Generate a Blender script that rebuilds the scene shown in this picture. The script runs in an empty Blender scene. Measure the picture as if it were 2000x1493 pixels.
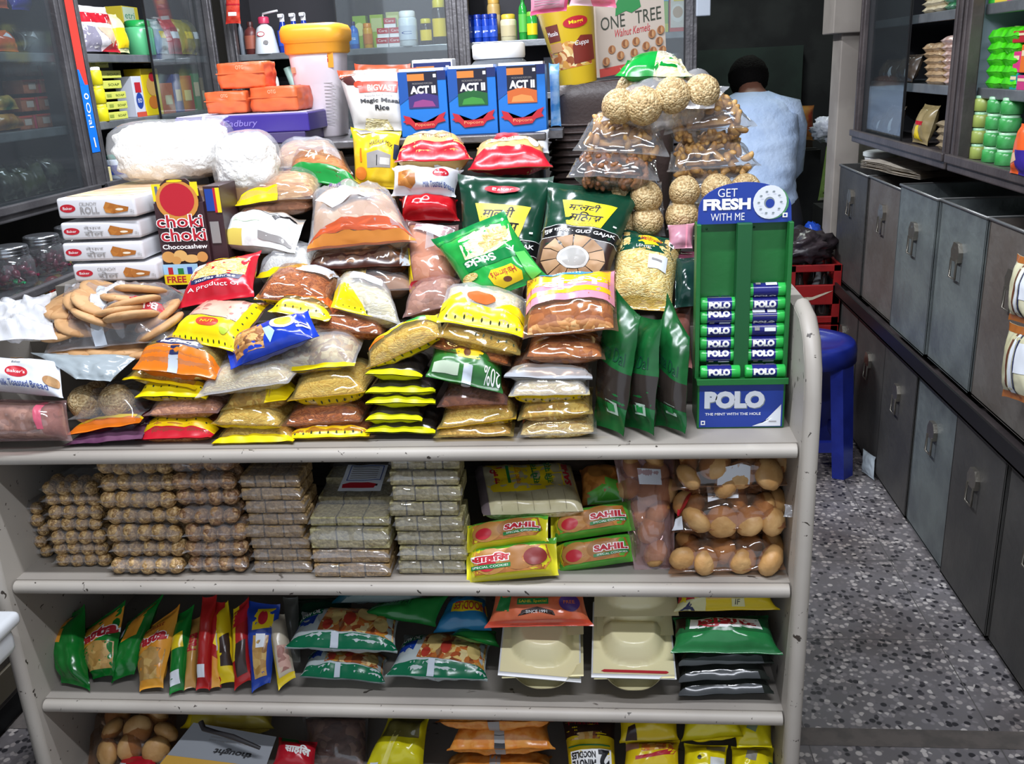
import bpy, bmesh, math, random
from math import sin, cos, pi, radians as RAD
from mathutils import Vector as V, Matrix, noise
random.seed(7)
C = bpy.context.scene.collection
# ---------- camera frame: world axes X right, Y into the shop, Z up; the eye stands at (0, 0, EYE)
EYE = 1.5
FPX, CX, CY = 1818.0, 1000.0, 746.5
_y = V((170.0, -621.5, FPX)).normalized()
_d = V((273.0, 5396.5, FPX)); _d = (_d - _y * _d.dot(_y)).normalized()
_x = _d.cross(_y)
def W(px, py, Y):
    """the point at depth Y metres into the shop that the photo shows at (px, py)"""
    c = V((px - CX, py - CY, FPX)); d = V((c.dot(_x), c.dot(_y), -c.dot(_d)))
    return d * (Y / d.y) + V((0, 0, EYE))
def WX(px, py, X):
    c = V((px - CX, py - CY, FPX)); d = V((c.dot(_x), c.dot(_y), -c.dot(_d)))
    return d * (X / d.x) + V((0, 0, EYE))
def WZ(px, py, Z):
    c = V((px - CX, py - CY, FPX)); d = V((c.dot(_x), c.dot(_y), -c.dot(_d)))
    return d * ((Z - EYE) / d.z) + V((0, 0, EYE))
# ---------- materials
def rgb(h):
    h = h.lstrip('#'); o = []
    for i in (0, 2, 4):
        c = int(h[i:i+2], 16) / 255
        o.append(c / 12.92 if c < .04045 else ((c + .055) / 1.055) ** 2.4)
    return (*o, 1)
MATS = {}
def _new(name):
    m = bpy.data.materials.new(name); m.use_nodes = True; MATS[name] = m
    nt = m.node_tree; nt.nodes.clear(); out = nt.nodes.new('ShaderNodeOutputMaterial')
    return m, nt, out
def _coord(nt, stretch):
    tc = nt.nodes.new('ShaderNodeTexCoord'); mp = nt.nodes.new('ShaderNodeMapping')
    mp.inputs['Scale'].default_value = stretch
    nt.links.new(tc.outputs['Object'], mp.inputs['Vector']); return mp.outputs['Vector']
def _noise(nt, vec, scale, detail=3, dist=0., kind='FBM'):
    n = nt.nodes.new('ShaderNodeTexNoise'); n.noise_type = kind
    n.inputs['Scale'].default_value = scale; n.inputs['Detail'].default_value = detail; n.inputs['Distortion'].default_value = dist
    nt.links.new(vec, n.inputs['Vector']); return n.outputs['Fac']
def _ramp(nt, fac, stops, mode='LINEAR'):
    r = nt.nodes.new('ShaderNodeValToRGB'); r.color_ramp.interpolation = mode
    el = r.color_ramp.elements
    while len(el) < len(stops): el.new(.5)
    for e, (p, c) in zip(el, stops): e.position = p; e.color = c if not isinstance(c, str) else rgb(c)
    nt.links.new(fac, r.inputs['Fac']); return r.outputs['Color']
def _bump(nt, h, s, d=.01):
    b = nt.nodes.new('ShaderNodeBump'); b.inputs['Strength'].default_value = s; b.inputs['Distance'].default_value = d
    nt.links.new(h, b.inputs['Height']); return b.outputs['Normal']
def mat(name, col, rough=.45, metal=0, bump=0, bs=40, col2=None, ns=8, lo=.42, hi=.58, stretch=(1, 1, 1), kind='FBM', emit=0, coat=0, bd=.01, spec=.5):
    if name in MATS: return MATS[name]
    m, nt, out = _new(name); p = nt.nodes.new('ShaderNodeBsdfPrincipled')
    nt.links.new(p.outputs[0], out.inputs[0])
    p.inputs['Base Color'].default_value = rgb(col); p.inputs['Roughness'].default_value = rough; p.inputs['Metallic'].default_value = metal
    p.inputs['Coat Weight'].default_value = coat; p.inputs['Specular IOR Level'].default_value = spec
    if emit: p.inputs['Emission Color'].default_value = rgb(col); p.inputs['Emission Strength'].default_value = emit
    if bump or col2: vec = _coord(nt, stretch)
    if col2: nt.links.new(_ramp(nt, _noise(nt, vec, ns, 4), [(lo, col), (hi, col2)]), p.inputs['Base Color'])
    if bump: nt.links.new(_bump(nt, _noise(nt, vec, bs, 3, .3, kind), bump, bd), p.inputs['Normal'])
    return m
def foil(name, col, rough=.26, col2=None, ns=30, bump=.55, lo=.42, hi=.58):
    """printed plastic packet film, crinkled"""
    return mat(name, col, rough, 0, bump, 26, col2, ns, lo, hi, kind='RIDGED_MULTIFRACTAL', bd=.004)
def fill(name, cols, scale=160, stretch=(1, 1, 1), bump=.8, rough=.55, dist=.06):
    """loose food seen through a bag: small pieces of several hues"""
    if name in MATS: return MATS[name]
    m, nt, out = _new(name); p = nt.nodes.new('ShaderNodeBsdfPrincipled'); nt.links.new(p.outputs[0], out.inputs[0])
    vec = _coord(nt, stretch)
    mix = nt.nodes.new('ShaderNodeVectorMath'); mix.operation = 'MULTIPLY_ADD'
    nz = nt.nodes.new('ShaderNodeTexNoise'); nz.inputs['Scale'].default_value = 22; nt.links.new(vec, nz.inputs['Vector'])
    nt.links.new(nz.outputs['Color'], mix.inputs[0]); mix.inputs[1].default_value = (dist,) * 3; nt.links.new(vec, mix.inputs[2])
    vo = nt.nodes.new('ShaderNodeTexVoronoi'); vo.inputs['Scale'].default_value = scale; nt.links.new(mix.outputs[0], vo.inputs['Vector'])
    sp = nt.nodes.new('ShaderNodeSeparateColor'); nt.links.new(vo.outputs['Color'], sp.inputs[0])
    n = len(cols); nt.links.new(_ramp(nt, sp.outputs[0], [((i + .5) / n, c) for i, c in enumerate(cols)]), p.inputs['Base Color'])
    inv = nt.nodes.new('ShaderNodeMath'); inv.operation = 'SUBTRACT'; inv.inputs[0].default_value = 1; nt.links.new(vo.outputs['Distance'], inv.inputs[1])
    nt.links.new(_bump(nt, inv.outputs[0], bump, .0025), p.inputs['Normal']); p.inputs['Roughness'].default_value = rough
    return m
def clear(name, haze=.07, tint='ffffff', rough=.07, bump=.8, bs=20, hz='e9edf2', gl=.09):
    """clear plastic film: mostly see-through, glossy, a little milky"""
    if name in MATS: return MATS[name]
    m, nt, out = _new(name); N = nt.nodes.new
    t = N('ShaderNodeBsdfTransparent'); t.inputs[0].default_value = rgb(tint)
    g = N('ShaderNodeBsdfGlossy'); g.inputs['Roughness'].default_value = rough
    d = N('ShaderNodeBsdfDiffuse'); d.inputs[0].default_value = rgb(hz)
    lw = N('ShaderNodeLayerWeight'); pw = N('ShaderNodeMath'); pw.operation = 'POWER'; pw.inputs[1].default_value = 4; nt.links.new(lw.outputs['Facing'], pw.inputs[0])
    fr = N('ShaderNodeMath'); fr.operation = 'MULTIPLY_ADD'; nt.links.new(pw.outputs[0], fr.inputs[0]); fr.inputs[1].default_value = .55; fr.inputs[2].default_value = gl
    a, b = N('ShaderNodeMixShader'), N('ShaderNodeMixShader')
    a.inputs[0].default_value = haze; nt.links.new(t.outputs[0], a.inputs[1]); nt.links.new(d.outputs[0], a.inputs[2])
    nt.links.new(fr.outputs[0], b.inputs[0]); nt.links.new(a.outputs[0], b.inputs[1]); nt.links.new(g.outputs[0], b.inputs[2])
    if bump:
        nb = _bump(nt, _noise(nt, _coord(nt, (1, 1, 1)), bs, 2, .4, 'RIDGED_MULTIFRACTAL'), bump, .008)
        nt.links.new(nb, g.inputs['Normal'])
    nt.links.new(b.outputs[0], out.inputs[0]); return m
# ---------- mesh builder
class MB:
    def __init__(s): s.v, s.f, s.k, s.sm, s.mats = [], [], [], [], []
    def mi(s, m):
        if m not in s.mats: s.mats.append(m)
        return s.mats.index(m)
    def raw(s, vs, fs, m, smooth=False):
        b = len(s.v); s.v += [V(p) for p in vs]; k = s.mi(m)
        for f in fs: s.f.append([b + i for i in f]); s.k.append(k); s.sm.append(smooth)
        return s
    def grid(s, fn, nu, nv, m, smooth=True, wrap=False):
        vs = [fn(i / nu, j / nv) for j in range(nv + 1) for i in range(nu + (0 if wrap else 1))]
        w = nu if wrap else nu + 1
        fs = [(j * w + i, j * w + (i + 1) % w, (j + 1) * w + (i + 1) % w, (j + 1) * w + i) for j in range(nv) for i in range(nu)]
        return s.raw(vs, fs, m, smooth)
    def hexa(s, p, m, smooth=False):   # 8 corners: bottom ring 0-3, top ring 4-7
        return s.raw(p, [(3, 2, 1, 0), (4, 5, 6, 7), (0, 1, 5, 4), (1, 2, 6, 5), (2, 3, 7, 6), (3, 0, 4, 7)], m, smooth)
    def box(s, a, b, m, bev=0, M=None, seg=2):
        a, b = V(a), V(b); lo = V((min(a.x, b.x), min(a.y, b.y), min(a.z, b.z))); hi = V((max(a.x, b.x), max(a.y, b.y), max(a.z, b.z)))
        bm = bmesh.new(); bmesh.ops.create_cube(bm, size=1)
        for v in bm.verts: v.co = V(((lo[i] + hi[i]) / 2 + v.co[i] * (hi[i] - lo[i]) for i in range(3)))
        if bev: bmesh.ops.bevel(bm, geom=bm.edges[:], offset=min(bev, .45 * min(hi - lo)), segments=seg, affect='EDGES', profile=.5)
        bm.verts.index_update()
        vs = [(M @ v.co if M else v.co.copy()) for v in bm.verts]; fs = [[v.index for v in f.verts] for f in bm.faces]; bm.free()
        return s.raw(vs, fs, m, bool(bev) and seg > 2)
    def lathe(s, prof, m, n=20, M=None, sx=1, sy=1, cap=True, sq=0):
        """profile of (radius, z); sq makes the section squarer"""
        vs = []
        for r, z in prof:
            for i in range(n):
                a = 2 * pi * i / n; c, q = cos(a), sin(a)
                if sq:
                    e = 2 / (2 + sq); c = math.copysign(abs(c) ** e, c); q = math.copysign(abs(q) ** e, q)
                p = V((r * c * sx, r * q * sy, z)); vs.append(M @ p if M else p)
        fs = [(j * n + i, j * n + (i + 1) % n, (j + 1) * n + (i + 1) % n, (j + 1) * n + i) for j in range(len(prof) - 1) for i in range(n)]
        s.raw(vs, fs, m, True)
        if cap: s.raw(vs[:n][::-1] + vs[-n:], [list(range(n)), list(range(n, 2 * n))], m, False)
        return s
    def tube(s, path, r, m, n=8, closed=False):
        path = [V(p) for p in path]; L = len(path); vs = []; up = V((.3, .2, 1)).normalized()
        for i, p in enumerate(path):
            t = (path[(i + 1) % L if closed else min(i + 1, L - 1)] - path[i - 1 if closed else max(i - 1, 0)]).normalized()
            a = t.cross(up); a = (a if a.length > 1e-4 else t.cross(V((1, 0, 0)))).normalized(); b = t.cross(a)
            rr = r[i] if isinstance(r, (list, tuple)) else r
            vs += [p + (a * cos(2 * pi * j / n) + b * sin(2 * pi * j / n)) * rr for j in range(n)]
        fs = [(i * n + j, i * n + (j + 1) % n, (i + 1) % L * n + (j + 1) % n, (i + 1) % L * n + j) for i in range(L if closed else L - 1) for j in range(n)]
        s.raw(vs, fs, m, True)
        if not closed: s.raw(vs[:n] + vs[-n:], [list(range(n)), list(range(n, 2 * n))[::-1]], m, False)
        return s
    def ball(s, c, r, m, nu=14, nv=9, amp=0, fr=30, sc=(1, 1, 1), sd=0):
        c = V(c); o = V((sd * 3.1, sd * 1.7, sd))
        def f(u, v):
            a, b = 2 * pi * u, pi * (v - .5); d = V((cos(a) * cos(b), sin(a) * cos(b), sin(b)))
            k = r * (1 + amp * noise.noise(d * fr * r * 10 + o)); return c + V((d.x * sc[0], d.y * sc[1], d.z * sc[2])) * k
        return s.grid(f, nu, nv, m, wrap=True)
    def prism(s, pts, z0, z1, m, fr=None):
        """polygon (list of 2D points) swept along the third axis; fr maps (a, b, c) to the world"""
        fr = fr or (lambda a, b, c: V((a, b, c))); n = len(pts)
        vs = [fr(a, b, z0) for a, b in pts] + [fr(a, b, z1) for a, b in pts]
        return s.raw(vs, [list(range(n))[::-1], list(range(n, 2 * n))] + [(i, (i + 1) % n, n + (i + 1) % n, n + i) for i in range(n)], m)
    def obj(s, name, loc=(0, 0, 0)):
        me = bpy.data.meshes.new(name); loc = V(loc)
        me.from_pydata([p - loc for p in s.v], [], s.f)
        for m in s.mats: me.materials.append(m)
        me.polygons.foreach_set('material_index', s.k); me.polygons.foreach_set('use_smooth', s.sm); me.update()
        o = bpy.data.objects.new(name, me); C.objects.link(o); o.location = loc; return o
BASE = {}
def tag(o, label, cat, group=None):
    o['label'] = label; o['category'] = cat
    if group: o['group'] = group
    return o
def one(mb, name, label, cat, loc=(0, 0, 0), group=None): return tag(mb.obj(name, loc), label, cat, group)
def thing(name, label, cat, loc=(0, 0, 0), group=None):
    o = bpy.data.objects.new(name, None); C.objects.link(o); o.location = loc; o.empty_display_size = .05; BASE[o.name] = V(loc)
    return tag(o, label, cat, group)
def part(mb, name, parent, label=None, kind=None):
    b = BASE[parent.name]; o = mb.obj(name, b); o.location = (0, 0, 0); o.parent = parent; BASE[o.name] = b
    if label: o['label'] = label
    if kind: o['kind'] = kind
    return o
def proto(mb, name, parent, loc, rot=(0, 0, 0)):
    """a piece modelled round its own origin, set under its thing"""
    o = mb.obj(name); o.parent = parent; o.location = V(loc) - BASE[parent.name]; o.rotation_euler = rot; BASE[o.name] = BASE[parent.name]; return o
def share(mesh_obj, name, parent, loc, rot=(0, 0, 0), sc=None):
    """one more piece of a kind under its thing, sharing the mesh"""
    o = mesh_obj.copy(); o.name = name; o.parent = parent; o.location = V(loc) - BASE[parent.name]; o.rotation_euler = rot
    if sc: o.scale = sc
    C.objects.link(o); return o
def struct(mb, name, loc=(0, 0, 0)):
    o = mb.obj(name, loc); o['kind'] = 'structure'; return o
def dup(root, loc, rz=0, label=None, group=None, rot=None, sc=None):
    c = root.copy(); C.objects.link(c); c.location = loc; c.rotation_euler = rot or (0, 0, rz)
    if sc: c.scale = sc
    if label: c['label'] = label
    if group: c['group'] = group
    BASE[c.name] = V(loc)
    def kids(a, b):
        for ch in a.children:
            d = ch.copy(); C.objects.link(d); d.parent = b; kids(ch, d)
    kids(root, c); return c
class Rep:
    """first call moves the built thing itself, later ones copy it"""
    def __init__(s, root): s.r, s.n = root, 0
    def put(s, loc, rz=0, label=None, group=None, rot=None, sc=None):
        s.n += 1
        if s.n > 1: return dup(s.r, loc, rz, label, group, rot, sc)
        s.r.location = loc; s.r.rotation_euler = rot or (0, 0, rz)
        if sc: s.r.scale = sc
        if label: s.r['label'] = label
        if group: s.r['group'] = group
        return s.r
ORD = ['first', 'second', 'third', 'fourth', 'fifth', 'sixth', 'seventh', 'eighth', 'ninth', 'tenth', 'eleventh', 'twelfth']
# ---------- lettering and print laid on a surface
_gl = {}
def glyphs(text, bold=0, shear=0, spacing=1):
    key = (text, bold, shear, spacing)
    if key not in _gl:
        cu = bpy.data.curves.new('letters', 'FONT'); cu.body = text; cu.offset = bold; cu.shear = shear; cu.resolution_u = 3; cu.space_character = spacing; cu.space_line = .9
        o = bpy.data.objects.new('letters', cu); C.objects.link(o); bpy.context.view_layer.update()
        me = bpy.data.meshes.new_from_object(o.evaluated_get(bpy.context.evaluated_depsgraph_get()))
        bm = bmesh.new(); bm.from_mesh(me)
        if bm.verts:   # slice so that letters follow curved surfaces
            xs, ys = [v.co.x for v in bm.verts], [v.co.y for v in bm.verts]
            for ax, lo_, hi_, n in ((0, min(xs), max(xs), 10), (1, min(ys), max(ys), 6)):
                for k in range(1, n):
                    c = V((0, 0, 0)); c[ax] = lo_ + (hi_ - lo_) * k / n; nn = V((0, 0, 0)); nn[ax] = 1
                    bmesh.ops.bisect_plane(bm, geom=bm.verts[:] + bm.edges[:] + bm.faces[:], plane_co=c, plane_no=nn)
        bm.to_mesh(me); bm.free()
        vs = [(v.co.x, v.co.y) for v in me.vertices]; fs = [tuple(p.vertices) for p in me.polygons]
        bpy.data.objects.remove(o); bpy.data.curves.remove(cu); bpy.data.meshes.remove(me)
        if vs:
            x0, x1 = min(v[0] for v in vs), max(v[0] for v in vs); y0, y1 = min(v[1] for v in vs), max(v[1] for v in vs)
            vs = [((x - x0) / max(x1 - x0, 1e-6), (y - y0) / max(y1 - y0, 1e-6)) for x, y in vs]
        _gl[key] = (vs, fs)
    return _gl[key]
def R(u0, v0, u1, v1, m): return ('r', u0, v0, u1, v1, m)
def E(cu, cv, ru, rv, m): return ('e', cu, cv, ru, rv, m)
def PG(pts, m): return ('p', pts, m)
def T(text, u0, v0, u1, v1, m, rot=0, bold=.0, shear=0, arc=0): return ('t', text, u0, v0, u1, v1, m, rot, bold, shear, arc)
def DOTS(u0, v0, u1, v1, n, r, m): return ('d', u0, v0, u1, v1, n, r, m)
def decals(mb, Sf, L, asp=1., base=.0006, step=.00022):
    """asp: the surface's width over its height, keeps dots round"""
    for i, d in enumerate(L):
        off = base + step * i; k = d[0]
        if k == 'r':
            _, u0, v0, u1, v1, m = d; nu = max(1, int(abs(u1 - u0) * 26)); nv = max(1, int(abs(v1 - v0) * 20))
            mb.grid(lambda a, b: Sf(u0 + (u1 - u0) * a, v0 + (v1 - v0) * b, off), nu, nv, m)
        elif k in 'ep':
            if k == 'e':
                _, cu, cv, ru, rv, m = d; n = 24; ring = [(cu + ru * cos(2 * pi * j / n), cv + rv * sin(2 * pi * j / n)) for j in range(n)]
            else:
                _, ring0, m = d; ring = []; n0 = len(ring0)
                for j in range(n0):
                    a, b = ring0[j], ring0[(j + 1) % n0]; q = max(1, int(max(abs(a[0] - b[0]), abs(a[1] - b[1])) * 14))
                    ring += [(a[0] + (b[0] - a[0]) * t / q, a[1] + (b[1] - a[1]) * t / q) for t in range(q)]
                n = len(ring); cu = sum(p[0] for p in ring) / n; cv = sum(p[1] for p in ring) / n
            K = 4; vs = [Sf(cu, cv, off)]
            for r in range(1, K + 1): vs += [Sf(cu + (a - cu) * r / K, cv + (b - cv) * r / K, off) for a, b in ring]
            fs = [(0, 1 + j, 1 + (j + 1) % n) for j in range(n)]
            for r in range(K - 1): fs += [(1 + r * n + j, 1 + (r + 1) * n + j, 1 + (r + 1) * n + (j + 1) % n, 1 + r * n + (j + 1) % n) for j in range(n)]
            mb.raw(vs, fs, m, True)
        elif k == 'd':
            _, u0, v0, u1, v1, n, r, m = d
            for j in range(n):
                t = (j + .5) / n; a, b = u0 + (u1 - u0) * t, v0 + (v1 - v0) * t
                mb.raw([Sf(a + r * cos(q * pi / 3), b + r * asp * sin(q * pi / 3), off) for q in range(6)], [range(6)], m)
        else:
            _, tx, u0, v0, u1, v1, m, rot, bold, shear, arc = d; vs, fs = glyphs(tx, bold, shear); out = []
            for x, y in vs:
                if rot == 180: x, y = 1 - x, 1 - y
                elif rot == 90: x, y = 1 - y, x
                elif rot == 270: x, y = y, 1 - x
                out.append(Sf(u0 + (u1 - u0) * x, v0 + (v1 - v0) * y + arc * (1 - (2 * x - 1) ** 2), off))
            mb.raw(out, fs, m)
def flatS(A, B, D):
    """surface function of a flat face: A bottom left, B bottom right, D top left"""
    A, B, D = V(A), V(B), V(D); n = (B - A).cross(D - A).normalized()
    return lambda u, v, o=0.: A + (B - A) * u + (D - A) * v + n * o
def cylS(c, r, z0, z1, a0=-pi, a1=0, r1=None):
    """the wall of an upright round thing between two angles; -pi/2 faces the shop front"""
    c = V(c); r1 = r if r1 is None else r1
    def f(u, v, o=0.):
        a = a0 + (a1 - a0) * u; q = r + (r1 - r) * v + o; return V((c.x + q * cos(a), c.y + q * sin(a), c.z + z0 + (z1 - z0) * v))
    return f
# ---------- bags
class Bag:
    """a filled pouch: mid-sheet through four corners (bl, br, tr, tl), thickness t, flat seals of fraction fin on (left, right, bottom, top)"""
    def __init__(s, q, t, fin=(0, 0, .08, .08), k=2.6, seed=0, wr=.06, pinch=.05, low=1., nu=28, nv=20, sag=0, bend=0):
        A, B, Cc, D = [V(p) for p in q]; s.q = (A, B, Cc, D); s.t, s.nu, s.nv = t, nu, nv
        n = ((B - A) + (Cc - D)).cross((D - A) + (Cc - B)).normalized(); s.n = n; s.g = {}
        lu, lv = ((B - A).length + (Cc - D).length) / 2, ((D - A).length + (Cc - B).length) / 2; s.lu, s.lv = lu, lv
        def h(x, f0, f1):
            if x <= f0 or x >= 1 - f1: return 0.
            e = (x - f0) / (1 - f0 - f1); return max(0., 1 - abs(2 * e - 1) ** k) ** .5
        for side in (1, -1):
            P = []
            for j in range(nv + 1):
                for i in range(nu + 1):
                    u, v = i / nu, j / nv; hu, hv = h(u, fin[0], fin[1]), h(v, fin[2], fin[3])
                    uu = .5 + (u - .5) * (1 - pinch * hv * (1.6 if not (fin[0] or fin[1]) else .5)); vv = .5 + (v - .5) * (1 - pinch * hu)
                    p = (A * (1 - uu) + B * uu) * (1 - vv) + (D * (1 - uu) + Cc * uu) * vv
                    z = t / 2 * hu * hv * (1 if side > 0 else low)
                    w = wr * t * (noise.noise((uu * lu * 28, vv * lv * 28, seed * 7.3)) + .5 * noise.noise((uu * lu * 70, vv * lv * 70, seed * 3.1))) * min(1, 3 * hu * hv)
                    fl = 0.
                    for f, x, y in ((fin[2], v, u * lu), (fin[3], 1 - v, u * lu), (fin[0], u, v * lv), (fin[1], 1 - u, v * lv)):
                        if f: fl += .0035 * noise.noise((y * 22, seed * 5.1, 0)) * max(0, 1 - x / (2.2 * f)) + .0012 * sin(y * 170 + seed) * math.exp(-((x - 1.6 * f) / (1.2 * f)) ** 2)
                    p = p + n * (side * (z + w + .0004) + fl) + n * (bend * (1 - (2 * u - 1) ** 2)) - V((0, 0, sag * (1 - (2 * u - 1) ** 2) * v))
                    P.append(p)
            s.g[side] = P
        # normals of the upper sheet for laying print on it
        s.N = {}
        for side in (1, -1):
            P = s.g[side]; w = nu + 1; N = []
            for j in range(nv + 1):
                for i in range(w):
                    du = P[j * w + min(i + 1, nu)] - P[j * w + max(i - 1, 0)]; dv = P[min(j + 1, nv) * w + i] - P[max(j - 1, 0) * w + i]
                    c = du.cross(dv); N.append((c.normalized() if c.length > 1e-12 else n) * side)
            s.N[side] = N
    def S(s, side=1):
        P, N, nu, nv = s.g[side], s.N[side], s.nu, s.nv; w = nu + 1
        def f(u, v, o=0.):
            x, y = min(max(u, 0), 1) * nu, min(max(v, 0), 1) * nv; i, j = min(int(x), nu - 1), min(int(y), nv - 1); a, b = x - i, y - j
            k = j * w + i
            def mix(L): return (L[k] * (1 - a) + L[k + 1] * a) * (1 - b) + (L[k + w] * (1 - a) + L[k + w + 1] * a) * b
            return mix(P) + mix(N) * o
        return f
    def sheets(s, mb, m, m2=None):
        nu, nv = s.nu, s.nv; w = nu + 1
        fs = [(j * w + i, j * w + i + 1, (j + 1) * w + i + 1, (j + 1) * w + i) for j in range(nv) for i in range(nu)]
        mb.raw(s.g[1], fs, m, True); mb.raw(s.g[-1], [f[::-1] for f in fs], m2 or m, True); return mb
    def inner(s, mb, m, fu=.05, fv=.1, tk=.9, amp=.12, cell=55, v1=None, u0=None):
        """the loose filling as one lumpy body inside the bag"""
        A, B, Cc, D = s.q
        def bl(u, v): return (A * (1 - u) + B * u) * (1 - v) + (D * (1 - u) + Cc * u) * v
        v1 = 1 - fv if v1 is None else v1; u0 = fu if u0 is None else u0
        q = [bl(u0, fv), bl(1 - fu, fv), bl(1 - fu, v1), bl(u0, v1)]; t = s.t * tk
        lu, lv = (q[1] - q[0]).length, (q[3] - q[0]).length; nu, nv = max(16, min(56, int(lu * 260))), max(10, min(40, int(lv * 260)))
        for side in (1, -1):
            def f(u, v):
                e = (max(0, 1 - abs(2 * u - 1) ** 2.8) * max(0, 1 - abs(2 * v - 1) ** 2.8)) ** .5
                p = (q[0] * (1 - u) + q[1] * u) * (1 - v) + (q[3] * (1 - u) + q[2] * u) * v
                d = noise.voronoi(p * cell)[0][0]
                return p + s.n * side * (t / 2 * e * (1 - amp * 2 * min(d, 1)))
            g = (lambda u, v: f(u, v)) if side > 0 else (lambda u, v: f(1 - u, v))
            mb.grid(g, nu, nv, m)
        return mb
def fitlow(q, t, low_):
    """a bag on a shelf board keeps its underside above the board"""
    z = min(p.z for p in q)
    for b in (.84, .553, .262):
        if b - .03 < z < b + .04 and z - t * low_ / 2 < b + .001: return max(.03, (z - b - .001) * 2 / t)
    return low_
def flat(xl, yl, xr, yr, Y, dep, tilt=0, Yr=None, nar=0, dx=0):
    """corners of a bag lying down: its front seam runs between two photo points at depth Y (Yr on the right), it reaches dep metres back"""
    A, B = W(xl, yl, Y), W(xr, yr, Y if Yr is None else Yr); d = B - A; pb = V((-d.y, d.x, 0)).normalized()
    b = pb * dep * cos(RAD(tilt)) + V((dx, 0, dep * sin(RAD(tilt)))); i = d * nar
    return [A, B, B + b - i, A + b + i]
def quad(*p): return [W(*a) for a in p]
def mid(q): return sum(q, V()) / 4
def low(q, t=0):
    m = mid(q); return V((m.x, m.y, min(p.z for p in q) - t / 2))
# ---------- camera and light
cam = bpy.data.objects.new('camera', bpy.data.cameras.new('camera')); C.objects.link(cam); bpy.context.scene.camera = cam
cam.data.sensor_width = 36; cam.data.lens = FPX / 2000 * 36; cam.data.clip_start = .05
cam.matrix_world = Matrix(((_x.x, -_x.y, -_x.z, 0), (_y.x, -_y.y, -_y.z, 0), (-_d.x, _d.y, _d.z, EYE), (0, 0, 0, 1)))
sc = bpy.context.scene; vs_ = sc.view_settings
vs_.view_transform = 'Standard'; vs_.look = 'None'; vs_.gamma = 1; vs_.use_curve_mapping = False; vs_.exposure = 0.38
sc.cycles.transparent_max_bounces = 24; sc.cycles.max_bounces = 7; sc.cycles.caustics_reflective = False; sc.cycles.caustics_refractive = False; sc.cycles.sample_clamp_indirect = 6
wd = bpy.data.worlds.new('world'); sc.world = wd; wd.use_nodes = True
wd.node_tree.nodes['Background'].inputs[0].default_value = rgb('cfd8e6'); wd.node_tree.nodes['Background'].inputs[1].default_value = .95
def tube_light(name, loc, size, rz, power, col='f1f5ff', sy=.05, tilt=0):
    l = bpy.data.lights.new(name, 'AREA'); l.shape = 'RECTANGLE'; l.size = size; l.size_y = sy; l.energy = power; l.color = rgb(col)[:3]
    o = bpy.data.objects.new(name, l); C.objects.link(o); o.location = loc; o.rotation_euler = (RAD(tilt), 0, RAD(rz)); return o
tube_light('tube_light', (-.55, 1.25, 2.62), 1.3, 0, 35, tilt=12)
tube_light('tube_light', (.3, .3, 2.66), 1.3, 0, 30, tilt=25)
tube_light('tube_light', (-.75, 3.1, 2.66), 1.3, 90, 62)
tube_light('back_room_fill', (.75, 5.3, 2.6), .25, 0, 9, 'dfe8e0', .25)  # fill light added out of view to lift the dark doorway
# ---------- setting
tz_m, nt, out = _new('terrazzo'); p = nt.nodes.new('ShaderNodeBsdfPrincipled'); nt.links.new(p.outputs[0], out.inputs[0]); p.inputs['Roughness'].default_value = .42
vec = _coord(nt, (1, 1, 1)); vo = nt.nodes.new('ShaderNodeTexVoronoi'); vo.inputs['Scale'].default_value = 70; nt.links.new(vec, vo.inputs['Vector'])
spc = nt.nodes.new('ShaderNodeSeparateColor'); nt.links.new(vo.outputs['Color'], spc.inputs[0])
chips = _ramp(nt, spc.outputs[0], [(0, '353438'), (.14, '4c4a4e'), (.2, '7d7a7b'), (.42, '949092'), (.58, '858183'), (.68, 'b3adab'), (.86, 'd2cdc9')], 'CONSTANT')
edge = _ramp(nt, vo.outputs['Distance'], [(.46, '000000'), (.62, 'ffffff')])
mx = nt.nodes.new('ShaderNodeMix'); mx.data_type = 'RGBA'; nt.links.new(edge, mx.inputs[0]); nt.links.new(chips, mx.inputs[6]); mx.inputs[7].default_value = rgb('7d7a7c')
dirt = _ramp(nt, _noise(nt, vec, 2.2, 4), [(.35, 'b9b2ad'), (.65, 'ffffff')]); mu = nt.nodes.new('ShaderNodeMix'); mu.data_type = 'RGBA'; mu.blend_type = 'MULTIPLY'; mu.inputs[0].default_value = 1
nt.links.new(mx.outputs[2], mu.inputs[6]); nt.links.new(dirt, mu.inputs[7]); nt.links.new(mu.outputs[2], p.inputs['Base Color'])
M_joint = mat('joint', '5c5957', .7); M_strip = mat('threshold strip', '57524e', .6, col2='665f5a', ns=20)
fl = MB(); ys = [-1.2] + [2.25 + .45 * k for k in range(-8, 11)]
fl.raw([(-2.3, -1.6, 0), (1.6, -1.6, 0), (1.6, 7, 0), (-2.3, 7, 0)], [(0, 1, 2, 3)], tz_m)
for k in range(-6, 5): x = .45 + .42 * k; fl.raw([(x, -1.6, .0006), (x + .003, -1.6, .0006), (x + .003, 6.4, .0006), (x, 6.4, .0006)], [(0, 1, 2, 3)], M_joint)
for k in range(-4, 11): y = 2.22 + .42 * k; fl.raw([(-2.3, y, .0006), (1.6, y, .0006), (1.6, y + .003, .0006), (-2.3, y + .003, .0006)], [(0, 1, 2, 3)], M_joint)
fl.raw([(-2.3, 1.80, .001), (1.6, 1.80, .001), (1.6, 1.86, .001), (-2.3, 1.86, .001)], [(0, 1, 2, 3)], M_strip)
struct(fl, 'floor')
M_wall = mat('old paint', '8f8a80', .8, col2='7a766e', ns=3); M_dark = mat('dark wall', '2b2c2e', .9, col2='383a3b', ns=4); M_green = mat('dark green wall', '33413c', .85, col2='2a3431', ns=3)
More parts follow.
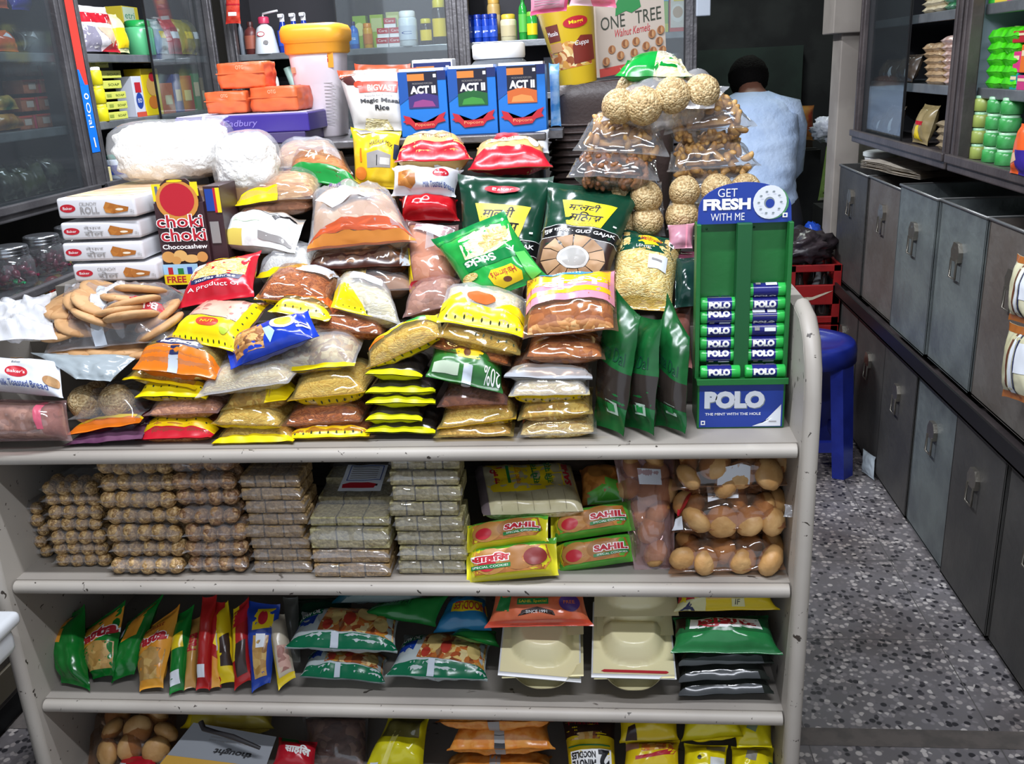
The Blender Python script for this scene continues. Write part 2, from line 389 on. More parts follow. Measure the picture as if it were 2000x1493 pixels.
w = MB(); w.box((-2.3, -1.6, 0), (-2.22, 4.7, 2.9), M_wall); struct(w, 'wall_left')
w = MB(); w.box((1.52, -1.6, 0), (1.6, 7, 2.9), M_wall); struct(w, 'wall_right')
w = MB(); w.box((-2.22, 4.66, 0), (.43, 4.72, 2.9), M_wall); struct(w, 'wall_back')
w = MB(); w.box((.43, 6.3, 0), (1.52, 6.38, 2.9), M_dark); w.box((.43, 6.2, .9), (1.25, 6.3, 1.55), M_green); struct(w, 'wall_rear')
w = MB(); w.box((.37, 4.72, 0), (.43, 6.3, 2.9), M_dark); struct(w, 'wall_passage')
w = MB(); w.box((-2.3, -1.6, 2.9), (1.6, 7, 2.96), M_wall); struct(w, 'ceiling')
w = MB(); w.box((.975, 4.1, 0), (1.075, 4.25, 2.9), mat('pillar paint', 'a29a90', .7, col2='938b82', ns=5), .004); w.box((.93, 4.06, 1.57), (1.075, 4.25, 1.9), MATS['pillar paint'], .004); struct(w, 'trim_1')
# ---------- steel and glass cabinets
M_steel = mat('dull steel', '5c5a5c', .38, .55, .15, 60, '6c6a6b', 6); M_post = mat('brown grey post', '4d4646', .4, .3, .1, 60, '5b5352', 8)
M_shelf = mat('steel shelf', '8b8f92', .35, .5, .1, 50, '767a7d', 9); M_inner = mat('cabinet inside', '2d2c30', .7); M_pale = mat('pale cabinet inside', '93a3ae', .6, col2='8798a2', ns=4)
M_glass = clear('pane glass', .035, 'eef3f3', .03, .0); M_glassd = clear('hazy pane glass', .045, 'dfe5e6', .06, .0, hz='aab2b8'); M_seal = mat('black channel', '141417', .5)  # second pane glass has a slightly stronger grey haze
def cabinet(name, label, O, a, d, L, dep, z0, z1, shelves, inner=None, glass=None, post=.05, panes=2, open_to=0, only=None, sides=(1, 1), psteel=None):
    O, a, d = V(O), V(a), V(d); t = thing(name, label, 'cabinet', O); inner = inner or M_inner; pm = psteel or M_steel
    def bx(mb, s0, s1, t0, t1, za, zb, m, bev=0):
        M = Matrix((( a.x, d.x, 0, O.x), (a.y, d.y, 0, O.y), (0, 0, 1, O.z), (0, 0, 0, 1))); return mb.box((s0, t0, za), (s1, t1, zb), m, bev, M)
    part(bx(MB(), 0, L, dep - .015, dep, z0, z1, inner), 'back_panel', t)
    for k, s in enumerate((0, L - .015)):
        if sides[k]: part(bx(MB(), s, s + .015, .02, dep - .015, z0, z1, inner), 'side_panel', t)
    part(bx(MB(), 0, L, 0, dep, z1, z1 + .03, pm), 'top_panel', t)
    part(bx(bx(MB(), 0, L, -.012, dep, z0 - .035, z0, pm, .004), 0, L, -.022, -.004, z0 - .012, z0 + .012, pm, .003), 'bottom_rail', t)
    for s in (0, L - post): part(bx(bx(MB(), s, s + post, -.006, .03, z0, z1, pm, .004), s + post * .35, s + post * .65, -.012, 0, z0, z1, pm, .003), 'post', t)
    for z in shelves: part(bx(bx(MB(), post * .6, L - post * .6, .05, dep - .015, z - .018, z, M_shelf), post * .6, L - post * .6, .038, .056, z - .026, z + .002, M_shelf, .003), 'shelf', t)
    if glass:
        wd_ = (L - 2 * post) / panes
        for k in range(panes):
            if k < open_to or (only is not None and k != only): continue
            s0 = post + k * wd_ - (.02 if k else 0); off = .022 if k % 2 else .012; g = MB()
            bx(g, s0, s0 + wd_ + .02, off, off + .004, z0 + .004, z1 - .004, glass)
            for e in (s0, s0 + wd_ + .015): bx(g, e, e + .005, off - .002, off + .006, z0 + .004, z1 - .004, M_seal)
            part(g, 'glass_pane', t)
    return t
cabinet('wall_cabinet', 'tall glass fronted wall cabinet of candy packs at the left edge', (-1.7, 1.75, 0), (0, 1, 0), (-1, 0, 0), 1.305, .36, 1.185, 2.2, [1.39, 1.615], glass=M_glassd, panes=1)
cabinet('wall_cabinet', 'glass wall cabinet with yellow soap boxes behind the blue and red post', (-1.7, 3.10, 0), (0, 1, 0), (-1, 0, 0), 1.19, .36, 1.185, 2.2, [1.39, 1.615], glass=M_glass, open_to=1)
cabinet('wall_cabinet', 'back wall cabinet holding blue bottles and a white pump bottle', (-1.66, 4.3, 0), (1, 0, 0), (0, 1, 0), 1.05, .34, 1.185, 2.2, [1.39, 1.615], glass=M_glass, open_to=1, panes=2)
cabinet('wall_cabinet', 'back wall cabinet beside the dark doorway, behind the cardboard nut box', (-.61, 4.3, 0), (1, 0, 0), (0, 1, 0), 1.03, .34, 1.185, 2.2, [1.39, 1.615], glass=M_glass, open_to=1, panes=2)
cabinet('wall_cabinet', 'dark wall cabinet of brown bags above the farthest tin bins', (.99, 3.86, 0), (0, -1, 0), (1, 0, 0), 1.04, .34, 1.2, 2.2, [1.388, 1.6], glass=M_glassd, only=0, psteel=M_post)
cabinet('wall_cabinet', 'wall cabinet of green soap packs at the right edge', (.99, 2.8, 0), (0, -1, 0), (1, 0, 0), 1.2, .34, 1.2, 2.2, [1.388, 1.6], inner=M_pale, glass=M_glass, open_to=1, panes=2, psteel=M_post)
# solid lower cupboards
def cupboard(name, label, a, b, m, top=None):
    t = thing(name, label, 'cupboard', V(a)); part(MB().box(a, b, m, .004), 'body', t)
    if top: part(top, 'counter_top', t)
    return t
M_lam = mat('dark laminate', '35322f', .5, col2='3f3b37', ns=6)
cupboard('base_cupboard', 'dark low cupboard under the back wall cabinets', (-1.66, 4.31, 0), (.42, 4.64, 1.14), M_lam)
cupboard('base_cupboard', 'dark low cupboard under the soap cabinet at the left wall', (-2.06, 3.0, 0), (-1.7, 4.28, 1.14), M_lam)
# glass topped candy counter along the left wall
t = thing('candy_counter', 'glass topped candy counter along the left wall, beside the rack', 'counter', (-1.7, 2.2, 0))
M_wood = mat('counter wood', '4b443b', .6, col2='3a352f', ns=7, stretch=(1, 6, 6))
part(MB().box((-2.06, .9, .08), (-1.475, 2.98, .62), M_wood, .004).box((-1.6, .9, 0), (-1.5, 2.98, .08), M_dark), 'body', t)
part(MB().box((-1.474, .9, .1), (-1.466, 2.98, .17), mat('skirting strip', '57503f', .5), .002), 'kick_strip', t)
part(MB().box((-2.06, .9, .62), (-1.5, 2.98, .63), M_inner), 'tray', t)
part(MB().box((-2.06, .9, 1.005), (-1.46, 2.98, 1.012), M_glass), 'glass_top', t)
part(MB().box((-1.468, .9, .62), (-1.462, 2.98, 1.004), M_glass), 'front_glass', t)
part(MB().box((-1.472, .9, 1.0), (-1.452, 2.98, 1.022), M_steel, .004), 'edge_rail', t)
part(MB().box((-1.466, 1.9, .42), (-1.458, 2.03, .46), M_shelf, .003).box((-1.458, 1.9, .41), (-1.45, 2.03, .418), M_shelf), 'label_holder', t)
# stickers down the post between the two left cabinets
t = thing('sticker_strip', 'red and blue printed strip stuck down the left cabinet post', 'sticker', (-1.69, 3.08, 1.2))
S_ = flatS((-1.688, 3.052, 1.30), (-1.688, 3.104, 1.30), (-1.688, 3.052, 2.1)); mb = MB(); M_sb = foil('strip blue', '1670d8', bump=.1); M_sr = foil('strip red', 'c83a30', bump=.1); M_wh = mat('white print', 'f2f2f0', .45)
decals(mb, S_, [R(0, 0, 1, .27, M_sb), R(0, .27, 1, 1, M_sr), PG([(0, .27), (.6, .27), (.2, .33), (0, .33)], MATS['strip blue']), T('Oral', .25, .10, .75, .20, M_wh, rot=270), E(.5, .225, .28, .012, M_wh), E(.5, .225, .17, .007, M_sb), PG([(.45, .02), (.6, .02), (.55, .06), (.4, .06)], mat('cream print', 'e8d8c0', .5))])
part(MB().box((-1.689, 3.052, 1.19), (-1.697, 3.104, 2.15), M_steel), 'backing', t); part(mb, 'print', t)
# ---------- tin bins down the right side
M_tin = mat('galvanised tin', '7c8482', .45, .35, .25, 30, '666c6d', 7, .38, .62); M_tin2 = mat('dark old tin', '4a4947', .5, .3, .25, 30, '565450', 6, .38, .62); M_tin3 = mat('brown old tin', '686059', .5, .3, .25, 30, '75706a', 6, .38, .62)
M_rim = mat('worn tin rim', '8d8e8c', .4, .6); M_nick = mat('worn nickel', '8f8a80', .3, .8, .2, 50)
def bin_(name, label, ya, yb, z0, z1, m, zh, group, out=0., hs=1.):
    X = .99 - out; t = thing(name, label, 'bin', (X, (ya + yb) / 2, z0), group); ya += .004; yb -= .004; d = .46
    b = MB().box((X, ya, z0), (X + .006, yb, z1), m, .002).box((X, ya, z0), (X + d, ya + .005, z1), m).box((X, yb - .005, z0), (X + d, yb, z1), m).box((X + d - .005, ya, z0), (X + d, yb, z1), m).box((X, ya, z0), (X + d, yb, z0 + .006), m)
    part(b, 'body', t)
    part(MB().tube([(X - .002, ya, z1), (X - .002, yb, z1), (X + d, yb, z1), (X + d, ya, z1)], .005, M_rim, 6, True), 'rolled_rim', t)
    yc = (ya + yb) / 2; s = .026 * hs
    pl = MB().prism([(-s, -s * .9), (s, -s * .9), (s * 1.15, s * .2), (s * .6, s * 1.1), (-s * .6, s * 1.1), (-s * 1.15, s * .2)], 0, .012, M_nick, lambda a, b, c: V((X - c, yc + a, zh + b)))
    hp = part(pl, 'handle_plate', t)
    part(MB().tube([(X - .012, yc - s * .8, zh - s * .6), (X - .013, yc - s * .8, zh - s * 2.7), (X - .013, yc + s * .8, zh - s * 2.7), (X - .012, yc + s * .8, zh - s * .6)], .0035, M_nick, 6), 'pull_ring', hp)
    return t
UE = [1.75, 2.12, 2.489, 2.834, 3.198, 3.604, 4.03]
UL = ['upper row tin bin at the right edge of the photo', 'grey upper tin bin half behind the hanging strip of sachets', 'tall upper tin bin with a bright handle, next to the one behind the strip', 'pale upper tin bin with a rust streak along its foot', 'brownish upper tin bin, second from the pillar', 'dark upper tin bin nearest the pillar, under the white tub']
for k in range(6):
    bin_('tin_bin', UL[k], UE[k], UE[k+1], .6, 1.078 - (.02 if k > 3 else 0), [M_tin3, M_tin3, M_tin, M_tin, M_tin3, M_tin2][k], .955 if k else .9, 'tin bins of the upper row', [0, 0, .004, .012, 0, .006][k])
LE = [1.45, 1.85, 2.2, 2.547, 2.889, 3.247, 3.62, 4.03]
LN = ['nearest', 'second from the camera', 'third from the camera', 'fourth from the camera', 'fifth from the camera, beside the white scrap', 'sixth from the camera, behind the blue stool', 'farthest from the camera']
for k in range(7):
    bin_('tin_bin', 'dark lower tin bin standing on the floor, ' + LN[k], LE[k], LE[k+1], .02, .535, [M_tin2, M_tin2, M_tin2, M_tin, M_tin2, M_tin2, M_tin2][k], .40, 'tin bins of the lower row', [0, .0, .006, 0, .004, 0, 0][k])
t = thing('bin_stand', 'black angle iron ledge between the two rows of tin bins', 'stand', (.97, 2.7, 0))
part(MB().box((.955, 1.4, .548), (1.5, 4.05, .558), M_post, .002).box((.955, 1.4, .55), (.962, 4.05, .598), mat('black iron', '1d1c1d', .45, .3)), 'ledge', t)
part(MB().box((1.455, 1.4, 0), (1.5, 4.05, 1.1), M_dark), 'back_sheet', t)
# odds on top of the bins
t = thing('plastic_tub', 'white plastic tub with pale lid on the farthest tin bin', 'tub', (1.12, 3.93, 1.06)); part(MB().lathe([(.05, 0), (.055, .04)], M_wh, 18, Matrix.Translation((1.12, 3.93, 1.06)), 1.2, 1.4), 'tub', t)
part(MB().lathe([(.06, .04), (.06, .054), (.05, .058)], mat('pale lid', 'dfe6e2', .4), 18, Matrix.Translation((1.12, 3.93, 1.06)), 1.2, 1.4), 'lid', t)
one(MB().box((1.2, 3.72, 1.062), (1.4, 3.98, 1.075), M_wood).box((1.19, 3.74, 1.076), (1.36, 3.95, 1.105), foil('dull blue print', '335c96', bump=.1)).box((1.2, 3.745, 1.08), (1.188, 3.945, 1.1), mat('yellow print', 'd9c93c', .5)), 'paper_packet', 'small blue and yellow packet lying behind the white tub', 'packet', (1.28, 3.85, 1.062))
def sheet(name, label, c, w, d, n, rz, m, cat='paper', amp=.006, gp=None):
    mb = MB(); cs, sn = cos(RAD(rz)), sin(RAD(rz))
    for k in range(n):
        def f(u, v):
            x, y = (u - .5) * w, (v - .5) * d; z = .0045 * k + amp * (1 + noise.noise((u * 2, v * 2, k))) + (.03 * (u ** 3) if k == n - 1 else 0)
            return V((c[0] + x * cs - y * sn, c[1] + x * sn + y * cs, c[2] + z))
        mb.grid(f, 10, 6, m)
    return one(mb, name, label, cat, c, gp)
sheet('newspaper', 'cream folded papers lying across the tops of the far tin bins', (1.16, 3.5, 1.078), .3, .42, 7, 12, mat('newsprint', 'cdc3b2', .8, col2='b5ab9c', ns=25))
# ---------- blue plastic stool
t = thing('plastic_stool', 'dark blue moulded plastic stool in the aisle beside the rack', 'stool', (.79, 3.42, 0)); M_blue = mat('blue plastic', '22318f', .32, bump=.05, bs=80, col2='1d2a80', ns=12)
cx, cy = .75, 3.40
part(MB().lathe([(.0, .488), (.115, .49), (.12, .497), (.165, .497), (.172, .49), (.178, .47), (.178, .425), (.172, .425), (.17, .462)], M_blue, 40, Matrix.Translation((cx, cy, 0)), cap=False), 'seat', t)
for a in (45, 135, 225, 315):
    a = RAD(a); ca, sa = cos(a), sin(a)
    def lg(A, B, C_): return V((cx + ca * A - sa * B, cy + sa * A + ca * B, C_))
    part(MB().hexa([lg(.165, -.045, 0), lg(.205, -.03, 0), lg(.205, .03, 0), lg(.165, .045, 0), lg(.13, -.05, .45), lg(.172, -.036, .45), lg(.172, .036, .45), lg(.13, .05, .45)], M_blue), 'leg', t)
for k in range(4):
    a, b = RAD(45 + 90 * k), RAD(135 + 90 * k); r = .185
    p0, p1 = V((cx + r * cos(a), cy + r * sin(a), 0)), V((cx + r * cos(b), cy + r * sin(b), 0)); n = V((p0.y - p1.y, p1.x - p0.x, 0)).normalized() * .012
    part(MB().hexa([p0 - n + V((0, 0, .1)), p1 - n + V((0, 0, .1)), p1 + n + V((0, 0, .1)), p0 + n + V((0, 0, .1)), p0 - n + V((0, 0, .14)), p1 - n + V((0, 0, .14)), p1 + n + V((0, 0, .14)), p0 + n + V((0, 0, .14))], M_blue), 'stretcher', t)
S_ = cylS((cx, cy, 0), .178, .425, .47, -pi * .66, -pi * .4); mb = MB(); decals(mb, S_, [PG([(.5, .3), (.62, .25), (.7, .5), (.66, .8), (.52, .82), (.46, .6)], mat('worn patch', '9aa0b4', .7))]); part(mb, 'scuff_patch', t)
# ---------- red bottle crates, dark bag, sacks in the doorway
M_red = mat('crate red', '9c1d1c', .4, bump=.05, bs=60, col2='87181a', ns=9); M_bot = mat('bottle glass', '2b2724', .12, coat=.6); M_botw = mat('pale bottle glass', 'b9bcbc', .2)  # some bottles take a paler grey than the rest
def crate():
    t = thing('bottle_crate', 'crate', 'crate'); w, d, h = .315, .3, .255
    b = MB()
    for x0, x1, y0, y1 in ((0, w, 0, .012), (0, w, d - .012, d), (0, .012, 0, d), (w - .012, w, 0, d)):
        b.box((x0, y0, 0), (x1, y1, .035), M_red, .003).box((x0, y0, .085), (x1, y1, .17), M_red, .003).box((x0, y0, .225), (x1, y1, h), M_red, .003)
    for x in (0, .1, w - .03):
        for y in (0, d - .012): b.box((x, y, 0), (x + .03, y + .012, h), M_red)
    for y in (.13, d - .03):
        for x in (0, w - .012): b.box((x, y, 0), (x + .012, y + .03, h), M_red)
    b.box((0, 0, 0), (w, d, .008), M_red)
    S_ = flatS((0, -.0005, .085), (w, -.0005, .085), (0, -.0005, .17)); wave = [(.38, .42), (.5, .3), (.65, .42), (.8, .62), (.9, .7), (.8, .52), (.65, .28), (.5, .16)]
    decals(b, S_, [PG(wave, mat('crate cream', 'd8c9b0', .5))]); part(b, 'shell', t)
    for i in range(3):
        for j in range(3):
            T_ = Matrix.Translation((.06 + i * .099, .055 + j * .095, .01)); part(MB().lathe([(.028, 0), (.03, .02), (.03, .12), (.013, .17), (.012, .21), (.015, .212), (.015, .225)], M_bot if (i + j) % 3 else M_botw, 12, T_), 'bottle', t)
    return t
cr = Rep(crate())
cr.put((.665, 3.88, .16), 0, 'lower red bottle crate behind the blue stool', 'red bottle crates'); cr.put((.665, 3.88, .418), 0, 'upper red bottle crate under the dark plastic bag', 'red bottle crates')
one(MB().box((.665, 3.87, 0), (.97, 4.18, .158), M_lam, .004), 'wooden_step', 'dark low step under the two red crates', 'step', (.78, 4.0, 0))
M_bag = foil('black bag film', '2d2629', .3, '3a3034', 12)
def blob(mb, c, s, m, amp=.25, fr=5, sd=0, nu=36, nv=22, flat_=0):
    c = V(c)
    def f(u, v):
        a, b = 2 * pi * u, pi * (v - .5); d = V((cos(a) * cos(b), sin(a) * cos(b), sin(b))); k = 1 + amp * noise.noise(d * fr + V((sd, sd * 2, 0))) + amp * .4 * noise.noise(d * fr * 2.7 + V((0, sd, 3)))
        z = d.z * k
        if flat_ and z < -flat_: z = -flat_
        return c + V((d.x * k * s[0], d.y * k * s[1], z * s[2]))
    return mb.grid(f, nu, nv, m, wrap=True)
one(blob(MB(), (.83, 4.0, .727), (.14, .12, .075), M_bag, .3, 4, 2, flat_=.7), 'plastic_bag', 'crumpled dark plastic bag lying on top of the red crates', 'bag', (.83, 4.02, .67))
one(blob(MB(), (.93, 4.24, .745), (.04, .05, .045), foil('blue bag film', '1f49b0'), .25, 4, 5, flat_=.8), 'plastic_bag', 'small bright blue bag behind the dark bag on the crates', 'bag', (.9, 4.3, .69))
one(MB().box((.9, 4.19, 0), (.97, 4.25, .7), M_lam, .004), 'wooden_box', 'dark box standing behind the red crates', 'box', (.78, 4.29, 0))
# pale green woven sack, white bag on it, dark upright board
p0 = W(1630, 392, 4.75); zs_ = p0.z
t = thing('woven_sack', 'pale green printed sack standing in the doorway beside the pillar', 'sack', p0); M_sack = mat('green sack', '8fb556', .6, 0, .4, 90, '9fc268', 30, stretch=(8, 8, 1)); M_ink = mat('dark print', '2c3524', .6)
b = Bag([W(1597, 392, 4.72), W(1668, 392, 4.72), W(1668, 268, 4.78), W(1614, 285, 4.78)], .12, (.02, .02, .03, .05), seed=3); mb = b.sheets(MB(), M_sack)
decals(mb, b.S(), [E(.12, .12 + .1 * k, .035, .022, M_ink) for k in range(5)] + [E(.66, .2 + .16 * k, .04, .035, M_ink) for k in range(5)] + [R(.04, .0, .97, .045, mat('sack hem', 'c9cfae', .6))]); part(mb, 'body', t)
one(blob(MB(), W(1622, 252, 4.72), (.085, .07, .06), foil('white thin bag', 'd9dee6', .35), .4, 4, 8), 'plastic_bag', 'crumpled white carrier bag on top of the green sack', 'bag', W(1622, 275, 4.72))
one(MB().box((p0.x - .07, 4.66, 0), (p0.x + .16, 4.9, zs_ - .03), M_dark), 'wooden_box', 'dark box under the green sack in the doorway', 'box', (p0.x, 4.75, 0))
A, B, Cc, D = W(1548, 420, 5.2), W(1590, 420, 5.2), W(1588, 255, 5.3), W(1556, 255, 5.3); n_ = V((0, .03, 0)); A.z = B.z = 0
one(MB().hexa([A, B, B + n_, A + n_, D, Cc, Cc + n_, D + n_], mat('brown board', '4a3a2f', .6, col2='3c3028', ns=9, stretch=(5, 5, 1))), 'wooden_board', 'brown upright board leaning behind the shopkeeper', 'board', A)
one(Bag([W(1535, 275, 5.1), W(1590, 275, 5.1), W(1590, 205, 5.15), W(1530, 205, 5.15)], .08, seed=4).sheets(MB(), foil('doorway pack', 'a97a3c', .3, '8a2418', 9)), 'food_packet', 'brown and dark red packet in the dark back room', 'packet', W(1565, 275, 5.1))
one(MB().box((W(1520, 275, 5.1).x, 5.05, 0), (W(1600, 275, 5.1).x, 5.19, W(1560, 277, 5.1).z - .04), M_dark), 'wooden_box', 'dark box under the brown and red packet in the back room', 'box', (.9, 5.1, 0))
for k, (yy, ll) in enumerate(((90, 'upper'), (165, 'lower'))):
    one(Bag([W(1632, yy + 30, 4.4), W(1652, yy + 30, 4.4), W(1654, yy - 28, 4.4), W(1638, yy - 28, 4.4)], .03, seed=k).sheets(MB(), foil('red sachet', 'b3262a', .2, '7d1a22', 25)), 'hanging_sachet', ll + ' red sachet hanging in the shade beside the pillar', 'sachet', W(1645, yy + 30, 4.4), 'red sachets by the pillar')
one(MB().box(W(1360, 32, 4.2), W(1388, -60, 4.23), mat('white casing', 'b9c2cc', .4), .004), 'switch_box', 'white casing on the cabinet post beside the dark doorway', 'casing', W(1372, 32, 4.2))
one(Bag([V((.955, 3.30, .004)), V((.978, 3.22, .004)), V((.985, 3.25, .085)), V((.962, 3.33, .085))], .01, seed=6, wr=.5).sheets(MB(), foil('scrap film', 'b9c4c9', .3)), 'plastic_scrap', 'crumpled white scrap on the floor at the foot of the tin bins', 'scrap', (.97, 3.27, 0))
# ---------- white moulded edge at the far left
t = thing('plastic_tray', 'white moulded plastic tray edge jutting in at the left border', 'tray', (-1.33, 1.5, .36)); M_wp = mat('white plastic', 'd9dde0', .3)
pz = W(40, 1190, 1.5); part(MB().box((-1.45, pz.y - .4, pz.z - .03), (pz.x, pz.y, pz.z), M_wp, .012, seg=4).box((-1.45, pz.y - .39, pz.z - .085), (pz.x - .01, pz.y - .012, pz.z - .025), M_wp, .02, seg=4), 'tray', t)
part(MB().box((-1.44, pz.y - .35, 0), (-1.28, pz.y - .06, pz.z - .085), M_dark, .004), 'pedestal', t)
# ---------- shopkeeper bending over at the back, seen from behind
def skin_mesh(name, pts, edges, radii, m, sub=2):
    me = bpy.data.meshes.new(name); me.from_pydata([V(p) for p in pts], edges, []); o = bpy.data.objects.new(name, me); C.objects.link(o)
    bpy.context.view_layer.objects.active = o; o.modifiers.new('skin', 'SKIN')
    for k, r in enumerate(radii):
        d = me.skin_vertices[0].data[k]; d.radius = (r, r) if not isinstance(r, tuple) else r
    me.skin_vertices[0].data[0].use_root = True
    s = o.modifiers.new('sub', 'SUBSURF'); s.levels = s.render_levels = sub
    bpy.context.view_layer.update()
    nm = bpy.data.meshes.new_from_object(o.evaluated_get(bpy.context.evaluated_depsgraph_get())); mb = MB()
    mb.raw([v.co.copy() for v in nm.vertices], [tuple(p.vertices) for p in nm.polygons], m, True)
    bpy.data.objects.remove(o); bpy.data.meshes.remove(me); bpy.data.meshes.remove(nm); return mb
M_skin = mat('brown skin', '7a5140', .5); M_hair = mat('black hair', '0d0b0a', .85, bump=.6, bs=120, spec=.1); M_shirt = mat('pale blue shirt', 'b4cbea', .75, bump=.25, bs=35, col2='c0d5f0', ns=8, bd=.02)
M_trou = mat('dark trousers', '2a2b31', .8)
px, py = .705, 4.32
t = thing('person', 'person in a pale blue shirt bending forward in the doorway, back turned', 'person', (px, py, 0))
P = [(px, py, .88), (px, py + .05, 1.03), (px, py + .14, 1.18), (px, py + .22, 1.27), (px, py + .28, 1.33), (px - .005, py + .36, 1.365), (px - .005, py + .4, 1.40), (px - .005, py + .4, 1.44)]
Rr = [.13, (.135, .1), (.16, .1), (.15, .09), .052, .07, .082, .05]; Ed = [(k, k + 1) for k in range(7)]
def add(p, r, a): P.append(p); Rr.append(r); Ed.append((a, len(P) - 1)); return len(P) - 1
for s in (-1, 1):
    k = add((px + s * .15, py + .2, 1.225), .055, 3); k = add((px + s * .185, py + .28, .98), .042, k); k = add((px + s * .1, py + .48, .9), .032, k)
    h = add((px + s * .08, py + .54, .885), (.036, .02), k)
    for f in range(4):
        q = add((px + s * (.105 - f * .02), py + .585, .88), .0095, h); q = add((px + s * (.105 - f * .02), py + .612 + .006 * (f in (1, 2)), .868), .0085, q); add((px + s * (.104 - f * .02), py + .622, .848), .0075, q)
    q = add((px + s * .035, py + .555, .875), .0105, h); add((px + s * .022, py + .585, .862), .009, q)
    k = add((px + s * .1, py + .02, .8), .088, 0); k = add((px + s * .11, py + .04, .46), .058, k); k = add((px + s * .115, py, .09), .036, k); add((px + s * .12, py + .13, .03), .032, k)
    add((px + s * .083, py + .385, 1.385), .017, 6)
add((px - .005, py + .49, 1.365), .014, 6)
part(skin_mesh('body', P, Ed, Rr, M_skin), 'body', t)
hb = MB()
def hf(u, v):
    a, b = 2 * pi * u, pi * (v - .5); d = V((cos(a) * cos(b), sin(a) * cos(b), sin(b))); k = 1 + .05 * noise.noise(d * 9)
    if d.z < -.25 and d.y > -.1: k *= .9
    return V((px - .005 + d.x * .094 * k, py + .385 + d.y * .105 * k, 1.405 + d.z * .1 * k))
part(hb.grid(hf, 28, 18, M_hair, wrap=True), 'hair', t)
rings = [(.0, .80, .165, .125), (.005, .88, .168, .125), (.02, .95, .165, .12), (.05, 1.03, .168, .122), (.09, 1.11, .18, .125), (.14, 1.19, .19, .125), (.19, 1.25, .192, .125), (.225, 1.295, .165, .115), (.255, 1.325, .12, .095), (.285, 1.345, .072, .07)]
def sf(u, v):
    x = v * (len(rings) - 1); i = min(int(x), len(rings) - 2); f = x - i; a, b = rings[i], rings[i + 1]; oy, z, rx, ry = [a[j] * (1 - f) + b[j] * f for j in range(4)]; th = 2 * pi * u
    w = .01 * noise.noise((u * 7, z * 26 - sin(th) * 1.2, 2)) * (1.6 - v); return V((px + (rx + w) * cos(th), py + oy + (ry + w) * sin(th) - .0, z + .01 * noise.noise((u * 5, z * 8, 9))))
sh = MB().grid(sf, 56, 46, M_shirt, wrap=True)
for s in (-1, 1): 
    pa = [(px + s * .08, py + .21, 1.275), (px + s * .145, py + .2, 1.25), (px + s * .172, py + .215, 1.18), (px + s * .185, py + .25, 1.08), (px + s * .19, py + .275, .99), (px + s * .175, py + .31, .965)]
    sh.tube(pa, [.06, .078, .072, .062, .058, .057], M_shirt, 16)
part(sh, 'shirt', t)
tr = MB()
for s in (-1, 1): tr.tube([(px + s * .075, py + .01, .87), (px + s * .1, py + .02, .78), (px + s * .108, py + .04, .47), (px + s * .115, py + .01, .1)], [.105, .105, .075, .06], M_trou, 16)
part(tr, 'trousers', t)
for s in (-1, 1): part(MB().box((px + s * .12 - .045, py - .06, 0), (px + s * .12 + .045, py + .18, .05), M_dark, .02, seg=3), 'shoe', t)
# ---------- cream painted rack
RY, RZ = 1.575, (.84, .553, .262)
M_rack = mat('chipped cream paint', 'b4ada3', .5, 0, .15, 25, 'a59e94', 5)
def chips(name, base, c2, ns=36, lo=.66, hi=.69):
    m, nt, out = _new(name); p = nt.nodes.new('ShaderNodeBsdfPrincipled'); nt.links.new(p.outputs[0], out.inputs[0]); v = _coord(nt, (1, 1, 1))
    a = _ramp(nt, _noise(nt, v, 3, 4), [(.35, base), (.65, c2)]); mk = _ramp(nt, _noise(nt, v, ns, 3, .6), [(lo, '000000'), (hi, 'ffffff')])
    x = nt.nodes.new('ShaderNodeMix'); x.data_type = 'RGBA'; nt.links.new(mk, x.inputs[0]); nt.links.new(a, x.inputs[6]); x.inputs[7].default_value = rgb('3a332c'); nt.links.new(x.outputs[2], p.inputs['Base Color']); p.inputs['Roughness'].default_value = .5
    return m
M_rack = chips('chipped cream', 'aea89e', '9c958c', 60, .68, .7); M_brd = chips('worn shelf board', '9c968d', '87817a', 30, .7, .74); M_rin = mat('rack inside', '6d675e', .8, col2='5c574f', ns=6)
t = thing('display_rack', 'cream painted wooden rack with four shelves full of snack packets', 'rack', (-.43, 1.9, 0))
for x0, x1 in ((-1.245, -1.212), (.343, .373)):
    pts = [(1.555, 0), (1.555, .93), (1.562, .985), (1.585, 1.03), (1.625, 1.058), (1.68, 1.068), (2.1, 1.068), (2.1, 0)]
    mb = MB().prism(pts, x0, x1, M_rack, lambda a, b, c: V((c, a, b)))
    mb.tube([((x0 + x1) / 2, 1.557, 0)] + [((x0 + x1) / 2, a, b) for a, b in pts[1:6]], (x1 - x0) / 2, M_rack, 10); part(mb, 'side_panel', t)
for z in RZ + (.03,):
    mb = MB().box((-1.212, 1.585, z - .026), (.343, 2.08, z), M_brd)
    rr = .0135; mb.tube([(-1.209, 1.578, z - .0135), (.34, 1.578, z - .0135)], rr, M_rack, 12); part(mb, 'shelf', t)
part(MB().box((-1.212, 2.08, 0), (.343, 2.1, 1.06), M_rin), 'back_panel', t)
part(MB().box((-1.212, 1.8, .841), (.343, 1.93, 1.0), M_rin).box((-1.212, 1.93, .841), (.343, 2.08, 1.09), M_rin), 'riser', t)
part(MB().box((-1.212, 1.62, 0), (.343, 1.64, .004), M_rin), 'plinth', t)
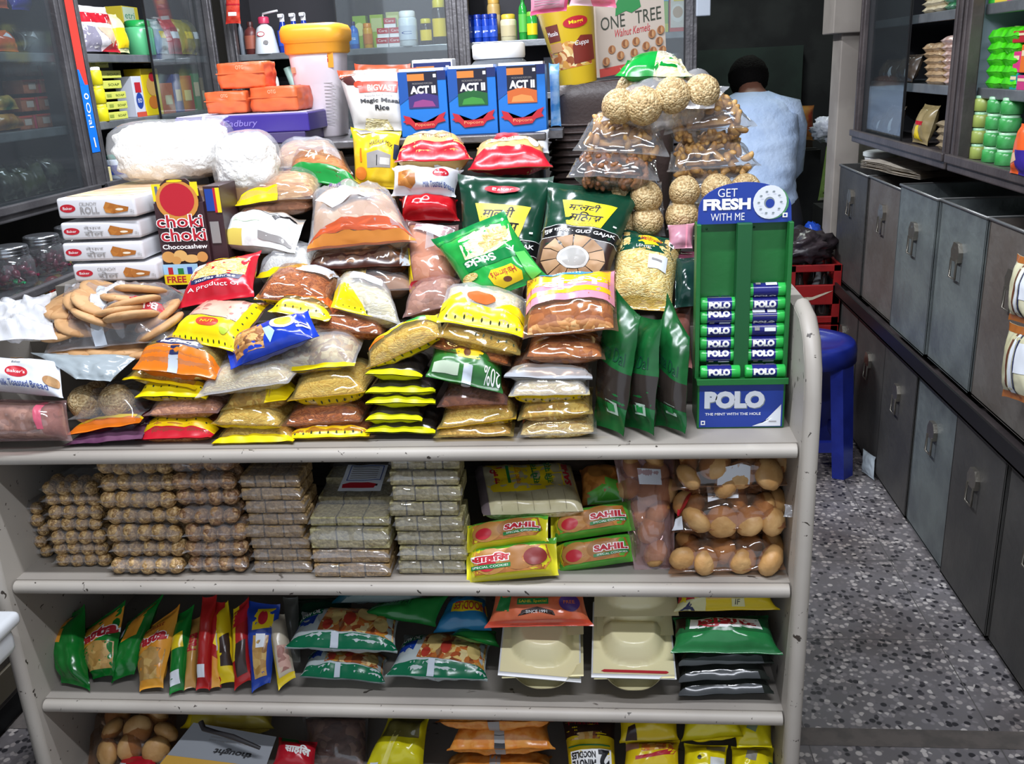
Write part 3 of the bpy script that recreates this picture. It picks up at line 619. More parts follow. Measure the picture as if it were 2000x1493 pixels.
# steel counter standing behind the rack, carries the boxes and jars at the back
t = thing('steel_counter', 'dull steel counter with a thin top, behind the rack', 'counter', (-.4, 2.4, 0))
part(MB().box((-.93, 2.16, 0), (-.15, 2.6, 1.33), M_lam, .004), 'body', t)
part(MB().box((-.95, 2.13, 1.345), (-.12, 2.62, 1.362), M_steel, .003).box((-.125, 2.18, 1.345), (-.085, 2.288, 1.362), M_steel), 'counter_top', t)
part(MB().box((-.9, 2.2, 1.33), (-.15, 2.58, 1.345), M_dark), 'top_support', t)
# ---------- printed and clear films, fillings
CL = clear('clear film', .08, 'f6f4f0'); CLW = clear('milky clear film', .22, 'f4f4f4', .1, hz='f2f4f8'); CLY = clear('yellowish clear film', .12, 'f3e8c4', .09, hz='ecd98c')
CLB = clear('brownish clear film', .07, 'ecd6c2', .08, hz='d9b69a'); CLP = clear('pinkish clear film', .14, 'f0dcdc', .09, hz='dfb9b4'); SIL = foil('silver film', 'a9adb2', .16, bump=.7)
F_sev = fill('yellow noodles', ['c49f55', 'e0c982', 'eddca2', 'd3b768'], 190, (1, 1, 2.2)); F_tan = fill('tan mix', ['a07a48', 'c79f64', 'e0c490', 'b58c54'], 130, (1, 1, 1.6))
F_red = fill('reddish noodles', ['94552f', 'b9713c', 'cf935c', 'a36236'], 170, (1, 1, 2)); F_mix = fill('nut mix', ['a98850', 'd4ba78', 'e8daa8', '936c3a', 'c49a54'], 95)
F_pea = fill('masala peanuts', ['9c6336', 'c0854a', 'd4a66c', 'b0753c'], 70); F_soy = fill('pale nuggets', ['8f7a64', 'b09c84', 'c4b197', '9d866e'], 62); F_pale = fill('pale flakes', ['d9cf9c', 'eee6be', 'c9ba7c', 'f2edd2'], 120, (1, 1, 2))
F_rus = fill('rusk crumb', ['c28a4e', 'd7a468', 'e5bd86', 'b07a42'], 30, bump=.4); F_dat = fill('dark dates', ['5a3a30', '7b5648', '94705e', '6b473a'], 52); F_alm = fill('almonds', ['8c5a2c', 'b27a40', 'c99a5c', '6f4420'], 80, (1, 2, 1))
F_whi = fill('white grains', ['dcdcd4', 'f2f2ea', 'c9cbc4', 'e8e6da'], 220); F_veg = fill('printed food', ['c98f3c', 'e2c37a', 'a0482a', 'd97b3a', 'e9d9a0', '7c3b24', 'b56b35'], 75, bump=.1, rough=.3); F_pas = fill('printed pasta', ['a9803f', 'd0ae68', '8a5f2c', 'c49a54'], 55, bump=.1, rough=.3)
F_cky = fill('printed biscuit', ['a9682c', 'c5843e', '94561f', 'b87634'], 60, bump=.15, rough=.3)
M_yel = foil('yellow print film', 'e9cf12'); M_dot = mat('dark green dots', '2f3a18', .5); M_rd = foil('red print film', 'b81d2c'); M_or = foil('orange print film', 'e2761c'); M_grn = foil('green print film', '1f8a3c'); M_dgr = foil('dark green film', '123b2a', .22); M_blk = foil('black film', '17181a', .2)
M_w = mat('white ink', 'f4f4f2', .4); M_k = mat('black ink', '15151a', .45); M_ri = mat('red ink', 'b5202e', .4); M_bi = mat('blue ink', '1d3f94', .4); M_yi = mat('yellow ink', 'f0d21e', .4); M_gi = mat('green ink', '1e7a3a', .4); M_pu = mat('purple ink', '4a2a72', .4); M_gy = mat('grey ink', '8d8a88', .5); M_bri = mat('brown ink', '6a3a26', .45); M_lab = mat('paper label', 'dfe4ea', .5); M_pk = foil('pink print film', 'd98a9c'); M_wf_glare = foil('white film', 'd6dae0', .3, bump=.4); M_dbl = mat('dark blue ink', '1a2350', .4); M_tape = mat('pale tape', 'c3ccd6', .35)  # white film doubles as painted glare patches on clear bags
def nam(label, q, t, F, deco=(), film=None, seed=0, cat='packet', name='snack_packet', group=None, fin=(.03, .03, .07, .07), low_=.8, fu=.05, fv=.09, tk=.9, amp=.1, cell=60, back=None, wr=.07, lower=(), v1=None, k=3.6):
    """clear packet with loose food in it: film and filling"""
    r = thing(name, label, cat, low(q, t * .5), group); t *= 1.24; low_ = fitlow(q, t, low_); b = Bag(q, t, fin, seed=seed + 1, low=low_, wr=wr, k=k); mb = b.sheets(MB(), film or CL, back)
    asp = b.lu / b.lv; decals(mb, b.S(), deco, asp); decals(mb, b.S(-1), lower, asp)
    part(mb, 'film', r); part(b.inner(MB(), F, fu, fv, tk, amp, cell, v1), 'filling', r, kind='stuff'); return r
def pack(label, q, t, m, deco=(), name='snack_packet', cat='packet', seed=0, group=None, fin=(0, 0, .07, .07), low_=.8, m2=None, wr=.09, k=2.6, pinch=.05, lower=(), bend=0, extra=None, sag=0):
    t *= 1.12; low_ = fitlow(q, t, low_); b = Bag(q, t, fin, seed=seed + 1, low=low_, wr=wr, k=k, pinch=pinch, bend=bend, sag=sag); mb = b.sheets(MB(), m, m2); asp = b.lu / b.lv
    decals(mb, b.S(), deco, asp); decals(mb, b.S(-1), lower, asp); o = one(mb, name, label, cat, low(q, t * .5), group); return o
def edge(v=.2, n=9, m=None):
    v *= .62
    return [R(0, 0, 1, v, m or M_yel), DOTS(.05, v * .55, .95, v * .55, n, .013, M_dot)]
BT = [R(0, 0, 1, .16, M_yel), DOTS(.05, .1, .95, .1, 9, .013, M_dot)]
# --- first column from the left, at the front edge
nam('reddish brown packet with yellow and red lower edge on the front lip', flat(263, 861, 412, 856, 1.60, .15), .055, F_red, [R(0, 0, 1, .12, M_rd)] + [R(0, .12, 1, .3, M_yel), DOTS(.05, .2, .95, .2, 7, .013, M_dot), T('namkeen', .3, .5, .65, .66, mat('pale ink', 'd9c3ae', .5))], CLB, 1, lower=[R(0, 0, 1, .2, M_rd)])
nam('flat clear packet of tan mix above the reddish brown packet', flat(278, 815, 425, 806, 1.61, .15), .045, F_tan, [], CLP, 2)
nam('packet with yellow dotted edge below the orange noodle packet', flat(262, 776, 402, 779, 1.62, .15), .05, F_sev, edge(.34, 8), CL, 3, lower=edge(.2, 8))
nam('pale noodle packet directly under the orange noodle packet', flat(238, 741, 382, 760, 1.63, .16), .05, F_sev, edge(.1, 0) , CLY, 4)
q = flat(258, 722, 420, 741, 1.62, .15, 14); nam('orange fronted noodle packet with a white taped tag', q, .075, F_sev, [R(0, 0, 1, .24, M_or), PG([(.2, .29), (.28, .24), (.72, .24), (.8, .29), (.7, .36), (.3, .36)], M_dbl), R(.27, .27, .73, .32, M_w), R(.41, .0, .53, .13, M_tape), R(.42, .13, .53, .22, M_dbl)], CLY, 5, lower=[R(0, 0, 1, .3, M_or), R(.41, 0, .53, .12, M_tape)])
# --- second column
nam('pale yellow noodle packet overhanging the front lip, lowest of its stack', flat(413, 867, 572, 865, 1.595, .15), .052, F_sev, edge(.14, 8), CLY, 6, lower=edge(.16, 8))
nam('noodle packet with a yellow edge, second up beside the reddish packet', flat(411, 829, 546, 836, 1.60, .15), .052, F_sev, [], CLY, 7, lower=edge(.16, 7))
nam('lumpy brown mix packet with a yellow corner, third in the noodle stack', flat(430, 803, 558, 783, 1.62, .15), .06, F_mix, [PG([(.66, 0), (1, 0), (1, .5), (.72, .3)], M_yel)], CLY, 8)
nam('wide pale noodle packet sloping up beneath the blue almond packet', quad((380, 778, 1.61), (562, 748, 1.61), (625, 688, 1.73), (440, 690, 1.75)), .05, F_sev, [], CLW, 9)
# --- third column
nam('thin brown packet with yellow dotted edge on the front lip', flat(556, 859, 721, 854, 1.605, .14), .04, F_pea, edge(.22, 9), CLB, 10, lower=edge(.2, 9))
nam('shiny clear packet of rust red mix near the banded black packets', flat(546, 835, 707, 825, 1.612, .16), .062, F_red, [], CLB, 11, wr=.12)
nam('fat yellow noodle packet with dotted edge, left of the banded packets', flat(560, 784, 712, 768, 1.62, .16), .07, F_sev, [], CLY, 12, lower=edge(.26, 9))
nam('clear mix packet with a painted white glare on top above the fat noodle packet', flat(524, 734, 692, 716, 1.64, .18, 14), .062, F_mix, [PG([(.3, .42), (.95, .5), (.95, .8), (.4, .8)], M_wf_glare)] + edge(.1, 6), CLW, 13, lower=edge(.14, 6))  # white film patch stands in for glare on the clear top
nam('slanting yellow topped noodle packet bridging two stacks', quad((716, 722, 1.63), (868, 657, 1.63), (858, 612, 1.70), (718, 690, 1.71)), .05, F_sev, [R(.02, .55, .98, .98, M_yel), R(.1, .42, .35, .6, M_or), R(.66, .6, .88, .8, M_grn), E(.52, .74, .1, .1, M_w)], CLY, 14, lower=edge(.2, 8))
# --- banded black packets
for k, (y, lb) in enumerate(((846, 'lowest'), (822, 'second'), (788, 'third'), (768, 'fourth'), (733, 'topmost'))):
    pack('black clear packet with a lime yellow seal band, %s of the banded stack' % lb, flat(713, y, 850 - (26 if k in (4, 1) else 0), y + (5 if k == 4 else 1), 1.605 + .004 * k, .15), .042, foil('smoky film', '3a3634', .2, '26221f', 22), [R(0, 0, 1, .09, foil('lime seal', 'd8dc12', .3, bump=.2))], seed=20 + k, group='banded black packets', lower=[R(0, 0, 1, .2 if k else .02, MATS['lime seal']), R(0, 0, .05, .3, MATS['lime seal'])], low_=1)
# --- fifth column
nam('thin tan packet on the front lip right of the banded stack', flat(846, 855, 1003, 852, 1.60, .14), .035, F_tan, [], CLY, 30)
nam('rolled tan packet with yellow dotted edge above the thin tan one', flat(853, 839, 1008, 818, 1.61, .15), .06, F_sev, [R(0, .4, 1, 1, CLP)], CLY, 31, lower=edge(.3, 8))
nam('tan and orange packet beneath the green packet with the yellow oval', flat(853, 797, 990, 792, 1.62, .15), .05, F_tan, [R(0, .0, 1, .25, CLP)], CLB, 32)
q = flat(831, 737, 982, 770, 1.61, .12, 26); pack('small green packet with an upside-down yellow oval, under the brown packet', q, .065, foil('leaf green film', '2c6b2a', .25, '255c2a', 12), [PG([(.28, .52), (.36, .32), (.66, .32), (.74, .52), (.72, .78), (.5, .86), (.3, .78)], M_yi), T("Haldiram's", .32, .56, .7, .76, M_bri, 180, .01, .2), E(.48, .42, .05, .07, M_bri), R(.46, -.0, .58, .2, M_tape), R(.06, .08, .4, .2, mat('pale panel', 'b9c9b0', .5)), T('20%', .74, .06, .96, .26, M_w, 180)], seed=33, lower=[R(.46, 0, .58, .25, M_tape)])
nam('reddish brown packet wedged between the green one and pale noodles', flat(838, 678, 998, 717, 1.63, .13), .042, F_red, [], CLB, 34)
nam('pale yellow noodle packet, second from the top of its stack', flat(850, 657, 1016, 694, 1.625, .15), .052, F_sev, [R(0, 0, 1, .14, CLY), DOTS(.4, .1, .95, .1, 6, .012, M_dot)], CLY, 35)
nam('noodle packet with a bright yellow top and red patch', flat(853, 628, 1023, 660, 1.635, .15, 14), .058, F_pale, [R(0, 0, 1, .22, M_yel), DOTS(.04, .08, .96, .08, 9, .012, M_dot), PG([(.0, .22), (.3, .22), (.2, .45), (.0, .45)], M_yel), PG([(.62, .22), (1, .22), (1, .45), (.8, .34)], M_yel), E(.45, .36, .17, .12, foil('rust oval', 'c9602c', bump=.2))], CLW, 36)
# --- sixth column
nam('flat packet with brown band and wrinkled clear end on the front lip', flat(1008, 855, 1167, 848, 1.595, .14), .042, F_sev, [R(.05, .35, .92, .95, foil('brown band', '8a4a2a', bump=.3))], CL, 40, wr=.14)
nam('tan noodle packet with crinkled clear front, second of the right stack', flat(1010, 821, 1158, 807, 1.60, .15), .052, F_mix, [], CLY, 41, wr=.14)
nam('noodle packet with yellow dotted edge, third of the right stack', flat(993, 776, 1152, 771, 1.605, .15), .062, F_sev, [], CLW, 42, lower=edge(.3, 9))
nam('rust orange packet with a silver front edge', flat(984, 739, 1157, 743, 1.62, .15), .045, F_red, [R(0, 0, 1, .16, SIL)], CL, 43, lower=[R(0, 0, 1, .2, SIL)])
nam('rust brown peanut packet directly under the pink and yellow packet', flat(1020, 701, 1183, 701, 1.62, .15), .048, F_pea, [], CLB, 44)
nam('pink and yellow printed packet showing peanuts at its front', flat(1020, 662, 1208, 646, 1.63, .165, 30), .055, F_pea, [R(.02, .34, .98, .97, M_pk), R(.02, .62, .94, .97, foil('mango print', 'eeb21e')), R(.02, .46, .96, .54, MATS['mango print']), T('बूंदी', .2, .52, .85, .72, M_w, 0, .02), E(.46, .84, .3, .06, mat('sky ink', '2a86c4', .4)), T('garam', .3, .81, .62, .87, M_w), T('300 g', .03, .74, .14, .84, M_bri)], CLB, 45, lower=[], fv=.05)
# --- second row
q = quad((346, 604, 1.74), (496, 580, 1.74), (511, 489, 1.85), (388, 520, 1.85)); pack('red noodle packet with a dark blue strip, standing behind the round biscuits', q, .055, M_rd, [PG([(.08, .36), (.92, .36), (.95, .7), (.7, .76), (.1, .7)], F_sev), PG([(.16, .28), (.84, .28), (.9, .36), (.14, .37)], M_dbl), T('A product of', .12, .16, .85, .23, M_w), T('oodles Shree', .2, .30, .8, .35, M_w), PG([(.03, .56), (.3, .72), (.2, .86), (.02, .8)], M_w), R(.4, .77, .72, .82, M_yi), T('BOB', .55, .8, .72, .9, M_yi, 180, .02)], seed=50, fin=(0, 0, .09, .09))
q = quad((326, 662, 1.665), (458, 690, 1.645), (532, 592, 1.77), (404, 590, 1.80)); nam('yellow and pink printed packet with a red oval, left of the almond packet', q, .052, F_red, [PG([(0, .38), (.86, .38), (.97, 1), (.25, 1), (.06, .7)], foil('dusty pink film', 'c9a08c', .3)), R(0, 0, .97, .36, M_yel), DOTS(.03, .06, .95, .07, 11, .012, M_dot), E(.5, .26, .17, .08, foil('oval red', 'b8402a', bump=.2)), R(.86, .05, .98, .98, M_yel), DOTS(.92, .1, .92, .95, 7, .012, M_dot), R(.6, .86, .9, .94, M_grn), T('NUT', .4, .235, .6, .28, M_yi), E(.78, .2, .06, .07, mat('lime ink', 'a9c22a', .4))], CLP, 51)
q = quad((450, 722, 1.615), (624, 656, 1.635), (603, 607, 1.70), (437, 672, 1.69)); pack('blue packet with a clear window of almonds, lying aslant on noodle packets', q, .05, foil('royal blue film', '1c3aa8', .2, '16308c', 20), [PG([(.1, .1), (.44, .06), (.52, .5), (.48, .92), (.12, .9)], F_alm), E(.72, .62, .13, .26, M_w), E(.73, .62, .09, .19, M_yi), PG([(.52, .1), (.62, .3), (.58, .56), (.5, .6)], mat('pale blue ink', 'a9cbe8', .3)), R(.84, .3, .94, .36, M_w), R(.84, .42, .94, .46, M_w)], seed=52, fin=(.07, .07, 0, 0))
nam('reddish packet with yellow dotted edge behind the almond packet', flat(495, 584, 640, 602, 1.73, .16, 10), .06, F_red, [PG([(.4, .55), (.9, .5), (.95, .8), (.6, .85)], M_wf_glare)], CLB, 53, lower=edge(.28, 7))
nam('packet with yellow and red stripes beneath the reddish dotted packet', flat(522, 612, 642, 629, 1.70, .13), .05, F_tan, [R(0, .3, 1, .5, M_or)] + edge(.3, 7), CLY, 54)
nam('yellow edged packet with a painted white glare on its top, left of the loaf bags', quad((646, 600, 1.72), (786, 637, 1.70), (763, 575, 1.82), (660, 540, 1.84)), .07, F_pale, [PG([(0, 0), (.6, 0), (.35, .14), (0, .5)], M_yel), PG([(.2, .45), (.75, .5), (.8, .85), (.3, .9)], M_wf_glare), DOTS(.04, .06, .55, .06, 6, .012, M_dot)], CLW, 55)  # glare on the bag top is a painted white patch
nam('rust noodle packet tucked under the yellow edged glossy one', flat(612, 640, 748, 656, 1.70, .14), .055, F_red, [], CLB, 56)
nam('small clear brown packet left of the green fries packet', flat(786, 622, 886, 598, 1.73, .12, 14), .055, F_soy, [], CLP, 57)
nam('cream packet behind the yellow topped noodles, under the green fries packet', flat(893, 612, 1018, 608, 1.74, .15, 14), .06, F_pale, [], CLW, 58)
# --- big bag of round toasts at the left
M_rus = fill('toasted crust', ['b08458', 'c29a6c', 'a67a4c', 'b98f60'], 45, bump=.3, rough=.7)
t = thing('toast_bag', 'large clear bag of round toasts with white tape and upside-down red logo', 'bag', W(210, 690, 1.68))
q = quad((86, 692, 1.655), (334, 668, 1.65), (372, 566, 1.83), (128, 556, 1.85)); b = Bag(q, .11, (.03, .03, .05, .06), seed=60, low=.9, wr=.16, nu=40, nv=30); mb = b.sheets(MB(), clear('glossy clear film', .13, 'f8f2ec', .05, bump=1.1, bs=13))  # white haze in this film stands in for reflections
decals(mb, b.S(), [R(.4, .02, .5, .7, M_tape), PG([(.48, .5), (.62, .66), (.56, .85), (.5, .8)], M_wf_glare), PG([(.62, .3), (.66, .44), (.92, .42), (.95, .36), (.7, .26)], M_ri), T('Baker', .70, .33, .9, .4, M_w, 180, .01, .2), T('ROASTED ROUND BREAD', -.0, .22, .42, .29, M_bri, 180), R(.8, .84, .95, .93, M_pk), T('MRP 40.00', .8, .85, .95, .92, M_bri, 180)], b.lu / b.lv); part(mb, 'film', t)  # white film patch laid on as a painted glare streak
tm = MB().lathe([(.0, -.006), (.046, -.007), (.053, -.002), (.053, .003), (.045, .007), (0, .008)], M_rus, 22, cap=False); t0 = None
for k in range(17):
    u = .12 + .84 * (k % 6) / 5 * .9; v = .25 + .5 * (k // 6) / 2; p = b.S()(min(u, .9), v, -.016 - .014 * (k % 2)); rot = (RAD(12 + 7 * (k % 3)), RAD(-9 + 7 * (k % 4)), k)
    if t0 is None: t0 = proto(tm, 'toast', t, p, rot)
    else: share(t0, 'toast', t, p, rot)
for k in range(5): share(t0, 'toast', t, W(150 + 35 * k, 683, 1.70), (RAD(4), RAD(3), k))
pack('loose clear film end of the toast bag spread over the left corner', quad((-25, 668, 1.62), (112, 664, 1.64), (100, 572, 1.80), (-25, 600, 1.80)), .035, clear('white glare film', .5, 'ffffff', .12, hz='f4f6fa', bump=1.2, bs=14), seed=61, name='plastic_wrap', cat='wrap', wr=.5, m2=None)
pack('grey silver plastic sheet hanging under the toast bag', quad((150, 742, 1.60), (215, 746, 1.60), (285, 690, 1.66), (60, 690, 1.66)), .02, foil('grey sheet', '9aa4a8', .2, bump=.8), seed=62, name='plastic_wrap', cat='wrap', wr=.3)
S2 = [E(.77, .5, .17, .2, M_ri), T("Baker's", .66, .45, .88, .55, M_w), T('Milk Toasted Bread', .4, .1, .98, .26, M_bi), T('Bakers', .72, .76, .84, .82, M_k)]
pack('white toast bread packet with a red oval, under the toast bag at the left border', quad((-45, 762, 1.60), (124, 778, 1.60), (118, 706, 1.64), (-45, 700, 1.64)), .07, M_wf_glare, [E(.6, .5, .13, .17, M_ri), T("Baker's", .5, .45, .7, .55, M_w), T('Milk Toasted Bread', .36, .1, .9, .26, M_bi), T('Baker', .55, .76, .66, .82, M_k), E(.93, .35, .06, .14, M_rus), E(.55, .98, .09, .06, M_rus)], seed=63, k=5, fin=(.04, .04, 0, 0))
nam('clear bag of pale nuggets with a pink strip at the left border', quad((-45, 866, 1.59), (142, 862, 1.59), (130, 782, 1.62), (-45, 776, 1.62)), .075, F_soy, [R(.82, .05, .97, .98, CLP), PG([(.78, .3), (.84, .3), (.84, .95), (.76, .95)], mat('pink ink', 'c4546a', .45))], CLP, 64, amp=.16, cell=48)
# seeded sweet balls
M_lad = fill('sesame coat', ['a08458', 'c4a878', 'd8c294', 'b29564'], 230, bump=1., rough=.65, dist=.003)
BALL = MB().ball((0, 0, 0), .035, M_lad, 22, 14, .05, 40); BALL_ME = None
def balls_bag(label, q, t, pts, r=.035, film=None, seed=0, nm='sweet_bag', deco=(), group=None, wr=.12, item='sweet_ball', src=None, fin=(.08, .08, .04, .06)):
    """clear bag of countable sweets; pts are world points"""
    global BALL_ME
    o = thing(nm, label, 'bag', low(q, t * .5), group); b = Bag(q, t, fin, seed=seed, wr=wr, k=3.5, low=fitlow(q, t, 1.)); mb = b.sheets(MB(), film or CL); decals(mb, b.S(), deco, b.lu / b.lv); part(mb, 'film', o)
    if src is None:
        if BALL_ME is None: BALL_ME = BALL.obj(item); BALL_ME.hide_render = False; first = BALL_ME; first.parent = o; first.location = V(pts[0]) - BASE[o.name]; first.scale = (r / .035,) * 3; pts = pts[1:]
        src = BALL_ME
    for k, p in enumerate(pts): share(src, item, o, p, (k * 1.3, k * .7, k), (r / .035 * (1 + .05 * sin(k * 2.3 + seed)),) * 3)
    return o
q = flat(132, 822, 272, 816, 1.60, .16); balls_bag('clear bag with two big seeded sweet balls at the front, left of the orange packet', q, .085, [W(168, 786, 1.655), W(228, 784, 1.655), W(190, 775, 1.72)], .034, seed=3)
pack('dark red packet with orange edge lying below the two seeded balls', flat(126, 852, 272, 827, 1.60, .13), .035, foil('maroon film', '5e2026', .22, '481a20', 20), [R(0, 0, 1, .16, M_or), R(0, .16, 1, .22, M_yi), T('ROLLS', .3, .3, .8, .55, M_yi)], seed=66)
pack('thin purple packet on the front lip under the dark red one', flat(122, 872, 276, 857, 1.592, .13), .028, foil('purple film', '5b3550', .22, '6f4a62', 25), [R(.05, .3, .3, .55, M_ri), T('Rolls Candy', .35, .35, .95, .55, M_w)], seed=67)
# ---------- upper part of the pile
M_card = mat('brown carton', '8a6a48', .8, col2='7d5f40', ns=6)
one(MB().box((W(700, 372, 2.07).x, 2.03, 1.091), (W(772, 372, 2.07).x, 2.1, W(735, 374, 2.07).z - .012), M_card, .003), 'cardboard_carton', 'brown carton under the yellow pouch', 'box', (-.5, 2.06, 1.091))
one(MB().box((-.92, 1.965, 1.091), (-.72, 2.07, 1.285), M_card, .003), 'cardboard_carton', 'brown carton behind the chocolate stick box, under the white puff bags', 'box', (-.95, 2.0, 1.091))
# white wrapped boxes of rolls
M_wrap = mat('white wrap', 'd3d3d6', .3, bump=.25, bs=24, kind='RIDGED_MULTIFRACTAL', bd=.004); M_roll = fill('wafer rolls', ['d8b48a', 'e9cda6', 'c9a078', 'efdcc0'], 40, (.3, 3, 1), bump=.2, rough=.3)
def roll_box(label, xl, yt, xr, yb, Y, dep, top=False, txt='ROLL', dv=False, ang=0):
    A, B = W(xl, yb, Y), W(xr, yb + (4 if not top else 6), Y); h = (W(xl, yt, Y) - A).z; o = thing('roll_box', label, 'box', A, 'white boxes of wafer rolls'); d = V((sin(RAD(ang)) * dep, cos(RAD(ang)) * dep, 0)); u = V((0, 0, h)); B.z = A.z
    q = [A, B, B + d, A + d]; b = MB(); M = Matrix.Translation(A) @ Matrix.Rotation(math.atan2((B - A).y, (B - A).x) + RAD(ang), 4, 'Z'); w = (B - A).length
    b.box((0, 0, 0), (w, dep, h), M_wrap, .006, M, 3); S = lambda u_, v_, o_=0.: M @ V((w * u_, -o_, h * v_)); St = lambda u_, v_, o_=0.: M @ V((w * u_, dep * v_, h + o_))
    decals(b, S, [E(.14, .5, .10, .2, M_ri), T('Baker', .08, .43, .2, .57, M_w), T('CRUNCHY' if not dv else 'वेफर', .3, .6, .52, .78, M_gy), T(txt, .3, .22, .54, .55, M_gy, 0, .01), PG([(.62, .25), (.72, .2), (.9, .3), (.92, .5), (.78, .62), (.64, .78), (.6, .5)], F_cky), E(.8, .4, .05, .06, mat('cream dab', 'e9dcc4', .4)), T('100 g', .93, .2, .98, .4, M_gy)], w / h)
    if top: decals(b, St, [R(.06, .06, .94, .94, M_roll)])
    return part(b, 'wrapped_box', o) and o
roll_box('white wafer roll box, topmost of the stack of four', 115, 388, 274, 428, 1.83, .36, True, ang=-3)
roll_box('white wafer roll box, second from the top of the stack', 122, 436, 278, 470, 1.83, .36, False, 'रोल', True)
roll_box('white wafer roll box, third from the top of the stack', 126, 476, 284, 512, 1.83, .36, False, 'रोल', True)
roll_box('white wafer roll box, lowest of the stack, behind the toast bag', 146, 517, 312, 552, 1.83, .36, False, 'रोल')
roll_box('white wrapped box half hidden under the stack of wafer roll boxes', 144, 556, 312, 592, 1.84, .25, False, ' ')
# dark chocolate stick display carton (the printed mascot and the boy are left out)
t = thing('display_carton', 'dark brown chocolate stick carton with red oval, beside the white boxes', 'box', W(372, 556, 1.86)); M_cho = mat('dark brown card', '3a2428', .4)
A, B = W(326, 556, 1.86), W(420, 556, 1.86); w = (B - A).x; z0, z1 = A.z, W(300, 398, 1.86).z; zt = W(350, 346, 1.90).z; x0 = A.x
b = MB().box((x0, 1.86, z0), (x0 + w, 1.96, z1), M_cho, .001); part(b, 'tray_body', t)
b = MB().prism([(0, z1 - .01), (w, z1 - .01), (w * .93, zt - .02), (w * .7, zt), (w * .3, zt), (w * .06, zt - .02)], 1.865, 1.868, M_cho, lambda a, b_, c: V((x0 + a, c, b_)))
S = flatS((x0, 1.8595, z0), (x0 + w, 1.8595, z0), (x0, 1.8595, zt)); decals(b, S, [R(.02, .8, .2, .96, M_yi), R(.08, .8, .14, .94, mat('slate ink', '5c6c86', .4)), R(.8, .84, .95, .97, M_yi), E(.5, .80, .43, .19, mat('ochre ring', 'c9893c', .4)), E(.5, .81, .35, .155, M_ri), E(.5, .985, .16, .012, M_yi), T('choki', .0, .545, .97, .675, M_w, 0, .06), T('choki', .015, .55, .955, .67, M_ri, 0, .012), T('choki', .05, .415, 1., .545, M_w, 0, .06), T('choki', .065, .42, .985, .54, M_ri, 0, .012), T('Chococashew', .06, .345, .98, .39, M_w, 0, .02),
    E(.15, .27, .14, .055, mat('nut tan', 'c9924e', .4)), E(.4, .28, .14, .055, mat('nut light', 'd9ab66', .4)), E(.3, .235, .1, .04, MATS['nut tan']), E(.62, .25, .16, .04, MATS['nut light']), E(.85, .265, .11, .05, MATS['nut tan']), R(0, .1, .72, .2, mat('pale sky ink', '9cc4dd', .4)), R(.1, .1, .2, .17, M_ri), R(.3, .1, .42, .16, M_gi), R(.5, .1, .6, .17, M_bi), R(0, -.0, .72, .1, M_yi), T('FREE', .05, .02, .45, .085, M_ri, 0, .03)], w / (zt - z0)); part(b, 'printed_front', t)
b = MB().box((x0 + w + .0, 1.87, z0 + .02), (x0 + w + .035, 1.96, z1 + .03), M_cho, .001); S = flatS((x0 + w, 1.869, z0 + .02), (x0 + w + .035, 1.869, z0 + .02), (x0 + w, 1.869, z1 + .03)); decals(b, S, [R(.1, .72, .6, .97, M_bi), R(.6, .7, .75, .98, M_ri), R(.75, .7, 1, .98, M_yi), R(.15, .35, .7, .6, M_gy)]); part(b, 'side_flap', t)
# puffed white snack bags
M_puf = mat('white puffs', 'f6f4ee', .6, bump=.8, bs=90, col2='fbfaf4', ns=60)
def puffs(label, c, s, seed, film_off=1.06, ear=None):
    o = thing('puff_bag', label, 'bag', V(c) - V((0, 0, s[2])), 'white puffed snack bags')
    def f(u, v, k=1., am=.13):
        a, b_ = 2 * pi * u, pi * (v - .5); d = V((cos(a) * cos(b_), sin(a) * cos(b_), sin(b_))); sq = (abs(d.x) ** 3 + abs(d.y) ** 3 + abs(d.z) ** 3) ** (-1 / 3)
        p = V((d.x * s[0], d.y * s[1], d.z * s[2])) * sq; q_ = .13 * noise.noise(p * 11 + V((seed, 0, 0))); return V(c) + p * (k + q_ - am * min(1, noise.voronoi(p * 42 + V((seed, 1, 2)))[0][0]) * (1 if k < 1.01 else .3))
    part(MB().grid(lambda u, v: f(u, v, .99), 90, 56, M_puf, wrap=True), 'puffs', o, kind='stuff'); fm = MB().grid(lambda u, v: f(u, v, film_off), 44, 28, clear('puff film', .16, 'ffffff', .12, bump=.5, bs=16, hz='ffffff', gl=.05), wrap=True)
    if ear: b_ = Bag(ear, .012, seed=seed, wr=.9); b_.sheets(fm, CLW)
    part(fm, 'film', o); return o
puffs('big bag of white puffed snacks at the back left, leftmost of the two', W(332, 292, 2.09), (.138, .08, .067), 1, ear=quad((385, 250, 2.05), (430, 240, 2.05), (447, 226, 2.07), (395, 228, 2.07)))
puffs('smaller bag of white puffed snacks leaning right of the big one', W(482, 315, 2.02), (.072, .06, .066), 7, ear=quad((470, 300, 1.97), (505, 310, 1.97), (490, 258, 2.0), (468, 265, 2.0)))
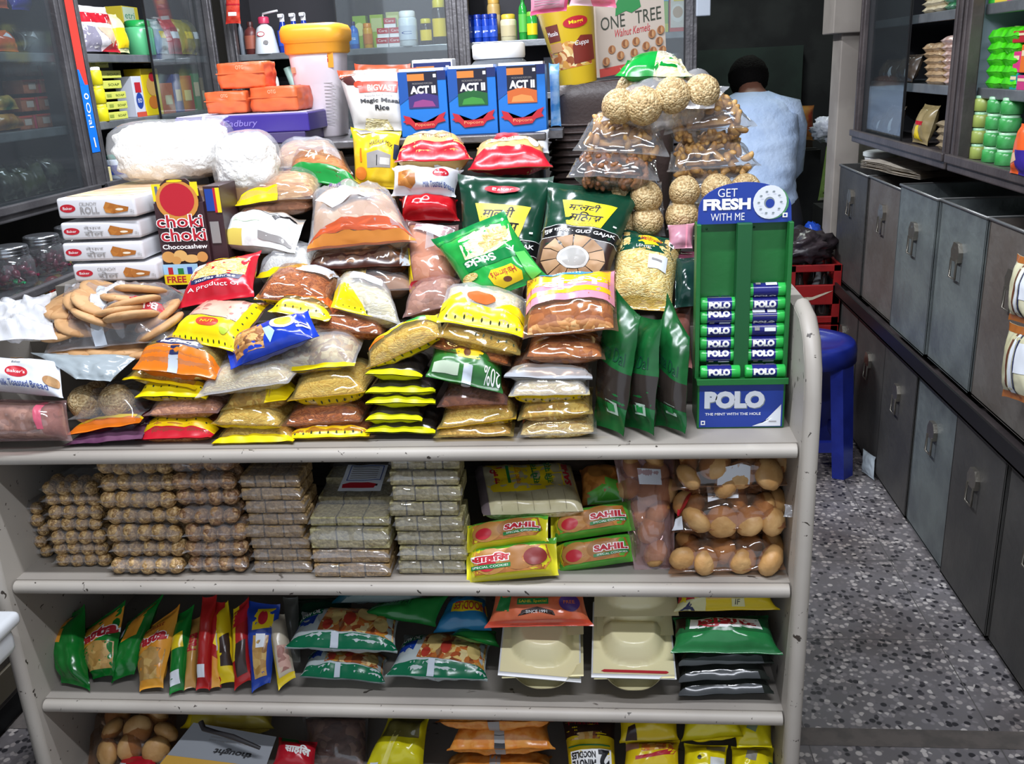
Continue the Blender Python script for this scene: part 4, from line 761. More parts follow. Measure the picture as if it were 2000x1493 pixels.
# bags left of the loaf bags
M_std = fill('bread sticks', ['b5824c', 'd0a066', 'a87040', 'dcb480'], 36, (1, 4, 4), bump=.4)
nam('bread stick bag with a green lower edge, below the purple boxes', quad((562, 348, 2.03), (706, 374, 2.0), (668, 296, 2.13), (570, 300, 2.14)), .06, M_std, [R(0, 0, 1, .22, M_grn), R(.62, .5, .88, .8, CLW), PG([(.3, .8), (.7, .8), (.7, .98), (.3, .98)], CLW)], CLB, 70, cell=30, lower=[R(0, 0, 1, .15, M_grn)])
nam('clear bread bag lying behind the green edged stick bag', quad((532, 330, 2.06), (690, 340, 2.06), (655, 276, 2.17), (545, 284, 2.17)), .06, M_std, [R(.3, .6, .9, .95, CLW)], CLW, 71, cell=30)
nam('clear brown rusk packet with a yellow strip, beside the chocolate carton', flat(455, 404, 612, 386, 1.94, .17, 12), .065, M_std, [R(0, 0, .55, .14, M_yel), R(.05, .6, .6, .95, CLW), R(.28, .3, .38, .5, M_ri)], CL, 72, cell=30)
nam('flat brown packet under the rusk packet with the yellow strip', flat(460, 418, 604, 408, 1.93, .15, 0), .035, F_dat, [], CLB, 73)
pack('white and clear grain packet with thin black lines, left of the loaf bags', quad((417, 474, 1.88), (576, 493, 1.86), (598, 430, 1.97), (468, 424, 1.99)), .075, mat('white grain film', 'dfe3e0', .2, bump=.7, bs=30, col2='f3f5f2', ns=40, kind='RIDGED_MULTIFRACTAL', bd=.004), [R(.15, .62, .75, .64, M_k), R(.12, .72, .7, .735, M_k), PG([(.66, .52), (.73, .42), (.92, .8), (.9, .82), (.74, .46), (.67, .55)], M_k), R(.2, .3, .55, .38, mat('pale green ink', 'b9cfae', .4)), R(0, 0, .35, .14, mat('straw ink', 'd3bf5a', .4)), R(.55, .06, .95, .14, M_gy)], seed=74, fin=(.03, .1, .03, .03), k=3)
nam('clear packet of white grains under the black lined packet', flat(498, 547, 608, 528, 1.84, .14), .085, F_whi, [T('SAMPLE', .3, .3, .7, .5, M_gy)] + [R(0, 0, 1, .08, M_yel)], CLW, 75)
# loaf bags
M_loaf = fill('rusk loaf', ['b9824e', 'd3a26c', 'c28f58', 'e0b98c'], 26, (1, 1, 1), bump=.3)
q = quad((599, 492, 1.85), (815, 474, 1.85), (770, 386, 2.03), (612, 386, 2.03)); nam('large clear rusk bag with an oval print and orange edge, topmost of the loaf bags', q, .12, M_loaf, [R(0, 0, 1, .05, M_bri), R(0, .05, 1, .09, foil('amber stripe', 'd98a3c')), PG([(.0, .09), (1, .09), (.8, .16), (.3, .14)], foil('orange red', 'c85a34')), E(.5, .93, .2, .05, M_w), T('LAXUS', .38, .905, .62, .955, M_k), PG([(.12, .45), (.5, .6), (.8, .42), (.5, .36), (.3, .26)], M_wf_glare), T('Rusk', .28, .6, .42, .72, M_pu), R(.3, .78, .7, .82, foil('gold band', 'd9b84a'))], CLW, 76, amp=.05, cell=25, wr=.12)
nam('brown loaf bag under the topmost one, with a silver fold at its right', flat(590, 530, 800, 520, 1.84, .18), .085, fill('brown loaf', ['6a4430', '8a5c3e', '7a4e34', '9a6c48'], 30, bump=.3), [R(0, 0, .92, .12, foil('dark brown seal', '3a1e16', .2)), R(.9, 0, 1, .9, SIL), R(.35, .25, .7, .32, M_pk)], CLB, 77, wr=.14, lower=[R(0, 0, .92, .14, MATS['dark brown seal'])])
nam('lowest brown loaf bag showing a cream end, behind the yellow edged packet', flat(640, 575, 805, 566, 1.82, .17), .07, MATS['brown loaf'], [PG([(.0, 0), (.4, 0), (.5, .4), (.1, .3)], F_sev)], CL, 78, wr=.14)
nam('pinkish clear bag of brown buns standing left of the green fries packet', quad((800, 574, 1.83), (890, 584, 1.81), (896, 440, 1.95), (792, 428, 1.97)), .07, M_loaf, [PG([(.2, .75), (.9, .62), (.95, .9), (.3, .95)], M_wf_glare), PG([(0, 0), (.14, 0), (.1, .5), (0, .6)], M_yel), R(0, 0, .3, .1, M_ri), PG([(.45, .45), (.65, .5), (.6, .75), (.5, .8)], CLW)], CLP, 79, amp=.06, cell=30)
# stack under the blue corn boxes
pack('glossy red packet under the white toast bread packet', quad((782, 432, 1.98), (898, 432, 1.98), (894, 390, 2.02), (780, 388, 2.02)), .07, foil('gloss red', 'b5161f', .15), [PG([(.06, .3), (.16, .75), (.12, .75), (.04, .35)], M_w)], seed=80, k=4)
pack('white toast bread packet with a toast picture, under the cream biscuit packet', quad((764, 384, 1.99), (890, 386, 1.99), (906, 332, 2.03), (766, 328, 2.03)), .07, M_wf_glare, [E(.77, .55, .12, .16, M_ri), T("Baker's", .68, .5, .86, .6, M_w), T('Milk Toasted Bread', .52, .12, .98, .24, M_bi), T('Baker', .72, .78, .8, .83, M_k), PG([(.12, .15), (.32, .1), (.4, .2), (.38, .5), (.3, .6), (.12, .55)], F_cky)], seed=81, k=5)
M_tanf = foil('biscuit tan film', 'd8b878', .2, 'c9a25e', 14)
pack('tan biscuit packet with a dark red band, above the white toast bread', quad((770, 318, 2.0), (924, 313, 2.0), (905, 280, 2.13), (790, 283, 2.13)), .075, M_tanf, [R(0, 0, 1, .22, M_rd), PG([(.1, .4), (.6, .5), (.9, .8), (.3, .9)], foil('cream film', 'ecdcae')), T('ATTA BISCUITS', .35, .3, .8, .42, M_bri)], seed=82, k=3.5, lower=[R(.1, .1, .14, .25, M_w), R(.5, .1, .6, .16, M_w), R(.8, .1, .83, .25, M_w)])
pack('tan biscuit packet with a wide red front, on top of the dark green pouch', quad((914, 334, 1.99), (1080, 326, 1.99), (1060, 285, 2.13), (932, 290, 2.13)), .065, M_tanf, [R(0, 0, 1, .3, M_rd), PG([(.2, .5), (.8, .55), (.9, .9), (.1, .9)], MATS['cream film']), T('BISCUIT', .3, .6, .6, .72, M_bri), E(.85, .55, .07, .18, M_w)], seed=83, k=3.5, lower=[R(0, 0, 1, .16, M_rd)])
# dark green sweet pouches
def pouch(label, q, seed, hide=False):
    b = [R(0, .0, 1, .36, mat('choc print', '33211c', .3)), R(0, .36, 1, .47, M_blk), R(0, .36, 1, .364, M_w), R(0, .47, 1, .474, M_w), PG([(.2, .76), (.85, .74), (.75, .48), (.32, .48)], M_yi), T('मालवी', .3, .64, .68, .73, M_k, 0, .02, .25), T('मिठास', .34, .53, .74, .63, M_k, 0, .02, .25), T('SWEETS', .4, .495, .65, .51, M_or), T('गुड़ गजक · GUD GAJAK', .06, .395, .95, .44, M_w, 0, .015)]
    n = 11; cx_, cy_, r0, r1 = .5, .19, .22, .42
    for k in range(n):
        a, a2 = 2 * pi * k / n, 2 * pi * (k + .92) / n; b.append(PG([(cx_ + r0 * cos(a), cy_ + r0 * .42 * sin(a)), (cx_ + r1 * cos(a), cy_ + r1 * .46 * sin(a)), (cx_ + r1 * cos(a2), cy_ + r1 * .46 * sin(a2)), (cx_ + r0 * cos(a2), cy_ + r0 * .42 * sin(a2))], mat('gajak slice ' + str(k % 2), ['b08c66', 'a07c58'][k % 2], .5)))
    b += [E(cx_, cy_, .21, .088, mat('steel bowl rim', 'c9c9c6', .3)), E(cx_, cy_, .17, .07, mat('steel bowl', 'a9a8a4', .3)), R(.87, .52, .91, .535, M_w)]
    if hide: b.append(E(.5, .87, .2, .035, M_ri)); b.append(T('Baker', .38, .86, .62, .885, M_w))
    return pack(label, q, .06, M_dgr, b, name='sweet_pouch', cat='pouch', seed=seed, wr=.1, group=None)
pouch('dark green pouch with a yellow sign and red badge, half behind the fries packet', quad((900, 604, 1.87), (1040, 600, 1.85), (1082, 344, 1.98), (894, 338, 1.99)), 84, True)
pouch('dark green pouch with a ring of sweet slices round a bowl', quad((1036, 548, 1.80), (1182, 563, 1.78), (1256, 374, 1.94), (1070, 352, 1.96)), 85)
# green fries packet, lying upside down
q = quad((926, 598, 1.76), (1073, 545, 1.755), (984, 410, 1.83), (842, 468, 1.84)); pack('bright green fries packet lying upside down on the pile', q, .055, foil('bright green film', '27a545', .2, '1c8a3c', 9), [R(0, .86, 1, 1, foil('deep green film', '0f7a3c', .2)), PG([(.24, .52), (.55, .46), (.92, .58), (.98, .8), (.7, .9), (.3, .8)], F_pale), PG([(.5, .52), (.9, .6), (.94, .78), (.7, .84), (.5, .66)], F_sev), R(.18, .36, .86, .5, MATS['deep green film']), T('Sticks', .2, .39, .62, .49, M_w, 180, .03), T('A', .8, .42, .9, .49, M_w, 180), PG([(.38, .12), (.46, .06), (.74, .08), (.8, .16), (.74, .28), (.46, .28), (.38, .22)], M_yi), T("Haldiram's", .42, .17, .76, .25, M_ri, 180, .01, .2), E(.58, .13, .05, .03, M_bri), E(.16, .3, .12, .05, F_sev), R(.08, .0, .14, .06, M_w), PG([(.82, .05), (.98, .1), (.96, .4), (.86, .4)], mat('light green ink', '5cc95c', .3))], seed=86, wr=.1)
# yellow pouch, masala rice, green pouch
q = quad((692, 372, 2.07), (776, 372, 2.07), (784, 256, 2.11), (685, 248, 2.11)); pack('yellow pouch with a curved title and grey label, left of the biscuit packets', q, .05, foil('mustard film', 'd8b41c', .25, 'e6c62c', 8), [T('MASALA MIX', .42, .66, .9, .74, M_k, 0, 0, 0, .08), PG([(.36, .32), (.36, .56), (.6, .62), (.88, .56), (.88, .34)], M_gy), R(.58, .36, .6, .54, M_k), R(.66, .38, .86, .5, mat('pale grey ink', 'b9b8b2', .5)), R(.2, .42, .24, .64, M_or), E(.2, .24, .14, .1, mat('amber ink', 'd97c2c', .4)), PG([(.2, .88), (.5, .96), (.3, .99), (.1, .96)], M_gy), R(.92, .5, 1, .75, mat('navy ink', '2a3a5c', .4))], name='spice_pouch', cat='pouch', seed=87)
pack('green pouch standing behind the masala rice pouch', quad((684, 272, 2.24), (806, 266, 2.24), (806, 172, 2.27), (690, 178, 2.27)), .03, foil('mid green film', '1c7a44', .3), name='food_pouch', cat='pouch', seed=88)
q = quad((694, 258, 2.19), (790, 256, 2.19), (812, 132, 2.25), (658, 138, 2.25)); pack('white masala rice pouch with an orange top and red label', q, .06, foil('matt white film', 'd2cfca', .35, bump=.4), [R(0, .86, 1, 1, foil('vermilion film', 'd8502c', .3)), R(.16, .9, .7, .92, M_bri), PG([(.0, .86), (.18, .86), (.26, .66), (.1, .7)], foil('dark maroon film', '4a2626', .3)), R(.26, .54, .84, .72, foil('label red', 'c8402a', .3, bump=.2)), T('BIGVAST', .4, .56, .82, .66, mat('cream ink', 'ecd2c0', .4), 0, .02), E(.27, .68, .07, .06, MATS['label red']), T('Ready to Cook', .34, .46, .78, .505, M_gy), T('Magic Masala', .26, .355, .96, .44, M_k, 0, .03), T('Rice', .5, .26, .74, .335, M_k, 0, .03), PG([(.2, .0), (.8, .0), (.7, .14), (.3, .16)], F_pale)], name='food_pouch', cat='pouch', seed=89, pinch=.02, wr=.05)
pack('orange topped dark pouch directly behind the masala rice pouch', quad((700, 250, 2.27), (790, 250, 2.27), (802, 124, 2.3), (692, 124, 2.3)), .04, MATS['dark maroon film'], [R(0, .86, 1, 1, MATS['vermilion film'])], name='food_pouch', cat='pouch', seed=90)
# blue corn cartons
M_abl = mat('carton blue', '1b6fc4', .35); M_nav = mat('carton navy', '1a2860', .35); mvs = [('purple striped', '3c2f6e', '8a3f7c'), ('green striped', '1d5a2c', '3c8a3a'), ('orange striped', 'c0602c', 'd98a4a')]
for k, (nm, c1, c2) in enumerate(mvs):
    x0p = 786 + 95 * k; yb = 268 - 7.5 * k; A, B = W(x0p, yb, 2.165), W(x0p + 92, yb - 3, 2.165); w = (B - A).x; z0 = 1.3625; h = W(x0p, 141 - 6 * k, 2.165).z - z0; x0 = A.x
    t = thing('snack_carton', 'blue popcorn carton with a ' + nm + ' panel', 'box', (x0 + w / 2, 2.165, z0), 'blue popcorn cartons on the steel counter')
    part(MB().box((x0, 2.165, z0), (x0 + w, 2.24, z0 + h), M_abl, .001).box((x0 + .004, 2.165, z0 + h), (x0 + w - .004, 2.24, z0 + h + .006), M_w), 'carton_body', t)
    mb = MB(); S = flatS((x0, 2.1648, z0), (x0 + w, 2.1648, z0), (x0, 2.1648, z0 + h)); m1, m2 = mat(nm, c1, .35), mat(nm + ' light', c2, .35)
    decals(mb, S, [R(0, .86, .2, 1, M_nav), R(.8, .86, 1, 1, M_nav), PG([(.0, .5), (.2, .6), (.2, 1), (0, 1)], mat('mid blue', '1c4f9c', .35)), R(.2, .44, .82, .99, mat('panel dark', '1c1c2e', .35)), R(.2, .86, .55, .96, mat('panel orange', 'd07a34', .4)), R(.74, .9, .8, .95, M_w), PG([(.2, .44), (.82, .44), (.82, .62), (.5, .68), (.2, .62)], m1), PG([(.28, .46), (.76, .46), (.7, .54), (.5, .57), (.32, .54)], m2), T('ACT II', .25, .66, .78, .78, M_w, 0, .05), T('MICROWAVE POPCORN', .3, .8, .72, .83, M_gy), PG([(.1, .2), (.12, .26), (.18, .25), (.2, .2)], M_ri), PG([(.1, .26), (.06, .34), (.2, .31), (.3, .22), (.7, .24), (.82, .33), (.96, .37), (.9, .28), (.95, .23), (.78, .2), (.7, .13), (.3, .11), (.2, .19), (.04, .24)], M_ri), T('Popcorn', .3, .15, .7, .21, mat('ribbon peach', 'e8a070', .4))], w / h); part(mb, 'printed_front', t)
A, B = W(806, 145, 2.28), W(884, 140, 2.28); x0, x1 = A.x, B.x; z0, z1 = 1.3625, W(806, 118, 2.28).z; mb = MB().box((x0, 2.28, z0), (x1, 2.34, z1), M_w, .002); decals(mb, flatS((x0, 2.279, z1 - .05), (x1, 2.279, z1 - .05), (x0, 2.279, z1)), [R(.03, .0, .97, .86, M_nav), R(.1, .1, .55, .7, MATS['panel orange']), R(.84, .5, .92, .7, M_w)]); one(mb, 'snack_carton', 'white edged navy carton standing behind the blue popcorn cartons', 'box', (x0, 2.28, z0))
# jars
t = thing('plastic_jar', 'wide clear plastic jar with a white lid behind the popcorn cartons', 'jar', W(975, 200, 2.45)); c = W(977, 160, 2.45); T_ = Matrix.Translation((c.x, c.y, 1.3625)); zz = W(977, 134, 2.45).z - 1.3625; zl = W(977, 84, 2.45).z - 1.3625
part(MB().lathe([(.07, 0), (.078, .01), (.078, zz - .01), (.075, zz + .008), (.06, zz + .022), (.055, zz + .03)], clear('jar plastic', .25, 'f2f6f8', .08, .3, 30, 'cfd6dc'), 32, T_), 'jar_body', t); part(MB().lathe([(.064, zz + .024), (.066, zz + .03), (.066, zl - .004), (.06, zl)], M_w, 32, T_), 'lid', t)
mb = MB(); decals(mb, cylS((c.x, c.y, 1.3625), .0785, zz - .035, zz - .01, -2, -1.1), [R(.1, .1, .95, .9, CLW)] + [R(.12 + .1 * k, .15, .16 + .1 * k, .8, M_k) for k in range(4)]); part(mb, 'label', t)
t = thing('sweet_tub', 'tall tapered translucent tub with an orange lid', 'tub', W(640, 278, 2.3)); c = W(640, 278, 2.35); cx_, cy_ = c.x, c.y; zb = 1.3625; ht = W(635, 78, 2.3).z - zb; hl = W(635, 44, 2.3).z - zb; T_ = Matrix.Translation((cx_, cy_, zb))
M_tub = mat('translucent tub', 'd6ccd2', .3, col2='e4dce0', ns=9); part(MB().lathe([(.047, 0), (.05, .004), (.066, ht)], M_tub, 40, T_, sq=2.2), 'tub_body', t)
part(MB().lathe([(.066, ht - .03), (.071, ht - .026), (.071, ht - .004), (.077, ht), (.078, hl - .016), (.072, hl - .004), (.06, hl)], mat('orange yellow lid', 'f0a62c', .35, col2='f2b23c', ns=5), 40, T_, sq=2.2), 'lid', t)
S = flatS((cx_ - .044, cy_ - .048, zb), (cx_ + .044, cy_ - .048, zb), (cx_ - .06, cy_ - .0645, zb + ht)); S2 = lambda u, v, o=0.: V((cx_ + (u - .5) * (.088 + .03 * v), cy_ - .0475 - .0155 * v - o, zb + ht * v)); mb = MB()
decals(mb, S2, [PG([(.46, .72), (.97, .72), (.97, .9), (.7, 1.0), (.46, 1.0)], mat('tub orange', 'ec9a2c', .4)), T('G', .68, .77, .86, .85, M_ri, 0, .04), R(.22, .6, .44, .98, mat('tub pale', 'ece4e6', .4)), E(.15, .52, .09, .045, mat('tub rose', 'b8707c', .4)), E(.33, .2, .14, .07, mat('biscuit print', 'b98a6c', .5)), E(.52, .26, .13, .06, mat('biscuit print dark', 'a87456', .5)), E(.2, .03, .1, .03, MATS['tub rose']), R(.02, .68, .12, .74, MATS['biscuit print'])] + [R(.72, .56 - .035 * k, .72 + .2 + .04 * (k % 3), .567 - .035 * k, M_gy) for k in range(13)]); part(mb, 'print', t)
# purple boxes and orange flour packs
M_pur = mat('deep purple card', '3b2a86', .3); z0 = 1.3625; Yp = 2.15
x0, x1 = W(395, 285, Yp).x, W(598, 280, Yp).x; mb = MB().box((x0, Yp, z0), (x1, Yp + .3, z0 + .024), mat('dull purple card', '453a66', .4), .002); one(mb, 'chocolate_box', 'lower flat purple box under the big purple one', 'box', (x0, Yp, z0))
x0, x1 = W(345, 262, Yp).x, W(606, 262, Yp).x; zt = W(500, 224, Yp).z; mb = MB().box((x0, Yp, z0 + .0245), (x1, Yp + .3, zt), M_pur, .003).box((x0 + .004, Yp + .004, zt), (x1 - .004, Yp + .296, zt + .002), mat('pale lilac lid', 'b9b4c8', .4)); decals(mb, flatS((x0, Yp - .0005, z0 + .0245), (x1, Yp - .0005, z0 + .0245), (x0, Yp - .0005, zt)), [T('Cadbury', .36, .3, .62, .75, mat('lilac ink', '8a7cc4', .4), 0, 0, .25)]); one(mb, 'chocolate_box', 'big flat purple chocolate box carrying the orange packs', 'box', (x0, Yp, z0 + .0245)); PT = zt + .0025
M_opk = foil('orange paper pack', 'd9582a', .4, 'e06a3a', 9, bump=.4)
def opack(label, xl, xr, yb, yt, Y, dep, z0, rz=0):
    a, b_ = W(xl, yb, Y), W(xr, yb, Y); w = (b_ - a).x; h = W(xl, yt, Y).z - W(xl, yb, Y).z; M = Matrix.Translation((a.x + w / 2, Y + dep / 2, z0)) @ Matrix.Rotation(RAD(rz), 4, 'Z'); mb = MB()
    def f(u, v):
        A_, B_ = 2 * pi * u, pi * (v - .5); d = V((cos(A_) * cos(B_), sin(A_) * cos(B_), sin(B_))); m = max(abs(d.x), abs(d.y), abs(d.z)); d = d / m * .8 + d * .2; d *= 1 + .05 * noise.noise(d * 2.6 + V((xl, 0, 0)))
        return M @ V((d.x * w / 2, d.y * dep / 2, h / 2 + max(-.98, min(.98, d.z)) * h / 2))
    mb.grid(f, 56, 36, M_opk, wrap=True); mb.box((-w * .5, -dep * .505, h * .56), (w * .5, -dep * .5 + .004, h * .6), M_opk, 0, M); S = lambda u, v, o=0.: M @ V(((u - .5) * w * .9, -dep / 2 - .004 - o, h * v)); St = lambda u, v, o=0.: M @ V(((u - .5) * w * .8, (v - .5) * dep * .8, h * .985 + .003 + o))
    decals(mb, S, [T('OTG', .42, .72, .6, .86, mat('pale orange ink', 'f2b090', .4))]); S3 = lambda u, v, o=0.: M @ V((w / 2 * .93 + .006 + o, (u - .5) * dep * .5, h * v)); return one(mb, 'flour_pack', label, 'packet', (a.x + w / 2, Y + dep / 2, z0), 'orange packs on the purple box')
opack('orange paper pack at the lower left of the three', 402, 484, 222, 176, 2.19, .11, PT); opack('orange paper pack at the lower right of the three, beside the tub', 490, 588, 219, 168, 2.19, .11, PT, -4); opack('orange paper pack lying on top of the other two', 424, 518, 175, 121, 2.20, .11, PT + W(424, 176, 2.19).z - W(424, 222, 2.19).z + .002, 3)
# ---------- right end of the pile: nuts, seeded balls, monitor
M_nut = mat('fried nut', 'c49a5c', .5, bump=.15, bs=140, col2='ab7c44', ns=40); M_nutd = mat('dark fried nut', '8a5a34', .5, bump=.3, bs=140, col2='6e4428', ns=60)
def nutmesh(m, s=.013):
    mb = MB()
    def f(u, v):   # kidney shape
        a = 2 * pi * u; b = pi * (v - .5); x = sin(b); r = cos(b) ** .7 * .62; return V((x * 1.15 * s, (r * cos(a) + .4 * x * x) * s, r * sin(a) * s * .95))
    return mb.grid(f, 8, 8, m, wrap=True)
def nuts_bag(label, q, t, m, seed, n=90, deco=(), s=.0125):
    """clear bag of nuts: the outer ones are countable pieces, the core is one body"""
    rnd = random.Random(seed); o = thing('nut_bag', label, 'bag', low(q, t * .5), 'clear bags of nuts'); b = Bag(q, t, (.05, .05, .08, .06), seed=seed, wr=.12, k=3.2)
    part(decals(mb := b.sheets(MB(), CL), b.S(), deco) or mb, 'film', o); part(b.inner(MB(), m, .2, .22, .3, .1, 40), 'core', o, kind='stuff'); src = None
    for k in range(n):
        sd = 1 if rnd.random() < .62 else -1; u, v = .1 + .8 * rnd.random(), (.1 + .72 * rnd.random() if sd > 0 else .1 + .34 * rnd.random()); p = b.S(sd)(u, v, -.009); rot = (rnd.random() * 6, rnd.random() * 6, rnd.random() * 6)
        if src is None: src = proto(nutmesh(m, s), 'nut', o, p, rot)
        else: share(src, 'nut', o, p, rot)
    return o
YB = 1.93
q = quad((1172, 236, 1.90), (1395, 208, 1.90), (1425, 168, 2.05), (1215, 172, 2.05)); balls_bag('clear bag of big seeded balls on top of the nut bags', q, .095, [W(1209, 208, 1.92), W(1257, 207, 1.91), W(1313, 187, 1.915), W(1371, 180, 1.93), W(1238, 178, 2.0), W(1340, 178, 2.0)], .036, CLW, 5, group=None, deco=[PG([(.1, .75), (.9, .7), (.95, .98), (.2, .98)], CLW)])
q = quad((1118, 296, 1.92), (1308, 305, 1.90), (1282, 238, 2.05), (1150, 238, 2.05)); nuts_bag('nut bag with a white glossy top, left stack, under the seeded balls', q, .085, M_nut, 3, 100, [PG([(.28, .5), (.9, .52), (.82, .9), (.4, .9)], CLW), PG([(.45, .66), (.85, .64), (.8, .84), (.5, .86)], M_wf_glare)])
q = quad((1106, 345, 1.90), (1288, 352, 1.88), (1282, 312, 2.03), (1125, 308, 2.03)); nuts_bag('bag of dark brown nuts, lowest of the left nut stack', q, .075, M_nutd, 4, 100, [PG([(.3, .2), (.42, .2), (.4, .8), (.3, .8)], CLP)])
q = quad((1296, 262, 1.93), (1480, 246, 1.93), (1440, 206, 2.07), (1300, 226, 2.07)); nuts_bag('nut bag jutting right in front of the shopkeeper, upper of the right stack', q, .085, M_nut, 5, 100)
q = quad((1302, 336, 1.93), (1488, 322, 1.93), (1450, 284, 2.07), (1310, 296, 2.07)); nuts_bag('nut bag directly below the jutting one, right stack', q, .08, M_nut, 6, 100)
q = quad((1306, 402, 1.92), (1482, 392, 1.92), (1462, 346, 2.05), (1312, 352, 2.05)); balls_bag('bag of seeded balls behind the blue sign, upper one', q, .08, [W(1337, 374, 1.935), W(1400, 372, 1.935), W(1456, 368, 1.95)], .032, CL, 6)
q = quad((1302, 448, 1.92), (1470, 446, 1.92), (1462, 400, 2.05), (1310, 402, 2.05)); balls_bag('bag of seeded balls behind the blue sign, lower one', q, .08, [W(1332, 422, 1.935), W(1390, 424, 1.94)], .033, CL, 7)
q = quad((1190, 412, 1.93), (1298, 412, 1.93), (1292, 358, 2.05), (1200, 360, 2.05)); balls_bag('bag of seeded balls under the dark nuts, right of the green pouch', q, .08, [W(1262, 386, 1.935), W(1210, 386, 1.96)], .032, CL, 8)
q = quad((1195, 462, 1.93), (1300, 462, 1.93), (1296, 408, 2.05), (1200, 410, 2.05)); balls_bag('bag of seeded balls above the dark green lentil packet', q, .08, [W(1264, 432, 1.935), W(1216, 436, 1.95)], .033, CL, 9)
pack('green ended clear bag lying on top of the ball bag', quad((1200, 150, 1.95), (1352, 152, 1.95), (1330, 118, 2.05), (1225, 120, 2.05)), .05, foil('vivid green film', '149a3c', .2, '0d7a2c', 12), [PG([(.5, 0), (1, 0), (1, 1), (.58, 1)], F_pale), PG([(.56, .5), (.9, .5), (.86, .95), (.6, .95)], CLW)], seed=91, fin=(.08, .08, .04, .04), lower=[R(.5, 0, 1, 1, F_pale)])
pack('small pink packet between the ball bags and the mint stand', quad((1306, 488, 1.86), (1352, 486, 1.86), (1356, 436, 1.9), (1304, 440, 1.9)), .03, foil('dusty pink pack', 'b98494', .3, 'a86f80', 30), [R(.7, 0, .78, 1, M_pk)], seed=92)
pack('maroon and pink packet deep in the gap left of the mint stand', quad((1306, 560, 1.85), (1362, 556, 1.85), (1362, 490, 1.9), (1306, 490, 1.9)), .03, foil('maroon pink pack', '5e2a3c', .25, '8a4a60', 14), seed=93)
pack('dark green clear packet standing beside the mint stand, under the pink one', quad((1318, 604, 1.79), (1372, 600, 1.79), (1368, 500, 1.86), (1318, 505, 1.86)), .045, foil('bottle green film', '16342e', .15, '24463e', 10), seed=94, fin=(.04, 0, .04, .04))
pack('brown and pink packet low in the gap behind the green standing pouches', quad((1290, 720, 1.76), (1352, 720, 1.76), (1350, 592, 1.84), (1296, 600, 1.84)), .05, foil('brown pink pack', '7a4a3c', .25, 'a8706a', 12), seed=95)
q = quad((1190, 606, 1.78), (1312, 612, 1.76), (1336, 470, 1.91), (1200, 440, 1.93)); pack('lentil noodle packet with a dark green top and yellow oval badge', q, .085, F_sev, [PG([(0, .6), (1, .58), (1, 1), (0, 1)], MATS['deep teal'] if 'deep teal' in MATS else foil('deep teal', '0f4636', .18)), R(.0, .0, 1, .1, CLY), PG([(.36, .7), (.46, .66), (.68, .68), (.74, .76), (.66, .88), (.44, .88), (.36, .8)], M_yi), T("Haldiram's", .4, .72, .72, .82, M_ri, 0, .01, .2), T('LENTIL', .34, .61, .58, .65, M_w), R(.55, .36, .84, .54, M_lab), R(.6, .45, .76, .48, M_gy), R(.82, .72, .9, .8, M_w), R(.84, .74, .88, .78, MATS['deep teal'] if 'deep teal' in MATS else M_gi)], seed=96, k=2.4)
for k, (q, lb) in enumerate(((quad((1158, 834, 1.67), (1218, 854, 1.59), (1252, 618, 1.67), (1194, 546, 1.74)), 'leftmost of the three'), (quad((1220, 836, 1.67), (1277, 852, 1.59), (1294, 622, 1.66), (1246, 612, 1.74)), 'middle one of the three'), (quad((1278, 834, 1.67), (1338, 848, 1.60), (1348, 660, 1.66), (1303, 572, 1.74)), 'next to the mint stand'))):
    pack('dark green pouch standing on edge, ' + lb, q, .045, foil('forest film', '155a2a', .25, '0f4a22', 14), [R(0, .22, 1, .5, foil('dark window', '2c2622', .2)), R(.55, .14, .85, .24, mat('pale tick', '9fb4a4', .4)), R(.62, .16, .78, .22, M_gi), T('Chana Dal', .1, .55, .9, .66, M_dgr)], name='standing_pouch', cat='pouch', seed=97 + k, fin=(.02, .02, .09, .07), group='dark green standing pouches')
# dark brown monitor with ribbed back
t = thing('monitor', 'dark brown plastic monitor casing with a ribbed side, behind the nuts', 'monitor', W(1180, 360, 2.3)); M_mon = mat('dark brown plastic', '3c302c', .45, bump=.1, bs=120, col2='443632', ns=6)
c0, c1 = W(1075, 300, 2.3), W(1320, 300, 2.3); zt = W(1100, 168, 2.3).z; zr = W(1300, 148, 2.3).z; z0 = 1.13; x0, x1 = c0.x, c1.x
def mf(u, v):   # rounded upright shell
    a = 2 * pi * u; e = 2 / 7; c, s_ = math.copysign(abs(cos(a)) ** e, cos(a)), math.copysign(abs(sin(a)) ** e, sin(a)); k = 1 - .1 * max(0, (v - .88) / .12) ** 2
    return V(((x0 + x1) / 2 + c * (x1 - x0) / 2 * k, 2.46 + s_ * .16 * k, z0 + (zt - z0 + (zr - zt) * (c + 1) / 2) * v))
mb = MB().grid(mf, 64, 24, M_mon, wrap=True); mb.raw([mf(i / 64, 1) for i in range(64)], [range(64)], M_mon); part(mb, 'casing', t)
for k in range(11):
    z = z0 + .06 + .0175 * k; part(MB().tube([(x0 - .003, 2.44, z), (x0 - .002, 2.33, z), (x0 + .012, 2.305, z), (x0 + .05, 2.297, z), (x0 + .12, 2.298, z)], .0035, M_mon, 6), 'rib', t)
part(MB().lathe([(.001, 0), (.014, .0), (.017, .003), (.017, -.01)], mat('black hole', '0c0b0b', .6), 16, Matrix.Translation((x0 + .04, 2.31, zt - .035)) @ Matrix.Rotation(RAD(90), 4, 'X'), cap=False), 'grip_hole', t)
part(MB().box((x0 + .01, 2.32, 1.0), (x1, 2.6, 1.13), M_lam), 'stand', t)
